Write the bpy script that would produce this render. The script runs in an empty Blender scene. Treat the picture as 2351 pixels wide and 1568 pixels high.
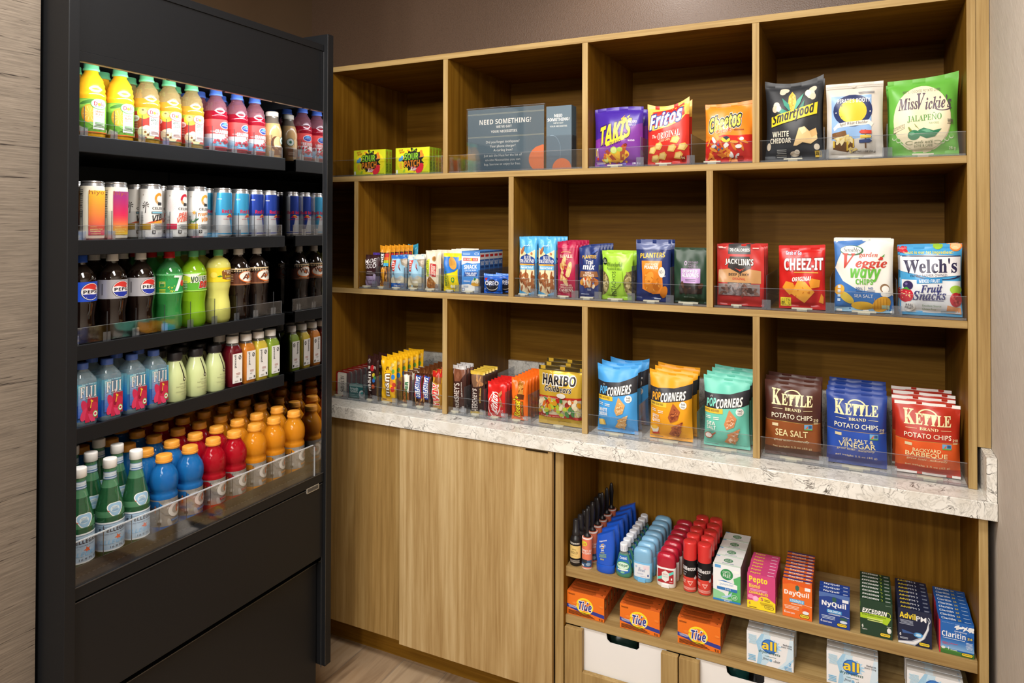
import bpy, bmesh, math, random
from mathutils import Vector, Matrix
from mathutils.geometry import tessellate_polygon

SC = bpy.context.scene
COL = SC.collection
PI = math.pi

# ------------------------------------------------------------------ camera
cam_data = bpy.data.cameras.new('camera')
cam_data.sensor_width = 36.0
cam_data.lens = 1608.503 / 2351.0 * 36.0
cam_data.shift_x = 0.0
cam_data.shift_y = (494.34 - 784.0) / 2351.0
cam_data.clip_start = 0.05
camera = bpy.data.objects.new('camera', cam_data)
COL.objects.link(camera)
_yaw, _pit, _rol = 0.4551565, 0.010328, 0.0019492
_fw = Vector((-math.sin(_yaw), math.cos(_yaw), 0)); _rt = Vector((math.cos(_yaw), math.sin(_yaw), 0)); _up = Vector((0, 0, 1))
_f2 = _fw * math.cos(_pit) + _up * math.sin(_pit); _u2 = _up * math.cos(_pit) - _fw * math.sin(_pit)
_r3 = _rt * math.cos(_rol) + _u2 * math.sin(_rol); _u3 = _u2 * math.cos(_rol) - _rt * math.sin(_rol)
_m = Matrix((_r3, _u3, -_f2)).transposed().to_4x4()
_m.translation = Vector((1.3065, -2.145, 1.6016))
camera.matrix_world = _m
SC.camera = camera

# ------------------------------------------------------------------ world, exposure
SC.view_settings.view_transform = 'Standard'
SC.view_settings.look = 'None'
SC.view_settings.gamma = 1.0
SC.view_settings.use_curve_mapping = False
SC.view_settings.exposure = 0.0
world = bpy.data.worlds.new('world'); SC.world = world
world.use_nodes = True
world.node_tree.nodes['Background'].inputs[0].default_value = (1.0, 0.97, 0.93, 1)
world.node_tree.nodes['Background'].inputs[1].default_value = 0.13
SC.cycles.max_bounces = 8
SC.cycles.transparent_max_bounces = 24
SC.cycles.sample_clamp_indirect = 4.0
SC.cycles.caustics_reflective = False
SC.cycles.caustics_refractive = False

# ------------------------------------------------------------------ lamps
def area(name, loc, rot, sx, sy, power, col=(1, .965, .92), spread=180):
    l = bpy.data.lights.new(name, 'AREA'); l.shape = 'RECTANGLE'; l.size = sx; l.size_y = sy
    l.energy = power; l.color = col; l.spread = math.radians(spread)
    o = bpy.data.objects.new(name, l); COL.objects.link(o); o.location = loc; o.rotation_euler = [math.radians(a) for a in rot]
    return o
def spot(name, loc, target, power, angle, blend=.7, col=(1, .955, .90), r=.05):
    l = bpy.data.lights.new(name, 'SPOT'); l.energy = power; l.spot_size = math.radians(angle); l.spot_blend = blend
    l.color = col; l.shadow_soft_size = r
    o = bpy.data.objects.new(name, l); COL.objects.link(o); o.location = loc
    o.rotation_euler = (Vector(target) - Vector(loc)).to_track_quat('-Z', 'Y').to_euler()
    return o
# ceiling luminaires of the pantry, downlights of the lobby behind the camera
area('ceiling_lamp_pantry', (0.55, -1.15, 2.74), (8, 0, 0), 1.3, 0.5, 54)
area('ceiling_lamp_front', (0.55, -2.6, 2.74), (25, 0, 0), 1.6, 0.8, 62)
for _i, (_x, _y) in enumerate(((-.1, -4.0), (1.1, -4.0), (.4, -5.3), (1.5, -5.3))):
    spot('downlight_lobby', (_x, _y, 2.74), (_x * .5 + .4, 0, .9), 125, 120, .8, r=.09)
spot('downlight_wall', (0.62, 0.10, 2.72), (0.62, 0.53, 2.15), 13, 125)

# ------------------------------------------------------------------ materials
def lin(h):
    h = h.lstrip('#'); h = ''.join(c * 2 for c in h) if len(h) == 3 else h
    r = []
    for i in (0, 2, 4):
        c = int(h[i:i + 2], 16) / 255
        r.append(c / 12.92 if c <= .04045 else ((c + .055) / 1.055) ** 2.4)
    return (*r, 1)
MATS = {}
def mat(h, rough=.42, metal=0., coat=0., trans=0., name=None, ior=1.45):
    k = (h, rough, metal, coat, trans)
    if k in MATS: return MATS[k]
    m = bpy.data.materials.new(name or 'paint_' + h.strip('#'))
    m.use_nodes = True
    b = m.node_tree.nodes['Principled BSDF']
    b.inputs['Base Color'].default_value = lin(h); b.inputs['Roughness'].default_value = rough
    b.inputs['Metallic'].default_value = metal; b.inputs['Coat Weight'].default_value = coat
    b.inputs['Coat Roughness'].default_value = .06
    b.inputs['Transmission Weight'].default_value = trans; b.inputs['IOR'].default_value = ior
    MATS[k] = m
    return m
def nodes(name):
    m = bpy.data.materials.new(name); m.use_nodes = True
    nt = m.node_tree
    return m, nt, nt.nodes['Principled BSDF']
def N(nt, t, **kw):
    n = nt.nodes.new(t)
    for k, v in kw.items():
        if k.startswith('_'): n.inputs[k[1:].replace('_', ' ')].default_value = v
        else: setattr(n, k, v)
    return n
def ramp(nt, src, stops):
    r = N(nt, 'ShaderNodeValToRGB'); e = r.color_ramp.elements
    while len(e) < len(stops): e.new(.5)
    for el, (p, c) in zip(e, stops): el.position = p; el.color = c
    nt.links.new(src, r.inputs[0])
    return r.outputs[0]
def clear(name, tint=(.95, .96, .97), refl=.08, rough=.04, edge=.5, body=0.0, bodycol=(.8, .82, .85)):
    """thin clear acrylic: lets light straight through, reflects more at grazing angles"""
    m, nt, b = nodes(name)
    nt.nodes.remove(b); out = nt.nodes['Material Output']
    tr = N(nt, 'ShaderNodeBsdfTransparent'); tr.inputs[0].default_value = (*tint, 1)
    gl = N(nt, 'ShaderNodeBsdfGlossy'); gl.inputs['Roughness'].default_value = rough
    lw = N(nt, 'ShaderNodeLayerWeight', _Blend=.25)
    ma = N(nt, 'ShaderNodeMath', operation='MULTIPLY_ADD'); ma.inputs[1].default_value = edge; ma.inputs[2].default_value = refl
    nt.links.new(lw.outputs['Facing'], ma.inputs[0])
    mx = N(nt, 'ShaderNodeMixShader'); nt.links.new(ma.outputs[0], mx.inputs[0])
    nt.links.new(tr.outputs[0], mx.inputs[1]); nt.links.new(gl.outputs[0], mx.inputs[2])
    last = mx
    if body:
        df = N(nt, 'ShaderNodeBsdfDiffuse'); df.inputs[0].default_value = (*bodycol, 1)
        m2 = N(nt, 'ShaderNodeMixShader'); m2.inputs[0].default_value = body
        nt.links.new(mx.outputs[0], m2.inputs[1]); nt.links.new(df.outputs[0], m2.inputs[2]); last = m2
    nt.links.new(last.outputs[0], out.inputs[0])
    return m
def wood(name, axis, c0, c1, c2, seed=0., big=1.0, rough=.55):
    """oak veneer, the grain running along the given world axis"""
    m, nt, b = nodes(name)
    g = N(nt, 'ShaderNodeNewGeometry')
    mp = N(nt, 'ShaderNodeMapping'); s = [1, 1, 1]; s['xyz'.index(axis)] = .035
    mp.inputs['Scale'].default_value = s; mp.inputs['Location'].default_value = (seed, seed * 1.7, seed * .6)
    nt.links.new(g.outputs['Position'], mp.inputs[0])
    n1 = N(nt, 'ShaderNodeTexNoise', _Scale=15 * big, _Detail=3, _Roughness=.5, _Distortion=.6)
    n2 = N(nt, 'ShaderNodeTexNoise', _Scale=150, _Detail=3, _Roughness=.65, _Distortion=.2)
    for n in (n1, n2): nt.links.new(mp.outputs[0], n.inputs['Vector'])
    w = N(nt, 'ShaderNodeMath', operation='MULTIPLY'); w.inputs[1].default_value = 4.0
    nt.links.new(n1.outputs['Fac'], w.inputs[0])
    fr = N(nt, 'ShaderNodeMath', operation='PINGPONG'); fr.inputs[1].default_value = .5
    nt.links.new(w.outputs[0], fr.inputs[0])
    a = N(nt, 'ShaderNodeMath', operation='MULTIPLY_ADD'); a.inputs[1].default_value = .8
    nt.links.new(fr.outputs[0], a.inputs[0])
    a2 = N(nt, 'ShaderNodeMath', operation='MULTIPLY_ADD'); a2.inputs[1].default_value = .9; a2.inputs[2].default_value = -.12
    nt.links.new(n2.outputs['Fac'], a2.inputs[0]); nt.links.new(a2.outputs[0], a.inputs[2])
    nt.links.new(ramp(nt, a.outputs[0], [(.18, lin(c0)), (.5, lin(c1)), (.85, lin(c2))]), b.inputs['Base Color'])
    b.inputs['Roughness'].default_value = rough; b.inputs['Specular IOR Level'].default_value = .16
    return m
def streaks(name, rot, scale, cols, seed=0, fine=60, rough=.8, bump=.15):
    """woven wall covering with long slubs along one direction"""
    m, nt, b = nodes(name)
    g = N(nt, 'ShaderNodeNewGeometry'); mp0 = N(nt, 'ShaderNodeMapping'); mp0.inputs['Rotation'].default_value = rot
    mp = N(nt, 'ShaderNodeMapping'); mp.inputs['Scale'].default_value = scale; mp.inputs['Location'].default_value = (seed, seed, seed)
    nt.links.new(g.outputs['Position'], mp0.inputs[0]); nt.links.new(mp0.outputs[0], mp.inputs[0])
    n1 = N(nt, 'ShaderNodeTexNoise', _Scale=fine, _Detail=4, _Roughness=.7)
    n2 = N(nt, 'ShaderNodeTexNoise', _Scale=fine * .65, _Detail=3, _Roughness=.7)
    mq = N(nt, 'ShaderNodeMapping'); mq.inputs['Scale'].default_value = [v if v == 1 else v * .8 for v in scale]; nt.links.new(mp0.outputs[0], mq.inputs[0])
    nt.links.new(mp.outputs[0], n1.inputs['Vector']); nt.links.new(mq.outputs[0], n2.inputs['Vector'])
    c1 = ramp(nt, n1.outputs['Fac'], [(.25, lin(cols[0])), (.5, lin(cols[1])), (.78, lin(cols[2]))])
    msk = ramp(nt, n2.outputs['Fac'], [(.625, (0, 0, 0, 1)), (.67, (1, 1, 1, 1))])
    mx = N(nt, 'ShaderNodeMix', data_type='RGBA')
    nt.links.new(msk, mx.inputs[0]); nt.links.new(c1, mx.inputs[6]); mx.inputs[7].default_value = lin(cols[3])
    nt.links.new(mx.outputs[2], b.inputs['Base Color'])
    bp = N(nt, 'ShaderNodeBump', _Strength=bump, _Distance=.002)
    nt.links.new(n1.outputs['Fac'], bp.inputs['Height']); nt.links.new(bp.outputs[0], b.inputs['Normal'])
    b.inputs['Roughness'].default_value = rough; b.inputs['Specular IOR Level'].default_value = .25
    return m
def stone():
    m, nt, b = nodes('veined_quartz')
    g = N(nt, 'ShaderNodeNewGeometry')
    n0 = N(nt, 'ShaderNodeTexNoise', _Scale=5, _Detail=3); nt.links.new(g.outputs['Position'], n0.inputs['Vector'])
    va = N(nt, 'ShaderNodeVectorMath', operation='MULTIPLY_ADD'); va.inputs[1].default_value = (.35, .35, .35)
    nt.links.new(n0.outputs['Color'], va.inputs[0]); nt.links.new(g.outputs['Position'], va.inputs[2])
    def vein(scale, width, seed):
        n = N(nt, 'ShaderNodeTexNoise', _Scale=scale, _Detail=5, _Roughness=.6, _Distortion=1.2, noise_dimensions='4D'); n.inputs['W'].default_value = seed
        nt.links.new(va.outputs[0], n.inputs['Vector'])
        s = N(nt, 'ShaderNodeMath', operation='SUBTRACT'); s.inputs[1].default_value = .5; nt.links.new(n.outputs['Fac'], s.inputs[0])
        ab = N(nt, 'ShaderNodeMath', operation='ABSOLUTE'); nt.links.new(s.outputs[0], ab.inputs[0])
        return ramp(nt, ab.outputs[0], [(0, (1, 1, 1, 1)), (width, (0, 0, 0, 1))])
    v1 = vein(13, .022, 1.3); v2 = vein(24, .035, 7.1)
    ns = N(nt, 'ShaderNodeTexNoise', _Scale=20, _Detail=3); nt.links.new(g.outputs['Position'], ns.inputs['Vector'])
    k = ramp(nt, ns.outputs['Fac'], [(.46, (0, 0, 0, 1)), (.60, (1, 1, 1, 1))])
    mu = N(nt, 'ShaderNodeMath', operation='MULTIPLY'); nt.links.new(v1, mu.inputs[0]); nt.links.new(k, mu.inputs[1])
    base = ramp(nt, ns.outputs['Fac'], [(.3, lin('d4cfc4')), (.5, lin('e4e1d9')), (.7, lin('eeebe4'))])
    m1 = N(nt, 'ShaderNodeMix', data_type='RGBA'); m1.inputs[7].default_value = lin('aaa69c')
    hf = N(nt, 'ShaderNodeMath', operation='MULTIPLY'); hf.inputs[1].default_value = .55; nt.links.new(v2, hf.inputs[0])
    nt.links.new(hf.outputs[0], m1.inputs[0]); nt.links.new(base, m1.inputs[6])
    m2 = N(nt, 'ShaderNodeMix', data_type='RGBA'); m2.inputs[7].default_value = lin('3b352c')
    nt.links.new(mu.outputs[0], m2.inputs[0]); nt.links.new(m1.outputs[2], m2.inputs[6])
    nt.links.new(m2.outputs[2], b.inputs['Base Color'])
    b.inputs['Roughness'].default_value = .22
    return m
def leather():
    m, nt, b = nodes('leather_wall_covering')
    g = N(nt, 'ShaderNodeNewGeometry')
    v = N(nt, 'ShaderNodeTexVoronoi', _Scale=300, feature='SMOOTH_F1'); nt.links.new(g.outputs['Position'], v.inputs['Vector'])
    bp = N(nt, 'ShaderNodeBump', _Strength=.45, _Distance=.0015); nt.links.new(v.outputs['Distance'], bp.inputs['Height'])
    nt.links.new(bp.outputs[0], b.inputs['Normal'])
    nt.links.new(ramp(nt, v.outputs['Distance'], [(.0, lin('6b5443')), (.8, lin('5b4636'))]), b.inputs['Base Color'])
    b.inputs['Roughness'].default_value = .45
    return m
def planks():
    m, nt, b = nodes('oak_plank_flooring')
    g = N(nt, 'ShaderNodeNewGeometry')
    mp = N(nt, 'ShaderNodeMapping'); mp.inputs['Rotation'].default_value = (0, 0, PI / 2)
    nt.links.new(g.outputs['Position'], mp.inputs[0])
    br = N(nt, 'ShaderNodeTexBrick', _Scale=1.0, offset=.37); br.inputs['Brick Width'].default_value = 1.2; br.inputs['Row Height'].default_value = .18
    br.inputs['Mortar Size'].default_value = .0012; br.inputs['Color1'].default_value = lin('b39a7c'); br.inputs['Color2'].default_value = lin('a1876a'); br.inputs['Mortar'].default_value = lin('8a7e70')
    nt.links.new(mp.outputs[0], br.inputs['Vector'])
    ms = N(nt, 'ShaderNodeMapping'); ms.inputs['Scale'].default_value = (1, .08, 1); nt.links.new(g.outputs['Position'], ms.inputs[0])
    n = N(nt, 'ShaderNodeTexNoise', _Scale=22, _Detail=4, _Distortion=.8); nt.links.new(ms.outputs[0], n.inputs['Vector'])
    c = ramp(nt, n.outputs['Fac'], [(.3, lin('8f7354')), (.5, lin('ffffff')), (.7, lin('e8d8c0'))])
    mx = N(nt, 'ShaderNodeMix', data_type='RGBA', blend_type='MULTIPLY'); mx.inputs[0].default_value = .55
    nt.links.new(br.outputs[0], mx.inputs[6]); nt.links.new(c, mx.inputs[7]); nt.links.new(mx.outputs[2], b.inputs['Base Color'])
    b.inputs['Roughness'].default_value = .4
    return m

# ------------------------------------------------------------------ mesh building
class MB:
    def __init__(s): s.v = []; s.f = []; s.m = []; s.mats = []; s.sm = []
    def mi(s, m):
        if m not in s.mats: s.mats.append(m)
        return s.mats.index(m)
    def add(s, vs, fs, m, smooth=False):
        b = len(s.v); s.v += [tuple(v) for v in vs]; k = s.mi(m)
        for f in fs: s.f.append(tuple(b + i for i in f)); s.m.append(k); s.sm.append(smooth)
    def box(s, x0, y0, z0, x1, y1, z1, m):
        v = [(x, y, z) for x in (x0, x1) for y in (y0, y1) for z in (z0, z1)]
        s.add(v, [(0, 1, 3, 2), (4, 6, 7, 5), (0, 4, 5, 1), (2, 3, 7, 6), (0, 2, 6, 4), (1, 5, 7, 3)], m)
        return s
    def lathe(s, prof, n=28, cap=True, sq=0., c=(0, 0)):
        """prof: (radius, z, material of the band that starts here); sq>0 squares the section"""
        def ring(r, z):
            o = []
            for i in range(n):
                a = 2 * PI * (i + .5) / n; ca, sa = math.cos(a), math.sin(a)
                k = 1. if not sq else 1 / (abs(ca) ** (2 + sq) + abs(sa) ** (2 + sq)) ** (1 / (2 + sq))
                o.append((c[0] + r * k * ca, c[1] + r * k * sa, z))
            return o
        for (r0, z0, m), (r1, z1, _) in zip(prof, prof[1:]):
            s.add(ring(r0, z0) + ring(r1, z1), [(i, (i + 1) % n, n + (i + 1) % n, n + i) for i in range(n)], m, True)
        if cap:
            s.add(ring(prof[0][0], prof[0][1]), [tuple(range(n))[::-1]], prof[0][2])
            s.add(ring(prof[-1][0], prof[-1][1]), [tuple(range(n))], prof[-2][2])
        return s
    def prism(s, pts, y0, y1, m, smooth=False):
        """outline in x,z extruded from y0 to y1"""
        n = len(pts)
        v = [(x, y0, z) for x, z in pts] + [(x, y1, z) for x, z in pts]
        s.add(v, [tuple(range(n)), tuple(range(2 * n - 1, n - 1, -1))], m)
        s.add(v, [(i, i + n, (i + 1) % n + n, (i + 1) % n) for i in range(n)], m, smooth)
        return s
    def mesh(s, name):
        me = bpy.data.meshes.new(name)
        me.from_pydata(s.v, [], s.f)
        for m in s.mats: me.materials.append(m)
        me.polygons.foreach_set('material_index', s.m)
        me.polygons.foreach_set('use_smooth', s.sm)
        me.update()
        return me
def weld(me, ang=50):
    bm = bmesh.new(); bm.from_mesh(me); bmesh.ops.remove_doubles(bm, verts=bm.verts, dist=1e-5); bm.to_mesh(me); bm.free()
    me.set_sharp_from_angle(angle=math.radians(ang))
def obj(name, mb, parent=None, bevel=0., fix=False, welded=False):
    me = mb.mesh(name) if isinstance(mb, MB) else mb
    if fix:
        bm = bmesh.new(); bm.from_mesh(me); bmesh.ops.recalc_face_normals(bm, faces=bm.faces); bm.to_mesh(me); bm.free()
    if welded: weld(me)
    o = bpy.data.objects.new(name, me); COL.objects.link(o)
    if parent: o.parent = parent
    if bevel:
        b = o.modifiers.new('edge', 'BEVEL'); b.width = bevel; b.segments = 2; b.limit_method = 'ANGLE'; b.angle_limit = math.radians(40)
    return o
def empty(name, loc=(0, 0, 0)):
    o = bpy.data.objects.new(name, None); COL.objects.link(o); o.location = loc; o.empty_display_size = .02
    return o
def tag(o, label, cat, group=None):
    o['label'] = label; o['category'] = cat
    if group: o['group'] = group
    return o
def struct(name, mb, label=None):
    o = obj(name, mb); o['kind'] = 'structure'
    return o
class Proto:
    """a finished thing: the first put() moves the original, later ones copy it with its parts"""
    def __init__(s, root): s.root = root; s.used = False
    def put(s, loc, label, cat, group=None, rz=0., rx=0., name=None):
        r = s.root
        if s.used:
            kids = list(s.root.children)
            r = s.root.copy(); COL.objects.link(r)
            for k in kids:
                c = k.copy(); COL.objects.link(c); c.parent = r
                for g in k.children:
                    d = g.copy(); COL.objects.link(d); d.parent = c
        s.used = True
        r.location = loc; r.rotation_euler = (math.radians(rx), 0, math.radians(rz))
        for k in ('group',):
            if k in r: del r[k]
        tag(r, label, cat, group)
        return r
ORD = ['front', 'second', 'third', 'fourth', 'fifth', 'sixth', 'seventh', 'eighth', 'ninth', 'tenth']
def nth(i):
    return 'front of its row' if i == 0 else ORD[i] + ' from the front'

# ------------------------------------------------------------------ lettering and print
def fancy(t, st):
    base = {'b': (0x1D5D4, 0x1D5EE, 0x1D7EC), 'i': (0x1D63C, 0x1D656, 0x1D7EC), 's': (0x1D400, 0x1D41A, 0x1D7CE),
            'x': (0x1D468, 0x1D482, 0x1D7CE), 'c': (0x1D4D0, 0x1D4EA, 0x1D7CE)}.get(st)
    if not base: return t
    o = ''
    for ch in t:
        if 'A' <= ch <= 'Z': o += chr(base[0] + ord(ch) - 65)
        elif 'a' <= ch <= 'z': o += chr(base[1] + ord(ch) - 97)
        elif '0' <= ch <= '9': o += chr(base[2] + ord(ch) - 48)
        else: o += ch
    return o
GL = {}
def glyphs(t, off=0.):
    k = (t, round(off, 4))
    if k not in GL:
        cu = bpy.data.curves.new('lettering', 'FONT'); cu.body = t; cu.offset = off; cu.resolution_u = 2; cu.align_x = 'CENTER'
        o = bpy.data.objects.new('lettering', cu); me = o.to_mesh()
        GL[k] = ([tuple(v.co[:2]) for v in me.vertices], [tuple(p.vertices) for p in me.polygons])
        o.to_mesh_clear(); bpy.data.objects.remove(o); bpy.data.curves.remove(cu)
    return GL[k]
# drawing operations in percent of the panel (x to the right, y up)
def R(x0, y0, x1, y1, c): return ('poly', [(x0, y0), (x1, y0), (x1, y1), (x0, y1)], c)
def P(pts, c): return ('poly', pts, c)
def E(cx, cy, rx, ry, c, rot=0, n=22):
    a = math.radians(rot); o = []
    for i in range(n):
        t = 2 * PI * i / n; x, y = math.cos(t) * rx, math.sin(t) * ry
        o.append((cx + x * math.cos(a) - y * math.sin(a), cy + x * math.sin(a) + y * math.cos(a)))
    return ('poly', o, c)
def ARC(cx, cy, rx, ry, a0, a1, c, w=None, n=16):
    """filled circular segment, or an arc band of relative width w"""
    o = [(cx + rx * math.cos(math.radians(a0 + (a1 - a0) * i / n)), cy + ry * math.sin(math.radians(a0 + (a1 - a0) * i / n))) for i in range(n + 1)]
    if w:
        k = 1 - w
        o += [(cx + k * rx * math.cos(math.radians(a1 + (a0 - a1) * i / n)), cy + k * ry * math.sin(math.radians(a1 + (a0 - a1) * i / n))) for i in range(n + 1)]
    return ('poly', o, c)
def T(t, x0, y0, x1, y1, c, st='b', rot=0, sl=0., out=None, ow=.05, b=0., sh=0.): return ('text', t, (x0, y0, x1, y1), c, st, rot, sl, out, ow, b, sh)
def BL(x0, y0, x1, y1, n, rx, ry, cols, seed=1):
    rnd = random.Random(seed)
    return [E(rnd.uniform(x0, x1), rnd.uniform(y0, y1), rx * rnd.uniform(.75, 1.2), ry * rnd.uniform(.75, 1.2), rnd.choice(cols), rnd.uniform(-70, 70), 10) for _ in range(n)]
def GR(x0, y0, x1, y1, c0, c1, n=10):
    a, b = lin(c0), lin(c1)
    h0 = [int(c0[i:i + 2], 16) for i in (0, 2, 4)]; h1 = [int(c1[i:i + 2], 16) for i in (0, 2, 4)]
    o = []
    for i in range(n):
        f = (i + .5) / n
        o.append(R(x0, y0 + (y1 - y0) * i / n, x1, y0 + (y1 - y0) * (i + 1) / n, ''.join('%02x' % int(p + (q - p) * f) for p, q in zip(h0, h1))))
    return o
def LINES(x0, y0, x1, y1, n, c, fill=.45, seed=3):
    """rows of print too small to read"""
    rnd = random.Random(seed); o = []; h = (y1 - y0) / n
    for i in range(n):
        d = (x1 - x0) * rnd.uniform(0, .16)
        o.append(R(x0 + d, y1 - h * (i + 1), x1 - d * rnd.uniform(.2, 1), y1 - h * (i + 1) + h * fill, c))
    return o
def flat(ops):
    o = []
    for p in ops: o += flat(p) if isinstance(p, list) else [p]
    return o
def geom(op):
    if op[0] == 'poly':
        pts = op[1]
        ar = sum(a[0] * b[1] - b[0] * a[1] for a, b in zip(pts, pts[1:] + pts[:1]))
        if ar < 0: pts = pts[::-1]
        n = len(pts); conv = all((pts[(i + 1) % n][0] - pts[i][0]) * (pts[(i + 2) % n][1] - pts[(i + 1) % n][1]) - (pts[(i + 1) % n][1] - pts[i][1]) * (pts[(i + 2) % n][0] - pts[(i + 1) % n][0]) > -1e-7 for i in range(n))
        if conv: return [(pts, [tuple(range(n))], op[2])]
        fs = []
        for t in tessellate_polygon([[Vector((x, y, 0)) for x, y in pts]]):
            a, b, c = (pts[i] for i in t)
            fs.append(tuple(t) if (b[0] - a[0]) * (c[1] - a[1]) - (b[1] - a[1]) * (c[0] - a[0]) > 0 else tuple(t)[::-1])
        return [(pts, fs, op[2])]
    _, t, (x0, y0, x1, y1), c, st, rot, sl, out, ow, b, sh = op
    b = min(b, .012)
    t = fancy(t, st); res = []
    def tr(v):
        v = [(x + sh * y, y) for x, y in v]
        if rot == 90: return [(-y, x) for x, y in v]
        if rot == -90: return [(y, -x) for x, y in v]
        return v
    v, f = glyphs(t, b); v = tr(v)
    if not v: return []
    ax, bx = min(p[0] for p in v), max(p[0] for p in v); ay, by = min(p[1] for p in v), max(p[1] for p in v)
    kx, ky = (x1 - x0) / max(bx - ax, 1e-6), (y1 - y0) / max(by - ay, 1e-6); cx = (x0 + x1) / 2
    def fit(v): return [(x0 + (x - ax) * kx, y0 + (y - ay) * ky + sl * (x0 + (x - ax) * kx - cx)) for x, y in v]
    def ori(vv, f):
        r = []
        for q in f:
            ar = sum(vv[q[i]][0] * vv[q[(i + 1) % len(q)]][1] - vv[q[(i + 1) % len(q)]][0] * vv[q[i]][1] for i in range(len(q)))
            r.append(q if ar > 0 else q[::-1])
        return r
    if out:
        for o, w in (out if isinstance(out, list) else [(out, ow)]):
            v2, f2 = glyphs(t, b + w); v2 = fit(tr(v2)); res.append((v2, ori(v2, f2), o))
    v = fit(v); res.append((v, ori(v, f), c))
    return res
def cut(vs, fs, xl, yl):
    ax, bx = min(v[0] for v in vs), max(v[0] for v in vs); ay, by = min(v[1] for v in vs), max(v[1] for v in vs)
    xs = [x for x in xl if ax + .2 < x < bx - .2]; ys = [y for y in yl if ay + .2 < y < by - .2]
    clip = [((0, 0, 0), (-1, 0, 0))] * (ax < -.01) + [((100, 0, 0), (1, 0, 0))] * (bx > 100.01) + [((0, 0, 0), (0, -1, 0))] * (ay < -.01) + [((0, 100, 0), (0, 1, 0))] * (by > 100.01)
    if not xs and not ys and not clip: return vs, fs
    bm = bmesh.new(); bv = [bm.verts.new((x, y, 0)) for x, y in vs]
    for f in fs:
        try: bm.faces.new([bv[i] for i in f])
        except ValueError: pass
    for co, no in clip: bmesh.ops.bisect_plane(bm, geom=bm.verts[:] + bm.edges[:] + bm.faces[:], plane_co=co, plane_no=no, dist=1e-5, clear_outer=True)
    for x in xs: bmesh.ops.bisect_plane(bm, geom=bm.verts[:] + bm.edges[:] + bm.faces[:], plane_co=(x, 0, 0), plane_no=(1, 0, 0), dist=1e-5)
    for y in ys: bmesh.ops.bisect_plane(bm, geom=bm.verts[:] + bm.edges[:] + bm.faces[:], plane_co=(0, y, 0), plane_no=(0, 1, 0), dist=1e-5)
    bm.verts.index_update()
    r = [(v.co.x, v.co.y) for v in bm.verts], [tuple(v.index for v in f.verts) for f in bm.faces]
    bm.free()
    return r
def paint(mb, S, ops, xl=(), yl=(), o0=.0004, do=.00009, mk=mat, smooth=False):
    off = o0
    for op in flat(ops):
        for vs, fs, c in geom(op):
            vs, fs = cut(vs, fs, xl, yl)
            if fs: mb.add([S(x, y, off) for x, y in vs], fs, mk(c) if isinstance(c, str) else c, smooth)
            off += do

# ------------------------------------------------------------------ packages
def bag(name, W, H, T_, base, ops, seal=.06, waist=.05, cr=(0, 0), sag=0., pe=.55, qe=.7, wr=1., lean=0., seed=0, pouch=False, rough=.34, metal=0., back=None, nu=24, nv=34):
    rnd = random.Random(seed * 7 + 3); ph = [rnd.uniform(0, 6.3) for _ in range(8)]
    def S(x, y, off):
        s, t = x / 100, y / 100; a = 2 * s - 1
        tt = min(max((t - seal) / (1 - 2 * seal), 0), 1)
        if pouch: p = (max(1 - tt, 0) ** .75) * min(1, tt * 7) ** .5
        else: p = max(math.sin(PI * tt), 0) ** pe
        q = max(1 - abs(a) ** 2.6, 0) ** qe
        f = T_ / 2 * p * q
        e = min(1, 3 * p) * min(1, 4 * q)
        wr_ = wr * 1.45
        f += .0021 * wr_ * e * (math.sin(a * 8 + ph[0] + 3 * t) * math.exp(-(1 - t) / .16) + .8 * math.sin(a * 9.5 + ph[1] - 2 * t) * math.exp(-t / .13))
        f += .0011 * wr_ * e * math.sin(13 * a * (1.2 - t) + 7 * t + ph[6]) * abs(a)
        f += .0014 * wr_ * e * (math.sin(6.5 * t + 4.2 * a + ph[2]) + .7 * math.sin(9 * t - 5.5 * a + ph[3]))
        f += .0022 * wr_ * e * max(0, math.sin(4.2 * (t + a * .5) + ph[4])) * abs(a) ** 1.5
        w = W / 2 * (1 - waist * max(math.sin(PI * tt), 0) ** .7)
        up = max(0, (t - .55) / .45) ** 2
        z = t * H + (cr[0] * (1 - s) ** 3 + cr[1] * s ** 3) * up - sag * (1 - a * a) * up
        yy = -f + lean * t * t
        if t > 1 - seal or t < seal: yy -= .0012 * wr * math.sin(a * 7 + ph[5])
        return (a * w, yy - off, z)
    xl = [100 * i / nu for i in range(nu + 1)]; yl = [100 * i / nv for i in range(nv + 1)]
    mb = MB(); mk = lambda c: mat(c, rough, metal)
    vs = [S(x, y, 0) for y in yl for x in xl]; n = nu + 1
    mb.add(vs, [(j * n + i, j * n + i + 1, (j + 1) * n + i + 1, (j + 1) * n + i) for j in range(nv) for i in range(nu)], mk(base), True)
    vb = []
    for y in yl:
        for x in xl:
            a = S(x, y, 0); l = lean * (y / 100) ** 2
            vb.append((a[0], l - (a[1] - l) * .8 + .0006, a[2]))
    mb.add(vb, [(j * n + i + 1, j * n + i, (j + 1) * n + i, (j + 1) * n + i + 1) for j in range(nv) for i in range(nu)], mat(back, rough, metal) if back else mk(base), True)
    paint(mb, S, ops, xl[1:-1], yl[1:-1], .0009, .00007, mk, True)
    return Proto(obj(name, mb))
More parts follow.
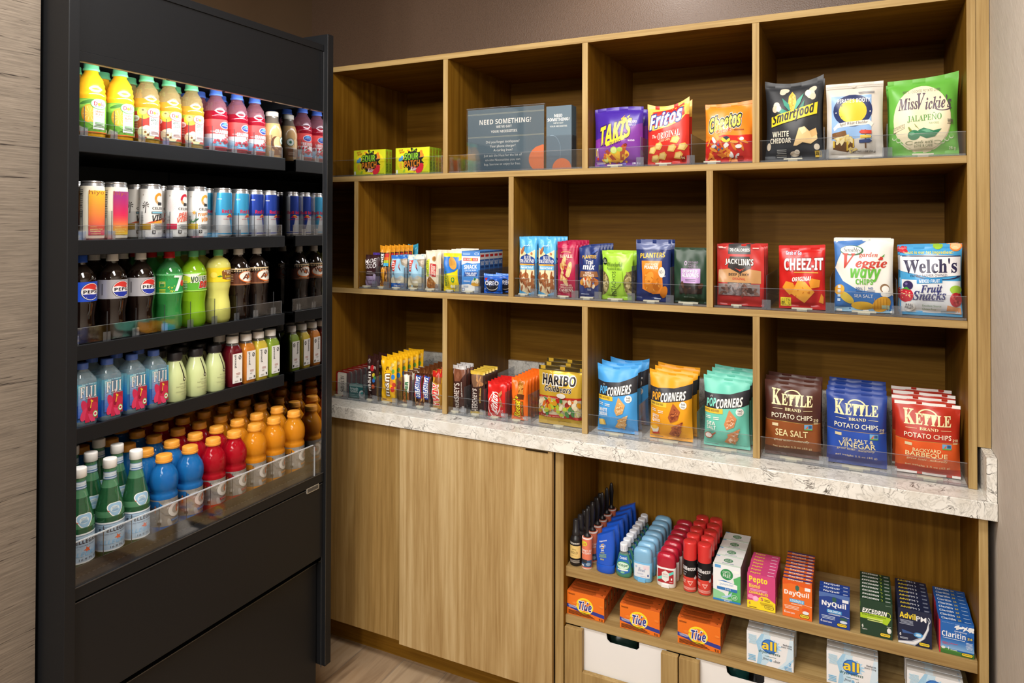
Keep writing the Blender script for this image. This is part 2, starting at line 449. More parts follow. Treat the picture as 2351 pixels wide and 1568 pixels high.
def carton(name, W, D, H, base, front=(), top=(), right=(), left=(), rough=.38, sidecol=None, topcol=None):
    mb = MB(); mb.box(-W / 2, 0, 0, W / 2, D, H, mat(base, rough)); mk = lambda c: mat(c, rough)
    if topcol: mb.m[-1] = mb.mi(mk(topcol))
    if sidecol: mb.m[-5] = mb.mi(mk(sidecol)); mb.m[-6] = mb.mi(mk(sidecol))
    paint(mb, lambda x, y, o: (-W / 2 + W * x / 100, -o, H * y / 100), front, o0=.0002, do=.00005, mk=mk)
    paint(mb, lambda x, y, o: (-W / 2 + W * x / 100, D * y / 100, H + o), top, o0=.0002, do=.00004, mk=mk)
    paint(mb, lambda x, y, o: (W / 2 + o, D * x / 100, H * y / 100), right, o0=.0002, do=.00004, mk=mk)
    paint(mb, lambda x, y, o: (-W / 2 - o, D * (1 - x / 100), H * y / 100), left, o0=.0002, do=.00004, mk=mk)
    return Proto(obj(name, mb))
def rad_at(prof, z):
    for (r0, z0, _), (r1, z1, _) in zip(prof, prof[1:]):
        if z0 <= z <= z1 and z1 > z0: return r0 + (r1 - r0) * (z - z0) / (z1 - z0)
    return prof[-1][0]
def wrap(prof, z0, z1, span=170, c=(0, 0)):
    """print panel wrapped round the front of a turned body"""
    def S(x, y, off):
        a = math.radians((x / 100 - .5) * span); z = z0 + (z1 - z0) * y / 100; r = rad_at(prof, z) + off
        return (c[0] + r * math.sin(a), c[1] - r * math.cos(a), z)
    return S
WX = [100 * i / 20 for i in range(1, 20)]
def bottle(name, body, cap, label=None, lab_prof=None, lz=(0, 0), ops=(), span=170, sq=0., n=28, lab_mat=None, extra=(), yl=()):
    root = empty(name)
    obj('body', MB().lathe(body, n, sq=sq), root, welded=True)
    obj('cap', MB().lathe(cap, 24), root, welded=True)
    if label:
        mb = MB()
        pr = [(r + .0004, z, label) for r, z, _ in lab_prof]
        mb.lathe(pr, 36, cap=False)
        mk = lab_mat or (lambda c: mat(c, .34))
        paint(mb, wrap(pr, lz[0], lz[1], span), ops, WX, yl, .0003, .00005, mk, True)
        obj('label', mb, root)
    for nm, pr, z0, z1, sp, op, y in extra:
        mb = MB(); paint(mb, wrap(pr, z0, z1, sp), op, WX, y, .0005, .00006, lambda c: mat(c, .34), True); obj(nm, mb, root)
    return Proto(root)

# ------------------------------------------------------------------ the room
OAK_SHADE = ('6a460c', '7b5514', '8d651f')  # inside oak darkened and saturated, the shade of the cubbies put into its colour
OAK_LIT = ('8f7246', 'a48857', 'b59a68')  # same oak lightened for direct light: front edges, niche boards, drawer fronts
WH = wood('oak_grain_horizontal', 'x', *OAK_SHADE, seed=1.3); WV = wood('oak_grain_vertical', 'z', *OAK_SHADE, seed=4.1); WY = wood('oak_grain_deep', 'y', *OAK_SHADE, seed=7.7)
EH = wood('oak_lit_horizontal', 'x', *OAK_LIT, seed=2.2); EV = wood('oak_lit_vertical', 'z', *OAK_LIT, seed=5.5)
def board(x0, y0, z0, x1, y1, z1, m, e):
    """veneered board, the oak of its front edge lightened as if lit"""
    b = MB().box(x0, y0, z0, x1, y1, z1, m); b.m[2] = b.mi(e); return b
WD = wood('oak_door_lit', 'z', '9c7d4e', 'b09363', 'c3a97b', seed=9.2, big=.8)  # same oak as the shelving, colour lightened for the light on the door
STONE = stone()
BLACK = mat('17181a', .42, name='black_powder_coat'); BLACK2 = mat('0a0a0b', .55, name='black_inside'); LINER = mat('2a2c2d', .5, name='grey_liner'); EDGE = mat('58595b', .25, .7, name='pale_metal_edge')  # pale edge metal also serves for highlights painted along panel tops
CLEAR = clear('clear_acrylic', refl=.05, edge=.35); CLEARD = clear('smoked_acrylic_edge', (.93, .94, .95), .03, edge=.22); SMOKE = clear('smoked_acrylic', (.78, .79, .81), .06, edge=.3, body=.05); DARKE = mat('3b3d40', .3, name='acrylic_edge_shadow'); CLEARE = clear('whitened_acrylic', (.85, .87, .9), .16, body=.10)
for _b in (BLACK, BLACK2): _b.node_tree.nodes['Principled BSDF'].inputs['Specular IOR Level'].default_value = .28
GEDGE = clear('glass_edge_highlight', (.8, .83, .86), .2, body=.45, bodycol=(.72, .75, .78))  # whitish body colour paints the highlight on the glass edge
WALLX = 1.6185
struct('floor', MB().box(-1.2, -7, -.05, 2.2, .56, 0, planks()))
struct('ceiling', MB().box(-1.2, -7, 2.76, 2.2, .6, 2.84, mat('cfc8bd', .9)))
struct('wall_back', MB().box(-1.25, .53, 0, WALLX, .6, 2.76, leather()))
struct('wall_left', MB().box(-.46, -7, 0, -.36, -1.187, 2.76, streaks('slubbed_wall_covering', (0, 0, 0), (1, .035, 1), ('5c5349', '74695d', '8b7f71', '2e2620'), 2.2, 330)))
struct('wall_alcove', MB().box(-1.22, -1.187, 0, -1.11, .53, 2.76, mat('6f5a44', .5)))
struct('wall_right', MB().box(WALLX, -7, 0, WALLX + .1, .6, 2.76, streaks('brushed_wall_covering', (math.radians(-52), 0, 0), (1, .05, 1), ('b0a496', 'c3b8aa', 'd8cec2', 'c6bbad'), 5.1, 330, bump=.25)))

# ------------------------------------------------------------------ wall shelving
ZT, ZA, ZB, ZC = 2.2066, 1.778, 1.3492, .9184       # top board, two shelves, counter
TH, DEP = .0200, .5127
XL, XR = -1.075, 1.5675
sh = empty('shelving_unit', (0, .25, ZC))
tag(sh, 'tall oak cubbyhole shelving unit standing on the stone counter', 'shelving')
def rel(o, parent):
    """keep a part where it was modelled in the room while hanging it under its thing"""
    o.parent = parent; o.matrix_parent_inverse = Matrix.Translation(-Vector(parent.location)); return o
def part(name, mb, parent, bevel=0.):
    return rel(obj(name, mb, bevel=bevel), parent)
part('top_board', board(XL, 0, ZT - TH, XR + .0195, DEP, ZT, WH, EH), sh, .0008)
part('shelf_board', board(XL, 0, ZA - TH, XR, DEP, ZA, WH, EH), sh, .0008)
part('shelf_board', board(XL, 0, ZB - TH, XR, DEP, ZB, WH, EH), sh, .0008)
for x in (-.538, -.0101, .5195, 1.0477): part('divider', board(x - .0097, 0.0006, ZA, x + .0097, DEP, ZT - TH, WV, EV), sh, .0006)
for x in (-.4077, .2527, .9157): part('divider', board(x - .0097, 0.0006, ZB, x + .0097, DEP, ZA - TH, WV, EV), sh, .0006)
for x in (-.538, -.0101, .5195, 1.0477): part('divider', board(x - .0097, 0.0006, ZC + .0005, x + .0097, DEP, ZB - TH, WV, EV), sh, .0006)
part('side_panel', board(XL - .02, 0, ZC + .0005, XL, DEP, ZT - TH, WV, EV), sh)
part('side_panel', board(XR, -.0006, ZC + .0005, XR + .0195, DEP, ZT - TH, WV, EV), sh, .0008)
part('back_panel', MB().box(XL, DEP, ZC + .0005, XR, DEP + .012, ZT, WH), sh)
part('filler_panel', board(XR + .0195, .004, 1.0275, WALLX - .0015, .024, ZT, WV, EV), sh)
ct = obj('countertop', MB().box(-1.105, -.0844, .8741, WALLX - .001, .5125, ZC, STONE), bevel=.0015)
tag(ct, 'white quartz countertop with dark veins under the oak shelving', 'countertop')
part('side_splash', MB().box(1.5955, -.079, ZC, WALLX - .001, .5, 1.0262, STONE), ct, .001)
part('back_splash', MB().box(-1.06, .494, ZC + .0005, 1.567, .5120, 1.026, STONE), sh)

# ------------------------------------------------------------------ lower cabinet
cb = empty('base_cabinet', (0, .2, 0))
tag(cb, 'oak base cabinet with sliding door and open niche under the counter', 'cabinet')
LZ1, LZ2 = .500, .3465
part('plinth', MB().box(-1.1, .011, 0, 1.61, .03, .104, WH), cb)
part('fixed_panel', MB().box(-1.1, -.060, .1085, -.1485, -.042, .872, wood('oak_panel_veneer', 'z', '86683a', '977846', 'a88a57', seed=2.9)), cb)
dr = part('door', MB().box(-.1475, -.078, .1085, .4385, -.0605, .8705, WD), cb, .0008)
part('door_pull', MB().box(.346, -.0805, .8655, .424, -.070, .8700, mat('3a2c18', .35, .6)), dr)
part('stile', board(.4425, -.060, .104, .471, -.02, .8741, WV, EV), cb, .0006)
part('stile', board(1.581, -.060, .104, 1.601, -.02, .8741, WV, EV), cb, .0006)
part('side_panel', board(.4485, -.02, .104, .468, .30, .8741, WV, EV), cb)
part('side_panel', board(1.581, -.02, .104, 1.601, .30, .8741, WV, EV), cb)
part('back_panel', MB().box(.468, .287, .104, 1.581, .30, .8741, WV), cb)
part('carcass', MB().box(-1.1, -.041, .1045, .4420, .48, .873, mat('3a2a12', .6)), cb)
part('shelf_board', board(.4685, -.038, LZ1 - .031, 1.5805, .287, LZ1, EH, EH), cb, .0008)
part('shelf_board', board(.4685, -.041, LZ2 - .025, 1.5805, .287, LZ2, EH, EH), cb, .0008)
part('bottom_board', MB().box(.4685, -.03, .104, 1.5805, .287, .122, WH), cb)
WHITEP = mat('e9e8e6', .3, name='white_plastic')
x0 = .4735
for i, w in enumerate((.3585, .3585, .3815)):
    x1 = x0 + w
    d = empty('drawer'); rel(d, cb); d.location = (0, 0, 0)
    zb, zt, s0, s1, rail = .108, .3175, x0 + .0585, x1 - .050, .188
    for a, b in ((x0, s0), (s1, x1)): part('frame_stile', MB().box(a, -.057, zb, b, -.039, zt, EV), d, .0008)
    part('frame_rail', MB().box(s0, -.057, zb, s1, -.039, rail, EV), d, .0008)
    c0, c1 = s0 + .073, s1 - .072
    pts = [(s0 - .012, rail - .02), (s1 + .012, rail - .02), (s1 + .012, zt), (c1, zt), (c1, zt - .017), (c1 - .008, zt - .0255), (c0 + .012, zt - .0255), (c0 + .003, zt - .018), (c0, zt)]
    pts += [(s0 - .012, zt)]
    mb = MB().prism(pts, -.0355, -.0325, WHITEP)
    for a in (s0 - .012, s1 + .010): mb.box(a, -.0325, rail - .02, a + .002, .25, zt - .001, WHITEP)
    mb.box(s0 - .012, .248, rail - .02, s1 + .012, .25, zt - .001, WHITEP); mb.box(s0 - .012, -.0325, rail - .02, s1 + .012, .25, rail - .018, WHITEP)
    part('plastic_bin', mb, d)
    x0 = x1 + .004

# ------------------------------------------------------------------ drinks cooler
XF, XH, XS = -.2684, -.287, -.438
YN0, YN1, YE0, YE1 = -1.179, -1.1535, -.3245, -.2964
co = empty('display_cooler', (-.7, -.74, 0))
tag(co, 'tall black open-front refrigerated drinks cooler with lit top shelf', 'cooler')
part('end_panel', MB().box(-1.06, YN0, .01, XF, YN1, 2.32, BLACK), co, .0015)
part('end_panel', MB().box(-1.06, YE0, .1345, XF, YE1, 2.229, BLACK), co, .0015)
part('panel_edge_strip', MB().box(XF - .0005, YE0 - .0006, .14, XF + .0005, YE0 + .0012, 2.224, EDGE), co)
part('back_panel', MB().box(-1.06, YN1, .05, -1.04, YE0, 2.19, LINER), co)
part('top_panel', MB().box(-1.06, YN1, 2.17, -.32, YE0, 2.19, BLACK), co)
part('header_panel', MB().box(-.32, YN1, 1.9925, XH, YE0 - .0015, 2.1925, BLACK), co, .001)
part('header_trim', MB().box(XH - .002, YN1, 2.172, XH + .003, YE0 - .0015, 2.1935, BLACK), co, .0008)
part('header_trim', MB().box(-.292, YN1, 1.9705, XH + .002, YE0 - .0015, 1.9925, BLACK), co, .0008)
part('canopy', MB().box(-1.04, YN1, 2.03, -.32, YE0 - .0015, 2.045, LINER), co)
led = mat('fff', .5, name='led_diffuser')
led_n = led.node_tree.nodes['Principled BSDF']; led_n.inputs['Emission Color'].default_value = (.93, .97, 1, 1); led_n.inputs['Emission Strength'].default_value = 1.6
housing = part('light_housing', MB().box(-.316, YN1, 1.9735, -.2925, YE0 - .002, 1.992, mat('d5d1c8', .35)), co)
for y in (-.90, -.72, -.53, -.40, -.37): part('screw_plug', MB().lathe([(.0042, 1.9715, BLACK2), (.0042, 1.9734, BLACK2)], 10, c=(-.304, y)), housing)
part('light_tube', MB().box(-.350, YN1 + .01, 2.000, -.328, YE0 - .012, 2.012, led), co)
lamp = area('cooler_tube_lamp', (-.340, (YN1 + YE0) / 2, 1.997), (0, 24, 0), .02, .80, 4.2, (.90, .96, 1.0)); rel(lamp, co)
mir, nt, b = nodes('dark_mirror_glass')
b.inputs['Base Color'].default_value = (.42, .42, .43, 1); b.inputs['Metallic'].default_value = 1; b.inputs['Roughness'].default_value = .015
part('mirror_liner', MB().box(-1.035, YE0 - .0012, .47, -.285, YE0 - .0002, 1.992, mir), co)
part('glass_gasket', MB().box(-.2855, YE0 - .003, .13, -.2835, YE0, 2.17, EDGE), co)
DY = {1: [-1.031, -.951, -.871, -.7963, -.7220, -.638, -.553, -.474, -.3965], 2: [-1.0338, -.9557, -.8692, -.7824, -.6944, -.625, -.535, -.470, -.409],
      3: [-1.05, -.9665, -.885, -.797, -.711, -.625, -.54, -.462, -.385], 4: [-1.047, -.98, -.91, -.842, -.773, -.70, -.631, -.564, -.505, -.451, -.397]}
for k, (zt, zb) in {1: (1.8185, 1.776), 2: (1.5555, 1.5175), 3: (1.2932, 1.255), 4: (1.0872, 1.049)}.items():
    s = part('shelf', MB().box(-.95, YN1 + .001, zt - .012, XS + .0, -.350, zt - .0055, BLACK2), co)
    part('price_rail', MB().box(XS, YN1 + .001, zb, XS + .010, -.350, zt, BLACK), s, .0015)
    part('underside_pan', MB().box(-.9, YN1 + .001, zb + .002, XS, -.352, zb + .006, BLACK), s)
    if k != 4:
        hh = .036 if k != 3 else .041
        part('front_fence', MB().box(XS - .004, YN1 + .002, zt - .003, XS - .0025, -.352, zt + hh, CLEAR), s)
        part('fence_highlight', MB().box(XS - .0041, YN1 + .002, zt + hh - .0004, XS - .0024, -.3515, zt + hh + .0007, CLEARE).box(XS - .0041, -.3525, zt, XS - .0024, -.3515, zt + hh, CLEARE), s)  # whitish strips paint the highlight on the fence edges
        dv = MB(); 
        for y in DY[k]:
            part('lane_divider', MB().box(-.80, y - .0008, zt - .005, XS - .0065, y + .0008, zt + .075, CLEARD).box(XS - .0065, y - .0008, zt - .005, XS - .0055, y + .0008, zt + .075, DARKE), s)
            part('divider_foot', MB().box(XS - .0075, y - .010, zt - .004, XS - .006, y + .010, zt + .022, CLEARE), s)
part('well_deck', MB().box(-1.03, YN1 + .001, .745, -.305, YE0 - .002, .7662, mat('2b2622', .3)), co)
gr = MB()
for i in range(66): gr.box(-.331, -1.15 + i * .0125, .7662, -.288, -1.1435 + i * .0125, .7692, mat('37302a', .35))
part('air_grille', gr, co)
part('deck_divider_front', MB().box(-.334, YN1 + .002, .7662, -.3325, YE0 - .003, .792, clear('smoked_rail', (.3, .28, .27), .08, body=.3, bodycol=(.1, .09, .08))), co)
for y in (-1.045, -.971, -.893, -.8095, -.7305, -.6525, -.574, -.494, -.412):
    part('lane_divider', MB().box(-.75, y - .0008, .767, -.3355, y + .0008, .862, CLEARD).box(-.3355, y - .0008, .767, -.3345, y + .0008, .862, DARKE), co)
pts = [(-1.1515, .772), (-.3655, .772), (-.3655, .862), (-.3675, .870), (-.375, .8755), (-1.1515, .8755)]
gm = MB(); n = len(pts)
gv = [(-.2785, y, z) for y, z in pts] + [(-.2825, y, z) for y, z in pts]
gm.add(gv, [tuple(range(n)), tuple(range(2 * n - 1, n - 1, -1))], CLEAR); gm.add(gv, [(i, i + n, (i + 1) % n + n, (i + 1) % n) for i in range(n)], CLEAR)
gl = part('front_glass', gm, co)
part('glass_highlight_strip', MB().box(-.2828, -1.1515, .8742, -.2782, -.373, .8764, GEDGE), gl)  # pale strip painted as the bright line along the pane's top
part('glass_highlight_strip', MB().box(-.2828, -.3668, .773, -.2782, -.3652, .868, GEDGE), gl)  # same painted highlight down the pane's end
part('front_glass', MB().box(-.2825, -.3605, .772, -.2785, -.3255, .879, CLEAR), co)
part('sill_rail', MB().box(-.32, YN1 + .001, .744, -.277, YE0 - .002, .773, BLACK), co, .0008)
part('sill_edge_strip', MB().box(-.2775, YN1 + .001, .7722, -.276, YE0 - .002, .7748, EDGE), co)
fp = part('front_panel', MB().box(-.30, YN1 + .001, .497, -.279, YE0 - .006, .738, BLACK), co, .0015)
part('panel_top_highlight', MB().box(-.2795, YN1 + .001, .7375, -.2775, YE0 - .006, .7392, EDGE), fp)  # highlight on the panel's top edge, put in as a pale strip
part('kick_panel', MB().box(-.33, YN1 + .001, .03, -.302, YE0 - .006, .470, BLACK), co, .001)
part('kick_panel_top_highlight', MB().box(-.3035, YN1 + .001, .469, -.301, YE0 - .006, .4712, EDGE), co)  # pale strip stands in for the highlight on this edge
part('toe_base', MB().box(-1.0, YN1 + .02, 0, -.335, YE0 - .004, .05, BLACK2), co)
bd = MB(); bp = [(-.4055, .7305), (-.4055, .7420), (-.4035, .7445), (-.350, .7445), (-.348, .7420), (-.348, .7305), (-.350, .7275), (-.4035, .7275)][::-1]
n = len(bp); bv = [(-.2765, y, z) for y, z in bp] + [(-.279, y, z) for y, z in bp]; ALU = mat('b9b9b6', .3, .6); ALUD = mat('5d5d5c', .4, .4)
bd.add(bv, [tuple(range(n)), tuple(range(2 * n - 1, n - 1, -1))], ALU); bd.add(bv, [(i, i + n, (i + 1) % n + n, (i + 1) % n) for i in range(n)], ALU)
paint(bd, lambda x, y, o: (-.2765 + o, -.4055 + .0575 * x / 100, .7275 + .017 * y / 100), [R(6, 14, 94, 86, ALUD), T('Structural Concepts', 12, 30, 88, 72, '1c1c1c', '')], o0=.0002)
part('maker_badge', bd, co, 0)

# ------------------------------------------------------------------ clear shelf trays
CREAM = mat('d9d2ba', .45, name='cream_plastic')
def tray(label, x0, x1, z, divs, clips, hd=.095, depth=.40):
    t = empty('divider_tray', ((x0 + x1) / 2, .2, z)); tag(t, label, 'shelf divider')
    part('front_fence', MB().box(x0, .006, z + .0005, x1, .0078, z + .063, CLEAR), t)
    part('fence_highlight', MB().box(x0, .0058, z + .0625, x1, .0080, z + .0638, CLEARE), t)  # thin whitish strip added as a highlight along the fence top
    part('base_rail', MB().box(x0, .006, z + .0005, x1, .016, z + .006, CLEARE), t)
    for x in divs:
        part('lane_divider', MB().box(x - .0008, .017, z + .001, x + .0008, depth, z + hd, SMOKE).box(x - .0008, .016, z + .001, x + .0008, .017, z + hd, DARKE), t)
        part('divider_foot', MB().box(x - .012, .0082, z + .001, x + .012, .0095, z + .030, CLEARE), t)
    for x, w in clips:
        m = MB().box(x - w / 2, .0165, z + .0065, x + w / 2, .026, z + .0105, CREAM); m.box(x - w / 4, .0125, z + .001, x + w / 4, .0175, z + .0065, CREAM)
        part('pusher_clip', m, t)
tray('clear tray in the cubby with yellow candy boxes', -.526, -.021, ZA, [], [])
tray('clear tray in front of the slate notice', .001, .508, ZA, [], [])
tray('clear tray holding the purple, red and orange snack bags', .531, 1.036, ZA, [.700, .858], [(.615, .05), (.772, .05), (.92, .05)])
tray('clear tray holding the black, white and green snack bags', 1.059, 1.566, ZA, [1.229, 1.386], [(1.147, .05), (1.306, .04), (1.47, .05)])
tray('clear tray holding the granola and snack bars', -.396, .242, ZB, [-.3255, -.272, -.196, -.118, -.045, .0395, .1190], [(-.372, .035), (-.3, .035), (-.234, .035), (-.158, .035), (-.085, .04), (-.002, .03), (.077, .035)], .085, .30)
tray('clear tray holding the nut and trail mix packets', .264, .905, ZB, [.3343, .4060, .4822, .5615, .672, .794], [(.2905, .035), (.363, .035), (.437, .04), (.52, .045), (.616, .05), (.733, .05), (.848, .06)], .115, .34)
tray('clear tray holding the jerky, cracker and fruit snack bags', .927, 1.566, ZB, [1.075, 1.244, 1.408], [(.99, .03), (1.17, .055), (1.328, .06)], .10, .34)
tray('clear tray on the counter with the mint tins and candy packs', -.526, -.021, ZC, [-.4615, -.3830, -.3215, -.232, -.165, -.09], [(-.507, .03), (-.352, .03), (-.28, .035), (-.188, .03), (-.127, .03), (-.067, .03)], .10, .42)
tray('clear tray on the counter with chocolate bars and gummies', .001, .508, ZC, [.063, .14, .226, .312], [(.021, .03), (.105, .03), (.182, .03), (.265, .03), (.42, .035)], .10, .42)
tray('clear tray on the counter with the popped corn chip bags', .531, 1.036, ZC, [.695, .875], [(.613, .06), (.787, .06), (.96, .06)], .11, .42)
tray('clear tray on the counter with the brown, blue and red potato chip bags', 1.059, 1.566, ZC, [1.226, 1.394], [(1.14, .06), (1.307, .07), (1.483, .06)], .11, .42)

# ------------------------------------------------------------------ snack bags and packets
def chips3(x, y, k, c, d):
    """three crisp triangles"""
    o = []
    for dx, dy, pts in ((0, 0, [(0, 0), (9, 17), (22, 8), (17, -2), (4, -6)]), (5, -11, [(0, 0), (22, 8), (12, -12), (7, -10)]), (0, -20, [(0, 0), (7, 7), (24, 6), (21, 2), (8, -2)])):
        q = [(x + (dx + a) * k, y + (dy + b) * k) for a, b in pts]
        o.append(P(q, c)); rnd = random.Random(int(x + dy)); n = len(q)
        for _ in range(26):
            ws = [rnd.random() ** 1.5 for _ in range(n)]; t = sum(ws)
            o.append(E(sum(w * a for w, (a, b) in zip(ws, q)) / t, sum(w * b for w, (a, b) in zip(ws, q)) / t, 2.0 * k, .8 * k, rnd.choice(d), rnd.uniform(-60, 60), 7))
    return o
def popc(name, col, c2, sh, fl, pop, foodc, foodd, seed, cr, low):
    return bag(name, .137, .207, .058, col, [
        P([(0, 57), (0, 79), (20, 78), (60, 80), (82, 84), (100, 88), (100, 66), (80, 62), (50, 59)], '2e2e33'),
        T('POP', 6, 60, 29, 72, pop, 'i', sl=.08, b=.01), T('CORNERS', 29, 61, 88, 74, 'f4f1ea', 'i', sl=.11, b=.01),
        P([(16, 74), (18, 76), (17, 73)], 'f4f1ea'), P([(20, 74), (21, 76.5), (21, 73.5)], 'f4f1ea'),
        R(1, 51, 44, 58, 'f0c33c'), T('POPPED, NEVER FRIED', 3, 52.6, 36, 56.4, '2e2e33', 'b'),
        E(82, 56, 8.5, 5.6, 'f2efe8'), T('140', 77, 56, 87, 59, '2e2e33'), LINES(77, 52.4, 87, 55.4, 2, '55555a'),
        LINES(4, 43, 17, 48, 2, 'f0eee6'), LINES(22, 42, 36, 47, 2, 'f0eee6'),
        chips3(47, 36, 1.3, foodc, foodd),
        [T(t, 8, 34 - 6.6 * i, 8 + w, 39.5 - 6.6 * i, 'f4f1ea') for i, (t, w) in enumerate(fl)], low,
        LINES(2, 4, 34, 5.4, 1, '3a4a52'), T('NET WT. 1 OZ. (28.3 g)', 62, 5, 96, 7, '3a4a52', ''),
    ], seal=.05, cr=cr, waist=.06, seed=seed, rough=.4)
def kettle(name, base, low, flav, seed, cr, sag=0, white=False, H=.205):
    ops = [R(0, 10, 100, 50, low), R(0, 49.4, 100, 50, 'a98c4a'), R(0, 0, 100, 12, base)]
    if white: ops += [R(0, 95.5, 100, 100, 'efece6'), R(0, 0, 100, 3.5, 'efece6')]
    y0 = 73
    ops += [T('K', 13, 71, 30, 91, 'efe3ae', 's', b=.012), T('ETTLE', 31, 71.5, 86, 86, 'efe3ae', 's', b=.012),
            ARC(50, 83, 16, 9, 20, 155, 'efe3ae', .16)]
    ops += [R(x, y, x + 3, y + .5, base) for x, y in ((16, 88), (18, 83), (16, 78), (36, 82), (37, 75), (49, 80), (50, 75), (62, 80), (62, 75), (73, 78), (73, 83), (80, 75))]
    ops += [T('BRAND', 37, 64.5, 66, 68.5, 'efe3ae', 's'), R(15, 66.2, 33, 66.7, 'efe3ae'), R(70, 66.2, 86, 66.7, 'efe3ae'),
            T('POTATO CHIPS', 13, 54, 86, 60.5, 'f3ead0', '', b=.008), R(14, 42.5, 25, 46.5, 'd9c9a0'), R(72, 41, 86, 48.5, '6fa7cf'), R(72, 41, 86, 42.6, '6aa24a'), P([(74, 43), (79, 47.5), (78, 43)], 'd8622e'), R(79.5, 43.5, 85, 47.5, '35577f')]
    ops += [T(t, a, b_, c, d, 'efe0a8', '', b=.01) for t, a, b_, c, d in flav]
    ops += [T('great taste...naturally', 17, 22, 80, 26, 'f0dfb0', 'x'), T('net weight 1.5 oz (42 g)', 15, 12.5, 84, 16, 'f0dfb0', 's'),
            T('210', 88, 52.5, 96, 56, 'f0dfb0'), LINES(88, 49.5, 96, 52, 2, 'f0dfb0')]
    return bag(name, .154, H, .058, base, ops, seal=.05, cr=cr, sag=sag, waist=.03, seed=seed, rough=.38, back=base)
POP_SALT = [E(12, 17, 9, 5, 'b5482e'), E(12, 17, 7.5, 3.8, 'f2ece4'), P([(18, 19), (28, 24), (29, 22.5), (20, 17)], 'b5482e')]
POP_CHED = [P([(7, 21), (17, 21.5), (22, 12), (8, 12)], 'f3cf6e'), P([(17, 21.5), (22, 20.5), (25, 12), (22, 12)], 'd9ac48')]
POP_QUES = [E(14, 18, 10, 4, 'efe9df'), E(14, 19, 9, 3, 'f0b83e'), P([(6, 16), (24, 16), (20, 10.5), (10, 10.5)], 'e6ded2'), P([(6, 10), (24, 12), (25, 8.5), (10, 7.5)], 'c0321f')]
B = {}
B['pop_blue'] = popc('chip_bag', '4ba3e6', 0, 0, [('WHITE', 22), ('CHEDDAR', 22)], '5cb4f0', 'd9a765', ['e6c08c', 'cf9350', 'efd2a4'], 1, (.012, .016), POP_CHED)
B['pop_orange'] = popc('chip_bag', 'eba21f', 0, 0, [('SPICY', 18), ('QUESO', 20)], 'f0a52a', 'a8572f', ['8d3f22', 'c9743c', '7a3420'], 2, (.010, 0), POP_QUES)
B['pop_teal'] = popc('chip_bag', '70cbb6', 0, 0, [('SEA', 20), ('SALT', 21)], '7fdcc6', 'd08a5a', ['f0d8c4', 'c67946', 'e0a67c'], 3, (.008, 0), POP_SALT)
B['kettle_brown'] = kettle('chip_bag', '4f2b22', '8a4a22', [('SEA SALT', 20, 30, 78, 39)], 4, (.006, 0), H=.212)
B['kettle_blue'] = kettle('chip_bag', '24408f', '2a50ad', [('SEA SALT &', 27, 35, 78, 40), ('VINEGAR', 20, 27, 82, 34.5)], 5, (.002, .0), H=.202)
B['kettle_red'] = kettle('chip_bag', 'b5301f', 'dc5a26', [('BACKYARD', 26, 35, 70, 40), ('BARBEQUE', 15, 27, 80, 34.5)], 6, (0, 0), 0, True, .194)

B['takis'] = bag('snack_bag', .164, .19, .06, '462a98', [
    P([(0, 0), (100, 0), (100, 72), (80, 66), (45, 54), (0, 46)], '7a3597'),
    T('TAKIS', 15, 42, 80, 74, 'f4d93a', 'i', sl=.22, out='3a1d5c', ow=.05, b=.02), E(66, 78, 4, 4, 'f4d93a'), P([(58, 80), (66, 86), (60, 76)], 'f4a52a'), P([(70, 83), (76, 86), (72, 80)], 'f4d93a'),
    P([(28, 34), (66, 44), (70, 49), (66, 51), (30, 42), (26, 38)], 'f4d93a'), T('FUEGO', 36, 37, 60, 43, '3a1d5c', 'b', sl=.22),
    T('PELIGRO', 73, 72, 90, 76, 'd9cfe8'), T('100% 13', 74, 67, 88, 71, 'd9cfe8', ''), T('NUEVO', 74, 41, 86, 44, 'efe6f6'),
    E(45, 16, 24, 9, 'e2a01e'), E(60, 20, 15, 8, 'f0bb2c'), P([(24, 26), (30, 29), (52, 7), (46, 4)], 'a33a1e'), P([(58, 30), (66, 37), (72, 34), (62, 10), (55, 10)], 'b44a24'), E(69, 35, 3.5, 2.4, '6d2412', 20),
    E(44, 27, 7.5, 6, 'b9d44a'), E(44, 27, 6, 4.6, 'd8e48a'), E(57, 28, 6, 4, 'b9d44a'), E(26, 11, 5, 5, 'b9d44a'), E(26, 11, 3.8, 3.8, 'd8e48a'),
    BL(20, 6, 72, 20, 16, 3.5, 2, ['f4c93a', 'c4581e', 'eab030'], 4), R(8, 14, 10.5, 31, 'f2e9e4'), R(8.6, 14, 9.9, 27, 'd4281e'), E(9.2, 13.5, 2.4, 2.2, 'd4281e'), R(5, 18, 6.5, 30, 'f4d93a'),
    LINES(4, 5, 24, 9, 2, 'e6dff0'), T('28.3 g', 78, 2, 96, 6, 'f2eef8')], cr=(0, 0), sag=-.004, seed=11, waist=.03, rough=.3)
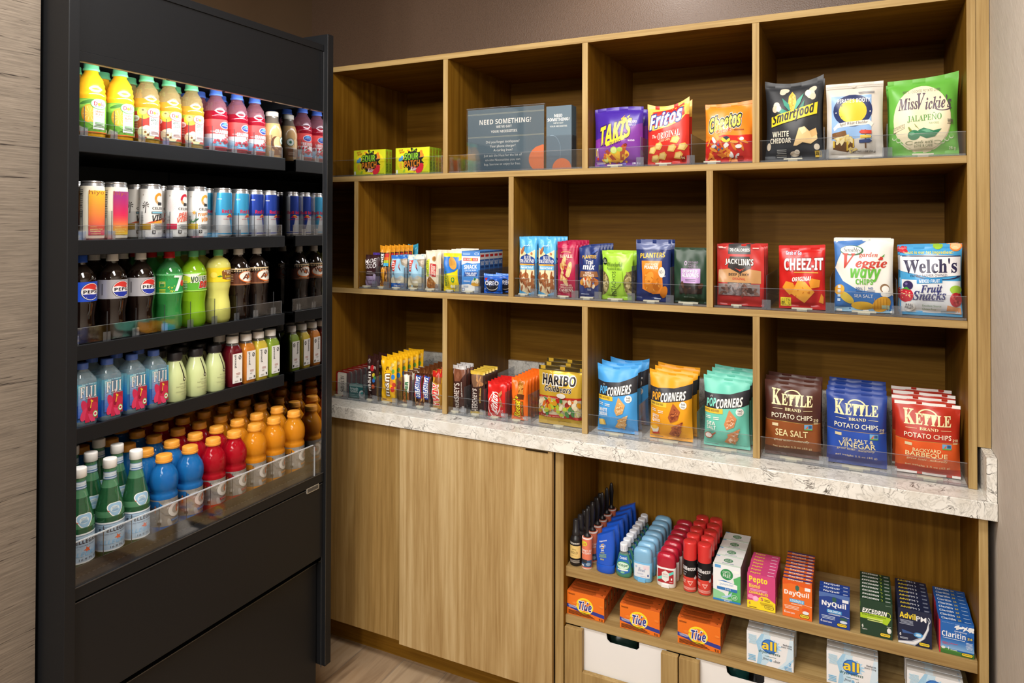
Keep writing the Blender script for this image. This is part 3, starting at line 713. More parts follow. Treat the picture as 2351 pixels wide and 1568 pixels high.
B['fritos'] = bag('snack_bag', .135, .188, .055, 'd2342a', [
    R(0, 79, 100, 100, 'eec25c'), P([(0, 60), (0, 100), (100, 100), (100, 84), (84, 72), (55, 62), (20, 57)], 'eec25c'), P([(10, 66), (14, 88), (88, 97), (92, 80), (70, 70), (40, 64)], 'c92f26'),
    T('Fritos', 8, 65, 86, 90, 'f6f4ef', 'i', sl=.18, out=[('27418f', .06), ], b=.03), LINES(30, 62, 52, 65, 1, 'f0d9a0'),
    T('The', 15, 44, 27, 50, 'f4ecd8', 'x'), T('ORIGINAL', 30, 44, 82, 55, 'f4ecd8', 's', sl=.14), T('CORN CHIPS', 34, 38, 60, 42, 'f0dca8', '', sl=.12),
    [P([(x, y), (x + 5, y + 9), (x + 17, y + 11), (x + 22, y + 6), (x + 15, y - 2)], 'e8b85a') for x, y in ((20, 26), (60, 36), (4, 20), (28, 10), (52, 22), (66, 10), (76, 24), (10, 6))],
    [P([(x + 3, y + 1), (x + 7, y + 8), (x + 16, y + 9), (x + 18, y + 6), (x + 13, y)], 'f2d184') for x, y in ((20, 26), (60, 36), (4, 20), (28, 10), (52, 22), (66, 10), (76, 24), (10, 6))],
    R(82, 4, 92, 13, '8f1c17'), T('34', 83, 8, 91, 12, 'f0dca8')], cr=(.008, .022), sag=.006, seed=12, waist=.02, rough=.32)
B['cheetos'] = bag('snack_bag', .140, .178, .05, 'ee8a2a', [
    P([(0, 0), (100, 0), (100, 46), (72, 44), (40, 46), (0, 36)], 'cc2b22'), R(0, 95, 100, 100, 'e0842c'),
    T('Cheetos', 10, 56, 78, 81, 'f2dc4e', 'i', sl=.16, out=[('f3efe6', .11), ('232021', .085)], b=.03), T('Crunchy', 26, 49, 60, 58, 'd23a24', 'x', sl=.15, out='f6d9a0', ow=.04), LINES(62, 53, 84, 57, 1, '9a4a14'),
    BL(8, 8, 84, 44, 26, 10, 2.6, ['e8862a', 'f09a3a', 'd97220'], 8), BL(15, 8, 80, 40, 9, 6, 3, ['f2ece6', 'e6dcd6'], 12), E(46, 38, 9, 4.5, 'f4d04a'), P([(40, 42), (48, 44), (54, 41), (47, 37)], '2a3a4c'), BL(20, 12, 40, 36, 4, 2, 2, ['47689c'], 3),
    R(68, 3, 80, 10, 'a81d18')], cr=(.002, .008), seed=13, waist=.02, rough=.33, wr=1.3)
B['smart'] = bag('popcorn_bag', .160, .226, .06, '2d2f33', [
    BL(14, 84, 90, 92, 2, 7, 4, ['d9c9b2'], 3), E(20, 70, 6, 5, 'e2d3bd'), E(17, 66, 5, 4.5, 'd4c2a8'), E(24, 66, 4.5, 4, 'efe4d2'), E(80, 82, 7, 5, 'e2d3bd'), E(75, 84, 5, 4, 'efe4d2'), E(84, 79, 5, 4, 'd4c2a8'), E(35, 90, 8, 3, 'd9c9b2'),
    P([(40, 66), (42, 82), (48, 88), (54, 82), (56, 68), (48, 60)], 'eab93c'), BL(42, 66, 54, 84, 24, 1.6, 1, ['f4d268', 'd9a22c'], 6), P([(46, 60), (34, 70), (30, 80), (42, 72)], '2f8f78'), P([(50, 60), (62, 72), (68, 84), (56, 76)], '3aa58a'), P([(44, 60), (30, 66), (24, 62), (36, 56)], '2f8f78'), P([(60, 66), (70, 76), (68, 66), (58, 60)], '277a66'),
    P([(10, 43), (92, 58), (93, 72), (10, 56)], 'f1cf2c'), T('Smartfood', 12, 49, 88, 66, '26272b', 'i', sl=.185, b=.03),
    T('WHITE', 12, 30, 42, 37, 'e9dfc9'), T('CHEDDAR', 8, 22, 46, 28.5, 'e9dfc9'), P([(50, 18), (60, 40), (70, 42), (78, 36), (90, 40), (92, 26), (80, 20), (66, 22), (56, 18)], 'ecc990'), P([(60, 40), (70, 42), (74, 36), (66, 32)], 'f4dcae'), P([(78, 36), (90, 40), (92, 32), (82, 28)], 'dcb478'),
    LINES(20, 4, 38, 15, 5, '9c9a94'), E(52, 8, 8, 3.4, 'dfd0b8'), E(56, 10, 4.5, 3, 'efe4d2'), E(90, 16, 5, 4, 'dfd0b8'), E(6, 18, 3.5, 5, 'd4c2a8'), R(86, 3, 97, 11, 'e0b93c'), T('28.3', 87, 6, 96, 10, '26272b')], cr=(.012, .020), sag=.004, seed=14, waist=.07, rough=.42)
B['pirate'] = bag('puffs_bag', .146, .213, .052, 'd8d1c6', [
    R(9, 18, 80, 82, '8fb3de'), P([(9, 6), (86, 6), (86, 22), (60, 26), (30, 22), (9, 24)], 'd8d1c6'), E(47, 62, 35, 21.5, '24315f'), E(47, 61, 25, 16, 'f0c63a'),
    T("PIRATE'S BOOTY", 20, 72.5, 78, 78, 'f0ece4', 'b'), E(17, 60, 1.2, .8, 'f0ece4'), E(78, 60, 1.2, .8, 'f0ece4'),
    P([(12, 40), (20, 46), (76, 49), (84, 44), (80, 40), (76, 43), (20, 40), (14, 36)], 'efe9dc'), T('Aged White Cheddar', 22, 42.2, 74, 47.2, '2c2c33', 'x', sl=.05),
    P([(12, 12), (38, 8), (50, 14), (49, 25), (14, 22)], '6a4726'), BL(16, 20, 46, 29, 22, 5, 2.4, ['e6cf8a', 'f0dfa8', 'd9b860'], 5), P([(10, 26), (36, 30), (34, 36), (10, 33)], '7a5430'), R(12, 14, 15, 23, 'e0b83a'), R(36, 10, 39, 22, 'e0b83a'), R(47, 14, 49, 24, 'e0b83a'), BL(40, 9, 56, 13, 7, 3, 1.4, ['dfc57c', 'cfae5a'], 8),
    R(68, 12, 70.5, 36, '6a4726'), P([(58, 33), (62, 36), (80, 35), (80, 30.5), (62, 31)], 'c8402e'), R(60, 25.5, 79, 29, 'ecc43a'), P([(58, 23), (76, 24), (81, 21.4), (76, 19), (58, 19)], '2f4272'),
    T('NET WT 1 OZ (28 g)', 45, 6.4, 86, 9, '2c2c33', '', b=.01), R(0, 93, 100, 93.6, 'bdb5a8'), R(0, 96, 100, 96.5, 'bdb5a8'), E(49, 95, 4, 2.2, 'c6beb1'), LINES(56, 84, 86, 87, 2, '5a6172')], seal=.055, seed=15, waist=.035, rough=.36)
B['vickie'] = bag('chip_bag', .168, .205, .06, '68b444', [
    E(48, 47, 42, 43, 'efe3bf', n=40), BL(10, 20, 90, 23, 0, 2, 2, ['fff'], 1), [E(8 + 6.3 * i, 12 + abs(i - 6.5) ** 2 * .28, 3.3, 2.6, 'd7e8bf') for i in range(14)], [E(8 + 6.3 * i, 12.8 + abs(i - 6.5) ** 2 * .28, 2.5, 2, '68b444') for i in range(14)], E(48, 48, 41, 41.5, 'efe3bf', n=40),
    T('KETTLE COOKED POTATO CHIPS', 21, 82, 74, 85.5, '6a6658', ''),
    T('Miss', 13, 60, 42, 76, '5b4b58', 'x', sl=.03, b=.012), T('V', 41, 60, 53, 81, '5b4b58', 'x', b=.012), T("ickie's", 52.5, 60, 90, 76, '5b4b58', 'x', sl=.05, b=.012), ARC(78, 62, 13, 5, 200, 350, '5b4b58', .25),
    T('JALAPEÑO', 26, 44, 76, 55, '5e9a4c', 's', sl=.05), T('FLAVORED', 58, 40.5, 72, 43, '7da86c', ''), P([(6, 30), (22, 36), (22, 42), (6, 37)], '8a8468'), P([(6.6, 30.6), (21.4, 36.3), (21.4, 41.3), (6.6, 36.5)], 'efe3bf'), T('NO ARTIFICIAL', 7, 35, 21, 38.5, '6a6658', '', sl=.3),
    E(36, 27, 9, 6.5, '35805a'), E(33, 29, 4, 2.5, '5fa37e'), P([(42, 33), (50, 36), (64, 32), (76, 34), (66, 24), (54, 22), (44, 26)], '2f7a55'), P([(46, 33), (56, 34), (64, 30), (54, 30)], '66a884'), P([(44, 34), (38, 40), (36, 42), (38, 38)], '8a9a4c'), P([(30, 31), (27, 37), (28.5, 38), (33, 33)], '8a9a4c'),
    T('made with', 37, 16, 63, 20, '6d7a50', 'c'), T('LOVE & CARE', 37, 11.5, 63, 15, '6d7a50', ''), ARC(30, 17, 6, 2.6, 30, 330, '8d9a6c', .25), ARC(70, 17, 6, 2.6, 210, 510, '8d9a6c', .25), LINES(84, 40, 93, 47, 4, '6a6658'), T('28 g', 86, 6, 95, 11, 'dfe8c0')], seal=.07, cr=(.004, .020), sag=-.004, seed=16, waist=.05, rough=.4)

B['made'] = bag('granola_bag', .068, .123, .035, '3c2226', [
    R(0, 2, 100, 34, 'b7a3c9'), T('MADE', 6, 74, 82, 88, 'f2eef0', '', sl=.08, b=.012), T('GOOD', 6, 58, 86, 73, 'f2eef0', '', sl=.06, b=.012), T('ORGANIC', 28, 46, 62, 50, 'd9cfd2', ''), T('GRANOLA BITES', 18, 40, 78, 44, 'd9cfd2', ''),
    E(76, 34, 11, 8, 'c9b8d8'), T('chocolate chip', 24, 18, 74, 23, '4c2a3c', '')], seal=.05, seed=21, waist=.03)
B['kind'] = bag('snack_bar', .048, .156, .016, 'e39a25', [
    R(4, 50, 96, 85, '2b241f'), R(12, 54, 42, 82, '171412'), T('KIND', 16, 55, 38, 81, 'f4f0ea', 'b', rot=-90), R(46, 74, 92, 83, 'd2352e'), R(46, 67, 92, 74, 'e0762a'), R(46, 60, 92, 67, 'b9c83a'), R(46, 53, 92, 60, '4fb3dc'),
    R(6, 6, 92, 49, '8a5a34'), BL(8, 6, 90, 48, 60, 9, 2.4, ['c98f52', '6b3c20', 'e2bd88', 'a46a3a', '4e2a18'], 7), R(34, 10, 58, 47, 'e8a22c'), T('almond nut', 40, 12, 52, 45, '4a2a14', '', rot=-90)], seal=.08, cr=(.006, .004), seed=22, waist=.12, rough=.3)
B['clif'] = bag('energy_bar', .073, .124, .02, '9cc7de', [
    R(0, 90, 100, 100, '2f6fc4'), R(0, 2, 100, 16, '1f5fb8'), P([(58, 88), (100, 92), (100, 62), (88, 70), (74, 72), (66, 82)], '9b8f7e'), P([(70, 84), (100, 88), (100, 74), (86, 78)], 'b8ad9c'),
    P([(8, 52), (12, 84), (34, 86), (28, 52)], 'c5362c'), T('CLIF', 12, 56, 27, 82, 'f4f0ea', 'b', rot=90), P([(0, 16), (0, 30), (22, 37), (44, 31), (66, 39), (100, 31), (100, 16)], 'd9cdb0'), P([(18, 33), (22, 37), (30, 33), (44, 31), (58, 35), (66, 39), (76, 33), (60, 28), (36, 26)], 'b3b8b6'),
    P([(54, 74), (58, 72), (57, 66), (64, 60), (60, 58), (53, 64)], 'c0392b'), P([(57, 64), (66, 56), (64, 54), (56, 60)], '3b3a4a'), E(56, 75, 2.2, 1.8, 'e0b890'), LINES(6, 42, 26, 49, 2, '3a4a58'), P([(30, 18), (34, 23), (66, 23), (70, 18), (50, 15)], 'efe9d6'), T('CHOCOLATE CHIP', 20, 6, 80, 11, 'f0ece2')], seal=.05, seed=23, waist=.02, rough=.36)
B['clifw'] = bag('energy_bar', .072, .127, .02, '9cc7de', [
    R(0, 88, 100, 100, 'e6dfcc'), R(0, 2, 100, 18, 'd8cba6'), P([(58, 86), (100, 90), (100, 60), (88, 68), (74, 70), (66, 80)], '9b8f7e'), P([(70, 82), (100, 86), (100, 72), (86, 76)], 'b8ad9c'),
    P([(8, 52), (12, 84), (34, 86), (28, 52)], 'c5362c'), T('CLIF', 12, 56, 27, 82, 'f4f0ea', 'b', rot=90), P([(0, 18), (0, 32), (22, 39), (44, 33), (66, 41), (100, 33), (100, 18)], 'cfc3a4'), P([(18, 35), (22, 39), (30, 35), (44, 33), (58, 37), (66, 41), (76, 35), (60, 30), (36, 28)], 'b3b8b6'),
    P([(54, 74), (58, 72), (57, 66), (64, 60), (60, 58), (53, 64)], 'c0392b'), P([(57, 64), (66, 56), (64, 54), (56, 60)], '3b3a4a'), E(56, 75, 2.2, 1.8, 'e0b890'), LINES(6, 42, 26, 49, 2, '3a4a58'), P([(30, 20), (34, 25), (66, 25), (70, 20), (50, 17)], 'efe9d6'), T('WHITE CHOCOLATE MACADAMIA', 10, 7, 90, 11, '6a4a2a')], seal=.05, seed=24, waist=.02, rough=.36)
B['bisc'] = bag('biscuit_packet', .066, .145, .02, 'e2d5bd', [
    P([(4, 34), (6, 74), (34, 80), (26, 34)], 'd9dc3a'), T('BISCUITS', 10, 38, 26, 74, '4a7a2c', 'b', rot=90), P([(36, 36), (38, 68), (76, 66), (72, 34)], 'b3242a'), T('CINNAMON', 44, 38, 52, 65, 'f4e6d4', 'b', rot=90), T('ALMOND', 54, 40, 61, 62, 'f4e6d4', 'b', rot=90), T('BUTTER', 63, 38, 70, 62, 'f4e6d4', 'b', rot=90),
    P([(8, 10), (12, 28), (40, 36), (86, 12), (84, 6), (20, 5)], 'b0713a'), BL(14, 8, 70, 28, 20, 5, 2, ['c68a4e', '945a2a', 'd9a468'], 5), P([(40, 36), (86, 12), (88, 15), (46, 38)], 'efe2c4'), E(60, 80, 14, 6, 'b98850'), E(60, 80, 9, 4, '9a6a34'), T('warm spice blend', 80, 34, 86, 64, '8a6a3c', '', rot=90)], seal=.05, seed=25, waist=.02)
B['belv'] = bag('biscuit_packet', .076, .137, .022, 'edd51c', [
    P([(0, 44), (0, 92), (86, 90), (86, 60), (66, 52), (40, 48)], '2c72c4'), R(0, 90, 100, 100, 'f0dc2a'), P([(86, 8), (86, 80), (100, 84), (100, 8)], '3a6fb4'), E(54, 74, 25, 15, 'd9a04a', -20), [R(36 + 8 * i, 66 + i, 38 + 8 * i, 84 - i, 'b57a2c') for i in range(5)],
    T('belVita', 8, 14, 24, 52, '2f7f3a', 'b', rot=90), T('CRUNCHY', 28, 14, 36, 44, '3d8a44', '', rot=90), E(56, 30, 9, 7, '3f9a44'), P([(50, 30), (56, 36), (62, 30), (56, 26)], 'edd51c'), E(50, 12, 7, 5, 'f2ecd0'), E(64, 12, 7, 5, 'e8dc90')], seal=.06, seed=26, waist=.02)
B['belv2'] = bag('biscuit_packet', .076, .15, .022, 'e4dfd2', [R(0, 80, 100, 88, 'd8cdb8')], seal=.06, seed=27, waist=.02)
B['oreo'] = bag('cookie_packet', .070, .066, .028, '1f5fc8', [
    E(50, 42, 33, 33, '2b2a33'), E(50, 44, 28, 27, '3c3a44'), E(50, 36, 30, 20, 'efeae0'), E(50, 44, 31, 24, '2b2a33'), T('OREO', 14, 44, 86, 66, 'f6f4f0', 'b', out='1c3f9a', ow=.05, b=.02), P([(8, 78), (24, 82), (20, 66)], 'c8302c'), E(10, 24, 6, 6, 'dfe6f2'), R(0, 90, 100, 100, '6f9ae0')], seal=.08, cr=(.004, .002), seed=28, waist=.02, rough=.3)

def almonds(x0, y0, x1, y1, n, s): return BL(x0, y0, x1, y1, n, 8.5, 3.0, ['9a5a30', 'b06c3c', '8a4c26', 'a8623a'], s)
B['blue'] = bag('nut_tube', .066, .20, .024, '56aee0', [
    P([(6, 8), (50, 2), (94, 8), (94, 78), (50, 70), (6, 82)], 'ecd9b2'), P([(10, 80), (50, 66), (94, 76), (94, 62), (10, 62)], 'e6cf9a'), P([(8, 60), (14, 66), (50, 71), (92, 64), (96, 58), (92, 50), (8, 52)], '1d3f88'),
    T('BLUE', 32, 61.5, 74, 67.5, 'f2f0ea', 's'), T('DIAMOND', 10, 55.5, 92, 61.5, 'f2f0ea', 's'), R(8, 51.5, 92, 54, 'd8a03c'), P([(6, 44), (6, 51), (94, 51), (94, 44)], '6fb2dc'), T('Roasted Salted', 14, 46, 86, 50, 'f4f4f2', 'x'),
    almonds(12, 8, 88, 40, 46, 3), E(24, 77, 11, 4, 'a8623a', 30), E(78, 72, 5, 2, 'a8623a'), P([(6, 8), (50, 2), (94, 8), (94, 2), (6, 2)], '56aee0'), T('made', 30, 84, 70, 88, 'd8ecf6', 'c')], seal=.05, seed=31, waist=.02, rough=.28)
B['sahale'] = bag('nut_packet', .074, .185, .026, 'a51440', [
    R(0, 88, 100, 100, 'b01a48'), T('SAHALE', 16, 71, 76, 77, 'f0dcc0', 's'), T('SNACKS', 34, 67.5, 58, 69.5, 'e8c8a8', ''), ARC(46, 79, 26, 3.4, 20, 160, 'd8a860', .2),
    E(36, 62, 16, 8, 'd8b478', 40), E(28, 55, 14, 6, 'c99c5c', -10), E(64, 50, 16, 10, 'd2a868', 55), E(56, 44, 10, 6, 'e0c08a', 30), E(26, 40, 13, 6, 'caa062', 60), E(40, 30, 20, 6, 'd8b478', -25), E(36, 54, 7, 2.4, 'c0602c'), BL(20, 30, 70, 62, 16, 4, 2, ['e6cc98', 'b98a4c'], 4),
    T('NATURALLY', 34, 24, 62, 26, 'e6c8b8', ''), T('POMEGRANATE', 20, 20.5, 76, 23.5, 'f0dcc8', 's'), T('VANILLA FLAVORED', 16, 16.5, 80, 19.5, 'f0dcc8', 's'), T('CASHEWS', 12, 10, 80, 15.5, 'f4e8d8', 's'), T('GLAZED MIX', 30, 7, 64, 9, 'e6c8b8', '')], seal=.06, seed=32, waist=.03)
B['trail'] = bag('trail_mix_packet', .074, .178, .024, '22346f', [
    T('PLANTERS', 20, 74, 86, 80, 'f0bb2e', 'b', sl=.0), T('Trail', 38, 63, 70, 71, 'f4f2ee', 'b'), T('mix', 22, 53.5, 80, 64, 'f4f2ee', 'i', b=.03), P([(4, 43), (10, 50), (88, 50), (92, 40), (4, 38)], '8f5f3c'), T('NUTS &', 34, 45.5, 62, 49, 'f0e6d8'), T('CHOCOLATE', 24, 40.5, 74, 44.5, 'f0e6d8'),
    E(50, 30, 44, 10, 'b56b34'), E(32, 30, 14, 7, 'c93a22'), E(68, 32, 9, 6, '3a6fc0'), E(56, 36, 9, 5, 'e8b93a'), BL(10, 22, 90, 37, 24, 7, 3.4, ['8a4a26', 'd8c0a0', '6b3418', 'c98a4a', 'e2d0b4'], 6), E(14, 29, 7, 5, 'd9952e'), LINES(42, 15, 62, 19, 2, 'c9cfe0'), LINES(10, 7, 50, 10, 1, 'b9c0d6'),
    P([(64, 84), (86, 92), (92, 88), (70, 82)], '2f4a94')], seal=.05, cr=(-.012, 0), seed=33, waist=.02)
B['pist'] = bag('pistachio_packet', .104, .158, .034, '9fcc3e', [
    E(-4, 34, 30, 26, '6b5f3c'), E(104, 34, 30, 26, '6b5f3c'), BL(2, 14, 20, 54, 26, 6, 3, ['b5a574', '8f8050', 'c9bb8c'], 5), BL(82, 14, 98, 54, 26, 6, 3, ['b5a574', '8f8050', 'c9bb8c'], 6), P([(28, 6), (30, 60), (72, 60), (74, 6), (66, 34)], '9fcc3e'),
    T('Wonderful', 18, 68, 70, 77, '1f3a22', ''), T('Roasted & Salted', 20, 61.5, 70, 66.5, '1f3a22', ''), T('PISTACHIOS', 36, 8, 50, 58, '1f3a22', '', rot=90), E(10, 79, 9, 7, '1c2a1e'), T('Get', 5, 79, 15, 83, 'dfe8c0', ''), T('Crackin', 3, 75, 17, 79, 'dfe8c0', '')], seal=.07, seed=34, waist=.06, rough=.3)
B['peanut'] = bag('peanut_packet', .112, .195, .04, '1f2f66', [
    R(0, 84, 100, 100, '5d6790'), T('PLANTERS', 15, 71, 86, 79, 'f0bb2e', 'b', sl=.03), P([(20, 20), (20, 66), (78, 66), (80, 14), (50, 12)], 'e8862a'), T('HONEY ROASTED', 30, 59, 68, 62, 'f6ead8', ''), T('PEANUTS', 28, 53, 68, 58.5, 'f8f2e8', 'b', b=.02), E(50, 32, 27, 19, 'd07a22'), E(42, 38, 15, 9, 'e09238', 30), E(62, 24, 10, 6, 'b86418'), E(82, 16, 12, 8, 'd07a22', 40), BL(30, 18, 70, 46, 18, 3, 1.2, ['b86a1c', 'e8a44a'], 3), E(78, 48, 8.5, 8.5, 'e6e2da'), T('NEW', 72, 46, 84, 51, '2a2a36', ''), LINES(52, 4, 72, 7, 1, 'cfd4e4'), LINES(80, 41, 88, 44, 2, 'cfd4e4')], seal=.08, seed=35, waist=.03, rough=.26)
B['dipped'] = bag('almond_pouch', .10, .172, .045, '27402f', [
    E(38, 72, 4.5, 4, 'a98fb0'), E(38, 72, 2.6, 2.4, '27402f'), T('ORCHARD', 45, 72, 75, 75.5, 'a98fb0', ''), T('VALLEY', 45, 68, 70, 71.4, 'a98fb0', ''), T('HARVEST', 45, 64, 74, 67.4, 'a98fb0', ''), R(24, 37, 82, 62, 'b692c4'), R(25, 36.5, 81, 62.5, 'b692c4'), T('DIPPED', 31, 55, 74, 60, '3a2a44', 'b'), T('DIPPED', 30.4, 55.3, 73.4, 60.3, 'f4eef6', 'b'), T('ALMONDS', 28, 46.5, 78, 54, '4a3a54', 'b'), T('ALMONDS', 27.4, 46.8, 77.4, 54.3, 'f4eef6', 'b'), LINES(36, 40, 70, 45, 2, '4a3a54'),
    R(20, 18, 88, 36, '2b2320'), BL(24, 20, 86, 34, 14, 8, 4, ['3d2b22', '54392c', '2a1d18'], 4), T('NET WT 2 OZ (56 g)', 34, 10, 66, 13, 'a9b3a6', '')], pouch=True, seal=.05, seed=36, waist=.0, rough=.36)
B['jerky'] = bag('jerky_pouch', .135, .185, .034, 'b92a26', [
    P([(24, 84), (25, 100), (72, 100), (72, 84)], '3a3a3c'), T('70 CALORIES', 28, 88, 70, 93, 'e8e2d8'), P([(4, 38), (4, 58), (30, 60), (70, 60), (94, 57), (94, 37)], 'b98a58'), P([(24, 62), (28, 80), (70, 80), (74, 62), (50, 52)], '2d2725'), T('JACK', 18, 66, 45, 76, 'f0ebe2', 'b', out='2d2725', ow=.06), T("LINK'S", 47, 66, 78, 76, 'f0ebe2', 'b', out='2d2725', ow=.06), P([(38, 62), (50, 56), (62, 62), (56, 60), (50, 59), (44, 60)], 'c0392b'),
    T('BEEF JERKY', 26, 47.5, 70, 53, '2a2020', 'b'), T('ORIGINAL', 34, 42, 62, 46, 'b0352a', 'b'), R(24, 34, 74, 38, '4a4444'), T('100% BEEF 10g PROTEIN', 26, 35, 72, 37, 'e0d8cc', ''), R(4, 17, 92, 36, '7d7270'), BL(8, 18, 88, 32, 40, 6, 2.4, ['5a3a30', '6e4c40', '473028', '8c7670'], 5), R(4, 17, 92, 17.6, '8f1f1c'), E(8, 95, 6, 1, 'e0a8a0'), LINES(76, 93, 90, 96, 1, 'e0b8b0'), LINES(4, 93, 20, 96, 1, 'e0b8b0')], seal=.05, pouch=True, seed=41, waist=.0, rough=.3)
B['cheez'] = bag('cracker_bag', .125, .182, .045, 'c3221f', [
    T('Grab n’ Go', 16, 86, 50, 92, 'e8e6ee', 'b', out='2a4a8c', ow=.04), T('CHEEZ-IT', 12, 62, 96, 81, 'f4f0e6', 'b', sl=.02, out='8f1512', ow=.05, b=.04), R(34, 58, 86, 59.4, 'e0a43c'), T('ORIGINAL', 30, 45, 72, 52, 'f4efe4', 'i', sl=.06, b=.03),
    P([(8, 34), (16, 44), (32, 42), (38, 30), (24, 22)], 'e2932e'), P([(66, 44), (72, 50), (90, 47), (88, 36), (70, 34)], 'e2932e'), P([(28, 24), (42, 46), (58, 44), (78, 28), (56, 10)], 'eaa23a'), BL(34, 18, 70, 40, 8, 2, 1.2, ['c9741e'], 3), P([(86, 12), (92, 26), (97, 20), (96, 10)], 'd98a2a'),
    R(4, 4, 27, 18, 'f0d83a'), T('100%', 7, 12, 25, 16, '2a2426'), T('REAL', 7, 8.5, 23, 11.6, '2a2426'), T('CHEESE', 7, 5, 25, 8, '2a2426')], seal=.06, seed=42, waist=.02, rough=.3, cr=(0, .004), wr=1.3)
B['veggie'] = bag('veggie_chip_bag', .15, .205, .05, 'e6e4dc', [
    P([(0, 0), (100, 0), (100, 24), (80, 27), (40, 31), (14, 42), (0, 60)], '3f74b8'), P([(0, 60), (0, 96), (62, 99), (34, 88), (14, 84), (6, 72)], '3f74b8'), R(0, 0, 100, 6, '9cc7e4'), E(30, 84, 20, 6.8, '2f6a44'), E(29, 84.5, 18, 5.6, 'f0eee4'), T('Sensible', 16, 82, 42, 88, '3a3a3c', 'x'),
    T('garden', 42, 74, 74, 82, 'c0392b', 'x'), T('V', 14, 60, 36, 80, 'c0392b', 'x', b=.02), T('eggie', 36, 58, 90, 74, 'c0392b', 'x', b=.015), E(80, 74, 3, 2.4, 'c0392b'), P([(80, 76), (86, 80), (84, 76)], '4a9a3c'), T('wavy', 27, 42, 80, 60, '62b43c', 'i', b=.03), T('CHIPS', 36, 38.5, 66, 46, '62b43c', 'b', b=.01),
    T('30%', 36, 31, 48, 34.5, '2f5a94'), LINES(36, 28.5, 48, 30.5, 1, '2f5a94'), R(51, 28, 51.6, 36, '2f5a94'), T('NO', 58, 32, 66, 35, '2f5a94'), LINES(55, 28.5, 70, 31.5, 2, '2f5a94'), T('SEA SALT', 34, 20.5, 66, 25, 'eef0f2', ''), E(86, 34, 8, 6, '8a6a4c'), E(87, 33, 6.5, 4.5, 'f2efe8'), E(88, 26, 9, 4, 'efece4'),
    E(20, 20, 15, 6, 'd9bc4a', -28), E(8, 30, 9, 7, 'e6a83c', 20), E(48, 9, 19, 6, 'ecba3a'), E(80, 12, 16, 10, 'e6a834', 20), [R(68 + 5 * i, 4, 69 + 5 * i, 20, 'c98a22') for i in range(5)], R(80, 5, 93, 11, 'bfd4b8'), [R(5, 14 + 6 * i, 10, 18 + 6 * i, 'cfe0ee') for i in range(4)]], seal=.05, cr=(.0, .0), sag=.0, seed=43, waist=.04, rough=.42)
B['welch'] = bag('fruit_snack_bag', .146, .192, .05, '4aa3d8', [
    P([(2, 4), (2, 50), (98, 50), (98, 4)], 'e2e6ea'), T('Fruit is our 1st Ingredient!', 8, 85.5, 86, 91, 'f2dc4a', 'b'), E(62, 98, 8, 5, '9cc83a'), E(90, 97, 10, 7, 'e8843a'), E(90, 97, 8, 5, 'f4c08a'), BL(0, 90, 10, 96, 8, 4, 3, ['c8303c'], 2),
    P([(0, 62), (0, 84), (50, 86), (98, 84), (98, 58), (50, 54)], 'e9e8ea'), R(0, 83, 98, 84.4, '2d2a4c'), T("Welch's", 5, 60, 92, 80, '2d2a4c', 's', sl=.03, b=.02), T('FAMILY FARMER OWNED', 16, 55, 76, 58.5, '2d2a4c', '', sl=.04), ARC(60, 58, 38, 7, 190, 352, '2d2a4c', .14), P([(26, 45), (26, 52), (68, 54), (68, 47)], '2f8fce'), T('MIXED FRUIT', 30, 47, 64, 51.4, 'f4f6f8', 'b', sl=.04),
    T('Fruit', 32, 33, 68, 44, '3a3f78', 'x', sl=.05, b=.01), T('Snacks', 20, 22.5, 74, 36, '3a3f78', 'x', sl=.04, b=.01), R(36, 21.5, 70, 22.3, '3a3f78'), E(12, 42, 8, 6.5, '3a2f5c'), E(9, 44, 2.5, 2, '7a6a9c'), E(9, 28, 12, 10, 'c8283c'), BL(2, 22, 16, 36, 14, 1.2, .8, ['f0c890'], 3), P([(2, 36), (10, 40), (16, 35), (10, 36)], '4a9a3c'), E(90, 38, 10, 6, 'a3cc4a'), E(90, 24, 10, 10, 'c8283c'), BL(82, 18, 97, 32, 14, 2.4, 1.6, ['e05a5c', 'a81e30'], 5), P([(74, 4), (76, 16), (98, 12), (98, 4)], 'e8a06a'), E(15, 12, 10, 7.5, 'e4e4e2'), E(15, 12, 9, 6.7, 'eeeeec'), T('REAL', 9, 12.5, 21, 16, '3a3a44'), T('FRUIT!', 8, 8.5, 22, 12, '3a3a44'), T('Excellent Source', 36, 13, 66, 16, '5a8a5a', ''), T('Gluten Free', 36, 8, 58, 11, '5a8a5a', ''), R(66, 4.5, 96, 8, 'b8cfe0')], seal=.06, seed=44, waist=.03, rough=.28, cr=(-.004, .004))

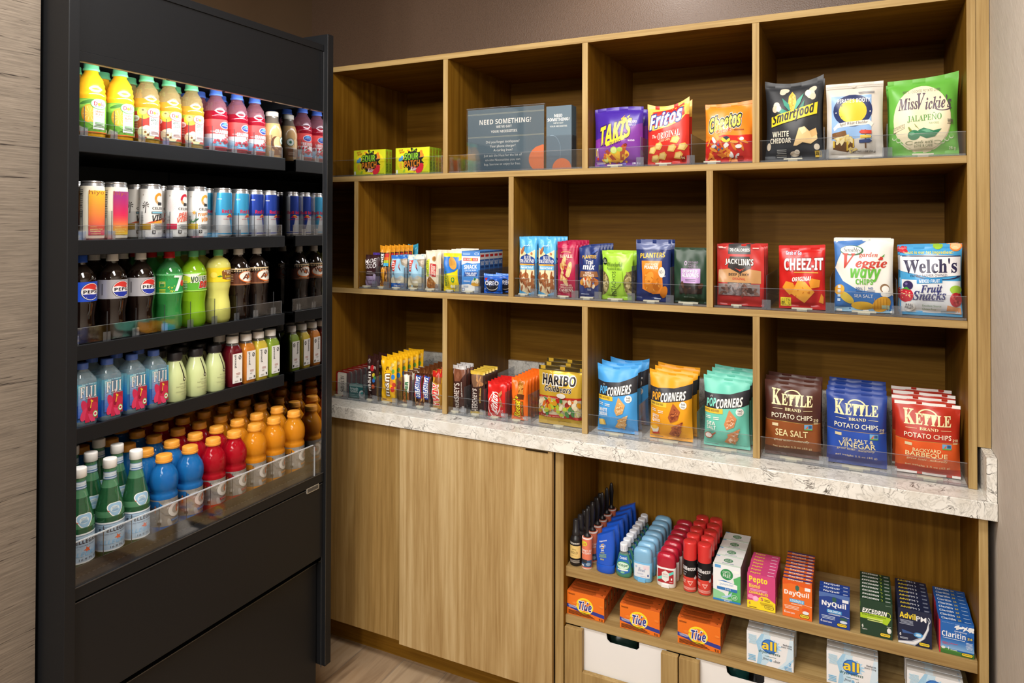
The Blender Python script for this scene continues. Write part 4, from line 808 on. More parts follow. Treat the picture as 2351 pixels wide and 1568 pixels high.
# counter level: sweets
B['mmb'] = bag('candy_packet', .055, .165, .022, '3a201c', [
    T('m&m', 10, 20, 44, 66, 'f2ece4', 'b', rot=90, b=.02), T('’s', 12, 68, 34, 78, 'f2ece4', 'b', rot=90), E(52, 74, 14, 7, 'b3242a'), T('m', 62, 72, 84, 78, 'f2ece4', 'b'), E(66, 58, 13, 5, 'd9c23a'), E(74, 52, 12, 5, '4a9a4c'), E(68, 46, 12, 5, '2f6fc0'), E(64, 32, 12, 5, 'b3502a'), LINES(20, 6, 80, 12, 3, 'c9b8b0')], seal=.06, seed=51, waist=.06, cr=(.004, 0), rough=.26)
B['mmy'] = bag('candy_packet', .073, .168, .02, 'f0b81a', [
    T('m&m', 30, 14, 62, 64, 'f6f0e4', 'b', rot=90, out='5a3418', ow=.07, b=.02), T('’s', 34, 68, 54, 80, '5a3418', 'b', rot=90), BL(56, 24, 94, 72, 0, 1, 1, ['f00'], 1), E(84, 70, 9, 5, '6aa84a'), E(84, 58, 10, 6, '2f7fd0'), E(76, 46, 10, 6, 'd9863a'), E(88, 40, 9, 5, 'c8402e'), E(80, 30, 10, 6, 'd8342e'), E(90, 22, 8, 4, 'e6a02c'), E(70, 76, 12, 5, 'e8cf7a'), E(80, 84, 10, 4, 'e8cf7a'), R(8, 4, 34, 6, '7a4a1c')], seal=.06, seed=52, waist=.05, cr=(.004, .004), rough=.28)
def bar_v(name, W, H, base, word, col, out, seed, extra=(), box=(18, 8, 66, 92), st='i', ends=None, rot=90):
    ops = [list(extra)] + ([R(0, 92, 100, 100, ends), R(0, 0, 100, 7, ends)] if ends else []) + [T(word, *box, col, st, rot=rot, out=out, ow=.05, b=.03)]
    return bag(name, W, H, .018, base, ops, seal=.06, seed=seed, waist=.03, qe=.4, pe=.35, rough=.28, nu=10, nv=20)
B['milky'] = bar_v('candy_bar', .040, .122, 'e9e2d2', 'MilkyWay', '2f7a4a', None, 53, [P([(0, 0), (100, 0), (100, 30), (30, 50), (0, 34)], 'a8672c'), BL(4, 8, 40, 40, 14, 8, 3, ['7a4520', 'c98a4a'], 3), R(78, 0, 100, 100, '4a2a1c')], (30, 10, 68, 70), 'b', '5a3a26', -90)
B['snick'] = bar_v('candy_bar', .036, .122, '4a2616', 'SATISFIES', 'f2f0ee', None, 54, [P([(14, 26), (14, 94), (86, 92), (86, 24)], '2a4aa0'), R(6, 24, 14, 95, 'd8352c'), R(86, 24, 92, 92, 'd8352c'), BL(10, 4, 90, 22, 16, 12, 3.4, ['c98a4a', 'e0ad6a', '8a5226'], 4)], (22, 28, 76, 90), 'i', None, -90)
B['snick2'] = bag('candy_bar', .036, .135, .016, '6b3a1e', [R(0, 80, 100, 100, '7a4624'), R(10, 20, 90, 80, '54301c')], seal=.07, seed=58, waist=.03, rough=.22, metal=.5, nu=10, nv=16)
B['twix'] = bar_v('candy_bar', .041, .137, 'c8932e', 'TWIX', 'd9302a', 'f4efe4', 55, [R(70, 0, 100, 70, 'b07a24'), P([(20, 70), (60, 96), (96, 84), (90, 66)], '8a5226'), R(0, 84, 100, 100, 'c3281f')], (12, 8, 74, 68))
B['hersh'] = bar_v('chocolate_bar', .056, .166, '40221c', "HERSHEY'S", 'c9bdb4', None, 56, [P([(6, 84), (22, 66), (58, 66), (92, 82), (92, 92), (6, 92)], '7a4a34'), P([(26, 78), (44, 70), (60, 80), (42, 88)], '8a5840'), R(4, 1, 40, 3, 'b8b4b0'), T('milk chocolate', 68, 34, 78, 66, 'e0d6cc', 'b', rot=90), R(70, 6, 88, 13, 'c9bdb4')], (16, 6, 54, 62), 'b', 'b9b6b4')
B['hersh2'] = bar_v('chocolate_bar', .058, .153, '36201c', "HERSHEY'S", 'c9bdb4', None, 57, [P([(6, 84), (22, 62), (58, 64), (90, 72), (92, 92), (6, 92)], '7a5a44'), BL(40, 68, 90, 88, 8, 9, 4, ['b98a5a', 'a8744a'], 5), T('whole almonds', 68, 28, 78, 62, 'd9b45a', 'b', rot=90), R(70, 6, 88, 13, 'c9bdb4')], (16, 6, 54, 60), 'b', 'c8a83c')
B['kit'] = bag('chocolate_bar', .076, .122, .016, 'cf2420', [E(40, 36, 30, 38, 'f2ece6', -25, 30), E(40, 36, 27, 35.5, 'cf2420', -25, 30), T('KitKat', 24, 12, 56, 70, 'f6f2ec', 'i', rot=90, sl=-.4, b=.03), P([(58, 66), (78, 78), (80, 70), (64, 58)], 'c98a5a'), P([(64, 58), (80, 70), (80, 66), (64, 54)], '8a5230'), P([(60, 44), (78, 52), (84, 30), (72, 34)], 'b07040'), T('1.5 OZ', 64, 14, 82, 22, 'f0d8d0', '', rot=90), R(70, 5, 84, 12, 'e8d8d4')], seal=.08, seed=61, waist=.02, qe=.35, pe=.3, rough=.26)
B['reese'] = bag('chocolate_bar', .061, .145, .017, 'e86a1c', [T("Reese's", 16, 6, 58, 58, 'f2dc2a', 'x', rot=90, out='5a2a12', ow=.06, b=.02), P([(38, 62), (84, 62), (78, 50), (46, 50)], '5a3018'), R(44, 62, 76, 90, 'c98a3a'), E(60, 88, 17, 5, 'a8681e'), BL(46, 66, 74, 88, 8, 6, 2, ['e0a85a', '8a4a1c'], 3), R(64, 12, 76, 46, '5a2a12'), T('BUTTER CUPS', 66, 14, 74, 44, 'f0c83a', '', rot=90), R(68, 3, 88, 9, 'e8d8c8')], seal=.07, seed=62, waist=.03, qe=.35, pe=.3, rough=.28)
B['haribo'] = bag('gummy_candy_bag', .158, .195, .034, 'd4ae3a', [
    R(0, 93, 100, 100, '4a3c1e'), T('HARIBO', 10, 69, 88, 86, '242022', 'b', out='f2ece0', ow=.07, b=.05), T('Goldbears', 16, 58, 80, 68, '242022', 'i', out='f2ece0', ow=.04), R(0, 46, 100, 50, 'c0342a'), R(0, 13, 100, 18, 'c0342a'), R(0, 18, 100, 46, 'cfc0a0'), BL(2, 19, 98, 45, 80, 5.5, 4.2, ['c8302a', 'e0a02c', '4a8a4c', 'e6d8b0', 'd8702c', 'b8c83a', 'e8e0c8', '8f2420'], 9), E(58, 53, 11, 4.2, 'ece6da'), T('Happy world', 8, 14.3, 60, 17, 'f0d8c0', ''), T('kids and grown-ups love it so', 8, 46.8, 50, 49, 'f0d8c0', ''), T('NET WT 4 OZ', 48, 6, 76, 9, '6a5420', '')], seal=.06, seed=63, waist=.04, rough=.22, metal=.35)

# ------------------------------------------------------------------ cartons
DRUG = [E(0, 0, 1, 1, '000')]
def drug(cx, cy, k=1):
    return [P([(cx - 14 * k, cy - 5 * k), (cx - 17 * k, cy), (cx - 14 * k, cy + 5 * k), (cx + 14 * k, cy + 5 * k), (cx + 17 * k, cy), (cx + 14 * k, cy - 5 * k)], '2a2a1c'),
            P([(cx - 13 * k, cy - 4 * k), (cx - 15.6 * k, cy), (cx - 13 * k, cy + 4 * k), (cx + 13 * k, cy + 4 * k), (cx + 15.6 * k, cy), (cx + 13 * k, cy - 4 * k)], 'f0d23a'), T('DrugStore', cx - 12 * k, cy - 2.2 * k, cx + 12 * k, cy + 2.6 * k, '23231c', 'i')]
def star(cx, cy, r, n, k, c, ky=1): return P([(cx + (r if i % 2 else r * k) * math.cos(PI * i / n), cy + (r if i % 2 else r * k) * math.sin(PI * i / n) * ky) for i in range(2 * n)], c)
B['sour'] = carton('candy_box', .150, .019, .099, 'c9d327', [
    R(1, 2, 99, 98, 'd3d92c'), E(50, 50, 46, 47, 'eee02a'), star(52, 52, 34, 11, .72, '2b2a22', 1.25), R(47, 80, 50, 96, '2b2a22'), E(48, 95, 3.4, 4.6, '2b2a22'), R(60, 80, 63, 92, '2b2a22'), E(61.5, 92, 3, 4, '2b2a22'),
    T('SOUR', 27, 53, 68, 80, '8cc832', 'b', sl=.04, out='23221c', ow=.07, b=.05), T('PATCH', 26, 28, 72, 53, 'ee8f2c', 'b', sl=.05, out='23221c', ow=.07, b=.05), T('Kids', 44, 14, 62, 28, 'f2ece8', 'x', out='d8283c', ow=.08, b=.02),
    T('SOUR', 10, 88, 22, 95, 'b8281e', 'b', sl=.25), T('THEN SWEET', 12, 80, 27, 87, 'b8281e', 'b', sl=.25),
    E(16, 58, 6, 9, '5aa0d8', -30), E(20, 66, 3.6, 5, '5aa0d8'), E(78, 74, 4.5, 11, 'e88a2c', 20), E(76, 84, 4, 5, 'e88a2c'), E(77, 66, 7, 3, 'e88a2c', 30), E(16, 30, 4, 9, 'f0b83a', 10), E(16, 40, 3.6, 4.6, 'f0b83a'), E(26, 14, 3, 6, 'a3c83a', -20), E(38, 90, 4, 3, 'ee8f2c'), E(54, 92, 3, 4, '8cc832', 20),
    E(72, 18, 9, 17, 'e0303e', -24), E(77, 32, 6.5, 9, 'e0303e'), E(64, 14, 4, 6, 'e0303e'), R(2, 4, 7, 18, 'e8e8e0'), LINES(36, 4, 56, 7, 1, '5a5a2a'), T('NET WT 3.5 OZ', 76, 5, 96, 9, '3a3a20', '')],
    right=[R(0, 0, 100, 100, '9cb82a'), T('SOUR', 20, 12, 80, 46, '4a5a1c', 'b', rot=90), T('PATCH KIDS', 20, 50, 80, 92, 'a8501c', 'b', rot=90)], top=[T('SOUR PATCH KIDS', 20, 20, 80, 80, '6a5a1c', 'b')])
B['bee'] = carton('tuna_snack_box', .0746, .034, .146, '4f8fd8', [
    R(0, 88, 100, 100, '4f86d0'), LINES(4, 92, 48, 97, 2, 'cfe0f4'), E(82, 94, 12, 3.2, 'e6eef8'), E(82, 94, 9.6, 2.2, '4f86d0'), P([(0, 66), (0, 88), (100, 88), (100, 72), (60, 70), (30, 72)], 'eeeeec'), R(9, 76, 89, 84, 'c8302e'), T('BUMBLE BEE', 12, 77.4, 86, 82.8, 'f4efe6', 's'), E(54, 80, 5, 4.4, 'f0c22c'),
    T('SNACK', 14, 57, 84, 67, 'f4f6f8', 'b', sl=.03, b=.02), T('ON THE RUN!', 18, 51.5, 80, 55.5, 'f0f4f8', '', sl=.03), P([(12, 38), (16, 49), (88, 51), (86, 40)], '2c4f94'), T('TUNA SALAD', 20, 44.4, 82, 48.4, 'f0f2f6', 'b', sl=.02), T('& CRACKERS', 28, 39.8, 76, 43.6, 'f0f2f6', 'b', sl=.02), T('ORIGINAL', 12, 25, 48, 28.5, 'f4f6f8', 'b'),
    P([(0, 0), (0, 18), (40, 20), (100, 12), (100, 0)], 'ecebe6'), E(80, 24, 26, 9, 'e8d9b0'), E(80, 20, 28, 5, 'd9a23c'), BL(62, 20, 98, 32, 14, 5, 2, ['f2e8cc', 'dcc898', 'efe2bc'], 3), P([(66, 30), (72, 37), (80, 33), (74, 29)], '3f8a3c'), R(4, 3, 18, 10, '3a5a94'), R(6, 4, 16, 9, 'e6ecf4'), LINES(62, 3, 96, 5.5, 1, '7a94b8'), LINES(10, 12, 40, 17, 2, '8aa4c8')],
    right=[R(0, 80, 100, 96, 'e0e2e6'), R(14, 86, 88, 92, 'c8302e'), T('SNACK', 14, 66, 86, 76, 'dfe8f4', 'b'), R(16, 60, 84, 64, '23437f'), R(0, 47, 100, 48, '8ab0e0'), T('SNACK', 20, 36, 80, 43, 'cfdcf0', 'b', sl=.1), BL(16, 10, 84, 30, 12, 10, 3, ['8ab4e8', '34599c', 'a8c4ec'], 4)], sidecol='3a68b0')
B['opti'] = carton('contact_lens_solution_box', .077, .056, .105, 'e8eae8', [
    P([(50, 0), (100, 0), (100, 76), (84, 60), (60, 40)], '4fae62'), P([(0, 0), (0, 30), (40, 22), (60, 0)], '8fce9c'), P([(0, 30), (0, 100), (100, 100), (100, 76), (78, 72), (66, 50), (40, 24)], 'e9edf0'), P([(74, 66), (100, 78), (100, 6), (84, 30)], '5bb56e'), R(6, 90, 28, 98, '5aa0d8'), E(50, 75, 23, 15, '2f8f50'), T('OPTI-', 35, 76, 65, 84, 'eef4ee', ''), T('FREE', 36, 66.5, 64, 75, 'eef4ee', ''), E(84, 86, 12, 4, 'f2f6f2'), P([(14, 54), (14, 56), (60, 55), (88, 50), (88, 32), (14, 36)], 'f2f4f4'), P([(14, 55), (40, 57.5), (84, 51), (50, 54)], '3a78c0'), T('puremoist', 25, 42, 74, 51, '6f9fd0', ''), P([(14, 31), (14, 39), (88, 38), (88, 30)], '2f74b8'), T('3-in-1', 44, 32.5, 64, 37.5, 'eaf2f8', 'x'),
    P([(28, 12), (54, 18), (70, 30), (66, 18), (48, 10)], 'a9cdea'), E(78, 16, 11, 7, 'cfe6d2'), E(78, 16, 9.4, 5.8, '4fae62'), T('#1', 73, 12.6, 83, 19, 'eef6ee', 'b'), LINES(28, 5, 70, 10, 2, 'dfeee0'), R(0, 0, 100, 5, '2f7fc4'), T('Alcon', 40, .8, 60, 4.2, 'eef4f8', 'b')],
    top=[R(0, 0, 100, 14, 'cfe2d2'), E(50, 56, 17, 22, '2f7a4c'), T('OPTI', 38, 57, 62, 70, 'e6f0e6', ''), T('FREE', 38, 42, 62, 55, 'e6f0e6', ''), T('puremoist', 32, 14, 74, 28, '4a6a9c', ''), R(0, 92, 14, 100, '5aa0d8')], right=[R(0, 0, 100, 100, 'a3a59f'), R(60, 0, 100, 100, '94a898')])
def med(name, col, tt, ops, topops, d=.0195, w=.076, h=.097, side=None, topcol=None): return carton(name, w, d, h, col, ops, topops, sidecol=side, topcol=topcol)
B['pepto'] = med('medicine_box', 'd2487f', 0, [T('Pepto', 7, 72, 72, 94, 'f4e03a', 'b', b=.02), T('Bismol', 7, 60.5, 46, 72, 'f4e03a', 'b'), LINES(7, 52, 74, 59, 2, 'f0b8d4'), T('CHEWABLES', 7, 43, 74, 50, 'f4e03a', 'b', b=.02), P([(0, 0), (0, 22), (26, 24), (50, 40), (70, 40), (100, 26), (100, 0)], 'f2da2c'), E(13, 34, 11, 6, 'f08ab8'), E(30, 30, 11, 8, 'f4a0c6'), E(30, 31, 8, 5.5, 'f8bcd8'), T('5', 48, 27, 57, 36, 'b8347a', 'b'), LINES(60, 27, 82, 35, 2, '8a6a2a'), LINES(44, 15, 92, 24, 3, 'a8822a'), T('6', 6, 11, 12, 18, 'a83a74', 'b'), LINES(6, 3, 34, 8, 1, '8a6a2a'), drug(78, 12, 1)],
    [T('Pepto', 10, 20, 46, 80, 'f4e03a', 'b'), LINES(70, 30, 94, 70, 1, 'f6d0e2')], side='c03878')
B['day'] = med('medicine_box', 'e8702a', 0, [P([(0, 88), (30, 94), (50, 92), (74, 88), (100, 90), (100, 100), (0, 100)], 'e05a22'), P([(44, 88), (50, 92), (57, 88), (57, 80), (50, 74), (44, 80)], '3a6a5c'), R(76, 80, 95, 89, 'f0f0f2'), T('DayQuil', 6, 58, 90, 75, 'f8f4ee', 'b', b=.03), P([(24, 42), (24, 52), (74, 52), (74, 42)], '4aa6dc'), T('COLD&FLU', 27, 44, 71, 50.5, 'f4f8fa', 'b'), LINES(28, 37, 68, 41, 1, 'f4d8c0'), ARC(40, 36, 70, 6, 20, 80, 'f6e0c8', .1), LINES(4, 23, 58, 34, 3, 'f4d8c0'), E(79, 28, 13, 4.4, 'e0562a'), E(79, 20, 11, 4.6, 'e8ecf0'), T('4', 5, 10, 10, 18, 'f8f0e6', 'b'), T('Coated Caplets', 12, 9, 42, 15, 'f8f0e6', 'b'), drug(75, 10, 1)],
    [R(0, 60, 100, 100, '3a3472'), T('DayQuil', 18, 14, 68, 64, 'f4ece6', 'b', b=.02), R(78, 16, 94, 40, 'e6e4ec')], side='b8502c', h=.100)
B['ny'] = med('medicine_box', '1f3f8f', 0, [P([(0, 84), (30, 90), (50, 91), (74, 88), (100, 84), (100, 100), (0, 100)], '4f6fae'), P([(43, 87), (50, 91), (57, 87), (57, 79), (50, 73), (43, 79)], '2f5a50'), R(76, 79, 96, 88, 'e8ecf2'), T('NyQuil', 9, 56, 88, 76, 'f4f5f8', 'b', b=.03), P([(26, 41), (26, 51), (74, 51), (74, 41)], '3f9ad8'), T('COLD&FLU', 29, 43, 71, 49.5, 'f4f8fa', 'b'), LINES(30, 36, 70, 40, 1, 'cfdcf0'), ARC(36, 34, 64, 6, 10, 90, 'dfe8f4', .1), LINES(6, 21, 54, 33, 3, 'c3d2ea'), E(80, 29, 13, 4.6, '2f5a50'), E(80, 20, 12, 4.6, 'cfdcec'), T('4', 5, 10, 10, 18, 'f4f5f8', 'b'), T('Coated Caplets', 12, 9, 42, 15, 'f4f5f8', 'b'), drug(75, 10, 1)],
    [T('NyQuil', 14, 24, 66, 84, 'f0f2f8', 'b', b=.02), LINES(78, 20, 94, 60, 2, 'cfdaf0')], side='1a3478', h=.089)
B['exc'] = med('medicine_box', '1f3d2c', 0, [P([(0, 46), (0, 60), (80, 62), (96, 58), (84, 38), (72, 40), (60, 46)], 'a9cc2c'), T('EXCEDRIN', 6, 62, 84, 75, 'f4f4f0', 'i', b=.02), ARC(86, 66, 9, 8, -80, 110, 'c9d84a', .16), T('EXTRA STRENGTH HEADACHE', 6, 55, 80, 59, '2a4a2c', 'b'), LINES(20, 42, 72, 53, 2, 'd9e68a'), E(90, 24, 7, 8, 'c9cdc8'), E(89, 25, 5, 6, 'e6e8e4'), LINES(82, 34, 96, 37, 1, 'd0d6d0'), LINES(78, 92, 96, 95, 1, '8aa090'), T('6', 5, 20, 10, 28, 'f4f4f0', 'b'), T('Caplets', 5, 13, 22, 18, 'f4f4f0', ''), drug(78, 10, 1)],
    [T('EXCEDRIN', 6, 30, 60, 78, 'f0f2ee', 'i', b=.02), ARC(66, 50, 5, 26, -80, 110, 'c9d84a', .3), LINES(78, 20, 95, 60, 2, 'c9d2cc')], side='203a2a', h=.094)
B['adv'] = med('medicine_box', '1c2440', 0, [P([(50, 0), (0, 0), (0, 6), (40, 12), (72, 30), (86, 56), (90, 74), (86, 84), (92, 76), (92, 54), (80, 26), (56, 6)], 'aeb4c0'), P([(0, 0), (0, 4), (44, 10), (70, 24), (84, 50), (90, 72), (90, 54), (76, 24), (50, 4)], 'e6e8ec'), E(60, 32, 14, 7, '4f9fe0'), E(60, 32, 9, 4, 'bfe0f6'), P([(10, 40), (58, 33), (14, 30)], '3a5a94'), T('Advil', 4, 73, 52, 90, 'f2d63a', 'b', sl=-.02, b=.01), T('PM', 54, 71.5, 84, 86, 'eceef2', '', b=.02), ARC(88, 78, 8, 10, -70, 80, 'cfd4de', .25), LINES(4, 56, 46, 70, 4, 'aab2c6'), T('6', 4, 22, 9, 30, 'eceef2', 'b'), LINES(4, 14, 30, 20, 2, 'c3cada'), drug(78, 9, 1)],
    [T('Advil', 8, 30, 36, 80, 'f2d63a', 'b'), T('PM', 38, 30, 56, 76, 'dfe2ea', ''), ARC(60, 52, 6, 26, -70, 80, 'cfd4de', .4), LINES(78, 20, 94, 60, 2, '9aa2b8')], side='161c34', h=.091)
B['cla'] = med('medicine_box', '2766b4', 0, [GR(4, 16, 100, 46, '8fb8e0', '2766b4', 8), P([(4, 0), (4, 18), (30, 16), (60, 12), (100, 13), (100, 0)], '4f8a3c'), P([(4, 0), (4, 10), (40, 9), (100, 6), (100, 0)], '3f7434'), R(0, 0, 4, 100, 'c8283c'), T('Original Prescription Strength', 8, 92, 60, 95, 'a9c8ea', ''), BL(50, 82, 96, 88, 14, 9, 3, ['f0f2f4', 'e6eaee'], 3), E(92, 88, 9, 4, 'f0f2f4'), T('Non-Drowsy', 44, 70, 80, 75, 'f0f4fa', 'i'), T('Claritin', 8, 52, 76, 69, 'f2f5fa', 'b', sl=.0), LINES(8, 47, 76, 50.5, 1, 'dfe8f4'), E(88, 57, 10, 7, '23518f'), T('24', 81, 54, 95, 61, 'f0d23a', 'i'), T('Indoor & Outdoor', 9, 32, 54, 35.5, 'd8323e', 'i'), T('Allergies', 9, 27.5, 32, 31, 'd8323e', 'i'), LINES(76, 26, 96, 47, 6, 'cfdff0'), E(12, 18, 6, 4, 'dfe6da'), T('1', 24, 14, 28, 22, 'f0f4f0', 'b'), LINES(32, 14, 52, 18, 1, 'dfe8d8'), drug(80, 8.5, 1)],
    [T('Claritin', 8, 28, 50, 84, 'eef3fa', 'b', b=.02), T('24', 56, 34, 66, 74, 'e6c83a', 'i'), LINES(74, 30, 94, 56, 1, 'bcd2ec')], side='8f2438', h=.084, topcol='1f5aa6')
def ring(cx, cy, rx, ry, w, c, inner): return [E(cx, cy, rx, ry, c, 0, 30), E(cx, cy, rx - w, ry - w * ry / rx, inner, 0, 30)]
B['tide'] = carton('laundry_soap_box', .1245, .0298, .0740, 'e87420', [
    P([(0, 30), (0, 45), (40, 32), (40, 17)], '2d3a8f'), P([(60, 22), (60, 37), (100, 29), (100, 14)], '2d3a8f'), ring(48, 48, 23, 34, 5.5, 'f2dc2c', 'e98a30'), ring(48, 46, 15, 22, 3.4, 'f0a234', 'ee8f34'),
    T('Tide', 32, 29, 67, 67, '2d3a8f', 'i', sl=-.04, out='f4f2f0', ow=.06, b=.035),
    LINES(3, 86, 22, 93, 2, '6a3210', .5), LINES(3, 32, 27, 43, 3, 'cfd4ea'), [R(4, 17 - 4.2 * i, 60 + 5 * i, 19.4 - 4.2 * i, '4a2410') for i in range(4)], T('1', 86, 3, 89.5, 12, '3a1c0c'), LINES(91, 3, 97, 12, 3, '3a1c0c'), BL(2, 50, 98, 66, 6, 4, 5, ['ec8230'], 4)],
    top=[LINES(4, 12, 76, 86, 6, '8a4418', .6), star(90, 50, 5, 3, .4, '7a3c14', 3)], right=[R(30, 46, 72, 90, '3a2c22'), E(51, 68, 16, 18, 'f0c83a'), T('Tide', 38, 52, 64, 84, '2d3a8f', 'b', rot=90), LINES(34, 10, 70, 40, 3, '8a4418')], sidecol='c25a1c', topcol='d8662a')
B['all'] = carton('dryer_sheet_box', .125, .024, .087, 'e9eaec', [
    P([(30, 0), (34, 100), (52, 100), (44, 60), (50, 20), (40, 0)], 'c3dff0'), P([(22, 0), (26, 40), (20, 70), (32, 100), (38, 100), (30, 60), (34, 20), (30, 0)], '9fcbe8'), P([(66, 0), (84, 30), (92, 100), (100, 100), (100, 50), (84, 8), (80, 0)], 'cfe4f2'), P([(72, 0), (88, 24), (100, 44), (100, 36), (86, 10)], 'b3d6ec'), star(50, 66, 26, 14, .7, 'a8d2ee'), E(49, 64, 17, 23, '2a63b0'), E(50, 66, 14, 19, '3f7fcc'), T('all', 33, 52, 64, 81, 'f4d23a', 'b', out='23488f', ow=.03, b=.04),
    T('dryer sheets', 26, 37, 72, 48, '2f5f5c', 'i'), LINES(38, 31, 64, 34, 1, '5a8a8a'), T('free', 34, 17, 48, 27, '5a5f66', 'x'), E(52, 21, 3, 5, '7fb4d8'), T('clear', 58, 17, 72, 26, '5a5f66', 'x'), LINES(3, 62, 22, 92, 9, 'a8d4ea', .5), LINES(3, 8, 20, 28, 4, '6fb4dc', .5), T('Reduces', 78, 79, 96, 85, '4a4f5a', 'b'), T('Static Cling', 74, 71, 96, 77, '4a4f5a', 'b'), T('2', 90, 18, 95, 28, '4f9fd4', 'b'), LINES(80, 3, 97, 16, 3, '5fa8d8')],
    top=[R(0, 88, 100, 100, 'b9bcbc'), R(34, 0, 48, 100, 'd0dde4'), T('II', 92, 20, 95, 50, '6a9cc0', 'b')], topcol='d2d0cc', sidecol='cfccc6')
B['altoid'] = Proto(empty('mint_tin'))
_t = B['altoid'].root
mb = MB(); TIN = mat('a12422', .3, .3); TIN2 = mat('8f8a86', .3, .6)
def rr(x0, z0, x1, z1, r, n=5):
    o = []
    for cx, cz, a0 in ((x1 - r, z1 - r, 0), (x0 + r, z1 - r, 90), (x0 + r, z0 + r, 180), (x1 - r, z0 + r, 270)):
        o += [(cx + r * math.cos(math.radians(a0 + 90 * i / n)), cz + r * math.sin(math.radians(a0 + 90 * i / n))) for i in range(n + 1)]
    return o
mb.prism(rr(-.031, 0, .031, .096, .010), -.011, .0, TIN); mb.prism(rr(-.0285, .0025, .0285, .0935, .009), 0, .010, TIN2)
paint(mb, lambda x, y, o: (-.031 + .062 * x / 100, -.011 - o, .096 * y / 100), [P([(12, 10), (20, 4), (80, 4), (88, 10), (88, 90), (80, 96), (20, 96), (12, 90)], 'd8d0c4'), R(18, 10, 82, 90, 'e2dbd0'), T('ALTOIDS', 36, 18, 66, 84, '2a2624', 's', rot=-90), T('PEPPERMINT', 22, 30, 29, 70, '4a8a8a', '', rot=-90)], o0=.0002)
obj('tin', mb, _t, fix=False)
B['breath'] = carton('mint_box', .078, .022, .050, '2a6a6c', [R(0, 86, 100, 100, '8fa8a4'), T('breath', 6, 60, 54, 82, 'dfecea', 'b'), T('savers', 6, 38, 52, 58, 'dfecea', 'b'), E(78, 34, 19, 30, 'e4ecea'), E(80, 34, 11, 18, '4fb8b4'), R(6, 24, 34, 27, 'a8ccca'), LINES(6, 8, 50, 16, 1, '9cc4c2')], top=[BL(4, 10, 96, 90, 18, 6, 18, ['cfdcd8', '3f7a78', '9cb8b4'], 4)])

# ------------------------------------------------------------------ slate notice, brochures
SL = '56666f'
def lines2(y): return [R(0, y, 100, y + .5, 'a9a894'), R(0, y + 1.2, 100, y + 1.7, 'a9a894')]
sg = empty('notice_holder'); tag(sg, 'slate notice in a clear stand between candy boxes and brochures', 'sign')
mb = MB(); mb.box(-.148, .0, .004, .148, .0012, .222, mat(SL, .6))
paint(mb, lambda x, y, o: (-.148 + .296 * x / 100, -o, .004 + .218 * y / 100), [lines2(91), lines2(54), T('NEED SOMETHING?', 16, 75, 84, 83, 'f0ece2', 'b'), T('WE’VE GOT', 38.5, 68.5, 59, 72.5, 'ece8de', 'b'), T('YOUR NECESSITIES.', 31.5, 61, 66.5, 65, 'ece8de', 'b'),
    T('Did you forget toothpaste?', 25, 43.2, 69, 48.5, 'ece8de', ''), T('Your phone charger?', 30, 36.5, 64, 41.5, 'ece8de', ''), T('A curling iron?', 35, 30, 60, 35, 'ece8de', ''), T('Just ask the Host for the list of', 22, 21.5, 72, 26.5, 'ece8de', ''), T('on-site Necessities you can', 24, 14.5, 70, 19.5, 'ece8de', ''), T('buy, borrow or enjoy for free.', 22.5, 7.5, 70.5, 12.5, 'ece8de', ''),
    ('poly', [(100, y) for y in (38, 0)] + [(81 + 22 * (1 - math.cos(a)) * .0 + 19 - 19 * math.sqrt(max(0, 1 - ((y - 16) / 22.5) ** 2)), y) for a, y in [(0, 0), (0, 6), (0, 12), (0, 18), (0, 24), (0, 30), (0, 35), (0, 38.4)]], 'e8743c')], o0=.0003, mk=lambda c: mat(c, .6))
obj('notice', mb, sg)
obj('clear_stand', MB().box(-.151, -.0045, 0, .151, -.003, .226, CLEAR).box(-.151, .003, 0, .151, .0045, .226, CLEAR).box(-.151, -.0045, 0, .151, .06, .0025, CLEAR).box(-.151, -.0045, .2255, .151, .0045, .227, CLEARE), sg)
sg.location = (.2131, .032, ZA + .001)
bh = empty('brochure_holder'); tag(bh, 'clear pocket holding slate brochures beside the notice', 'brochure holder')
obj('pocket', MB().box(-.049, -.004, .0, .049, -.0025, .115, CLEAR).box(-.049, -.0025, 0, -.0475, .046, .115, CLEAR).box(.0475, -.0025, 0, .049, .046, .115, CLEAR).box(-.049, -.0025, 0, .049, .046, .002, CLEAR).box(-.049, .0445, 0, .049, .046, .20, CLEAR), bh)
bh.location = (.4160, .030, ZA + .001)
def brochure(front):
    mb = MB(); mb.box(-.0455, 0, 0, .0455, .0036, .212, mat('5d6f7b', .6))
    if front: paint(mb, lambda x, y, o: (-.0455 + .091 * x / 100, -o, .212 * y / 100), [T('NEED', 32, 82.5, 64, 87, 'f0ece2', 'b'), T('SOMETHING?', 5, 76, 92, 81, 'f0ece2', 'b'), T('WE’VE GOT', 28, 71.5, 68, 74, 'e6e6de', ''), T('YOUR NECESSITIES.', 14, 66.5, 84, 69, 'e6e6de', ''), ARC(22, 28, 36, 26, -40, 100, '8aa0ae', .03, 20), ARC(62, 0, 38, 17, 0, 180, 'e8743c')], o0=.0003, mk=lambda c: mat(c, .6))
    return obj('brochure', mb)
for i in range(11):
    o = brochure(i == 0); o.location = (.4160, .030 + .0005 + .0039 * i, ZA + .0035)
    tag(o, 'slate brochure with an orange half disc at the front of the clear pocket' if i == 0 else 'plain slate brochure packed behind the front one in the clear pocket', 'brochure', 'brochures in the clear pocket')

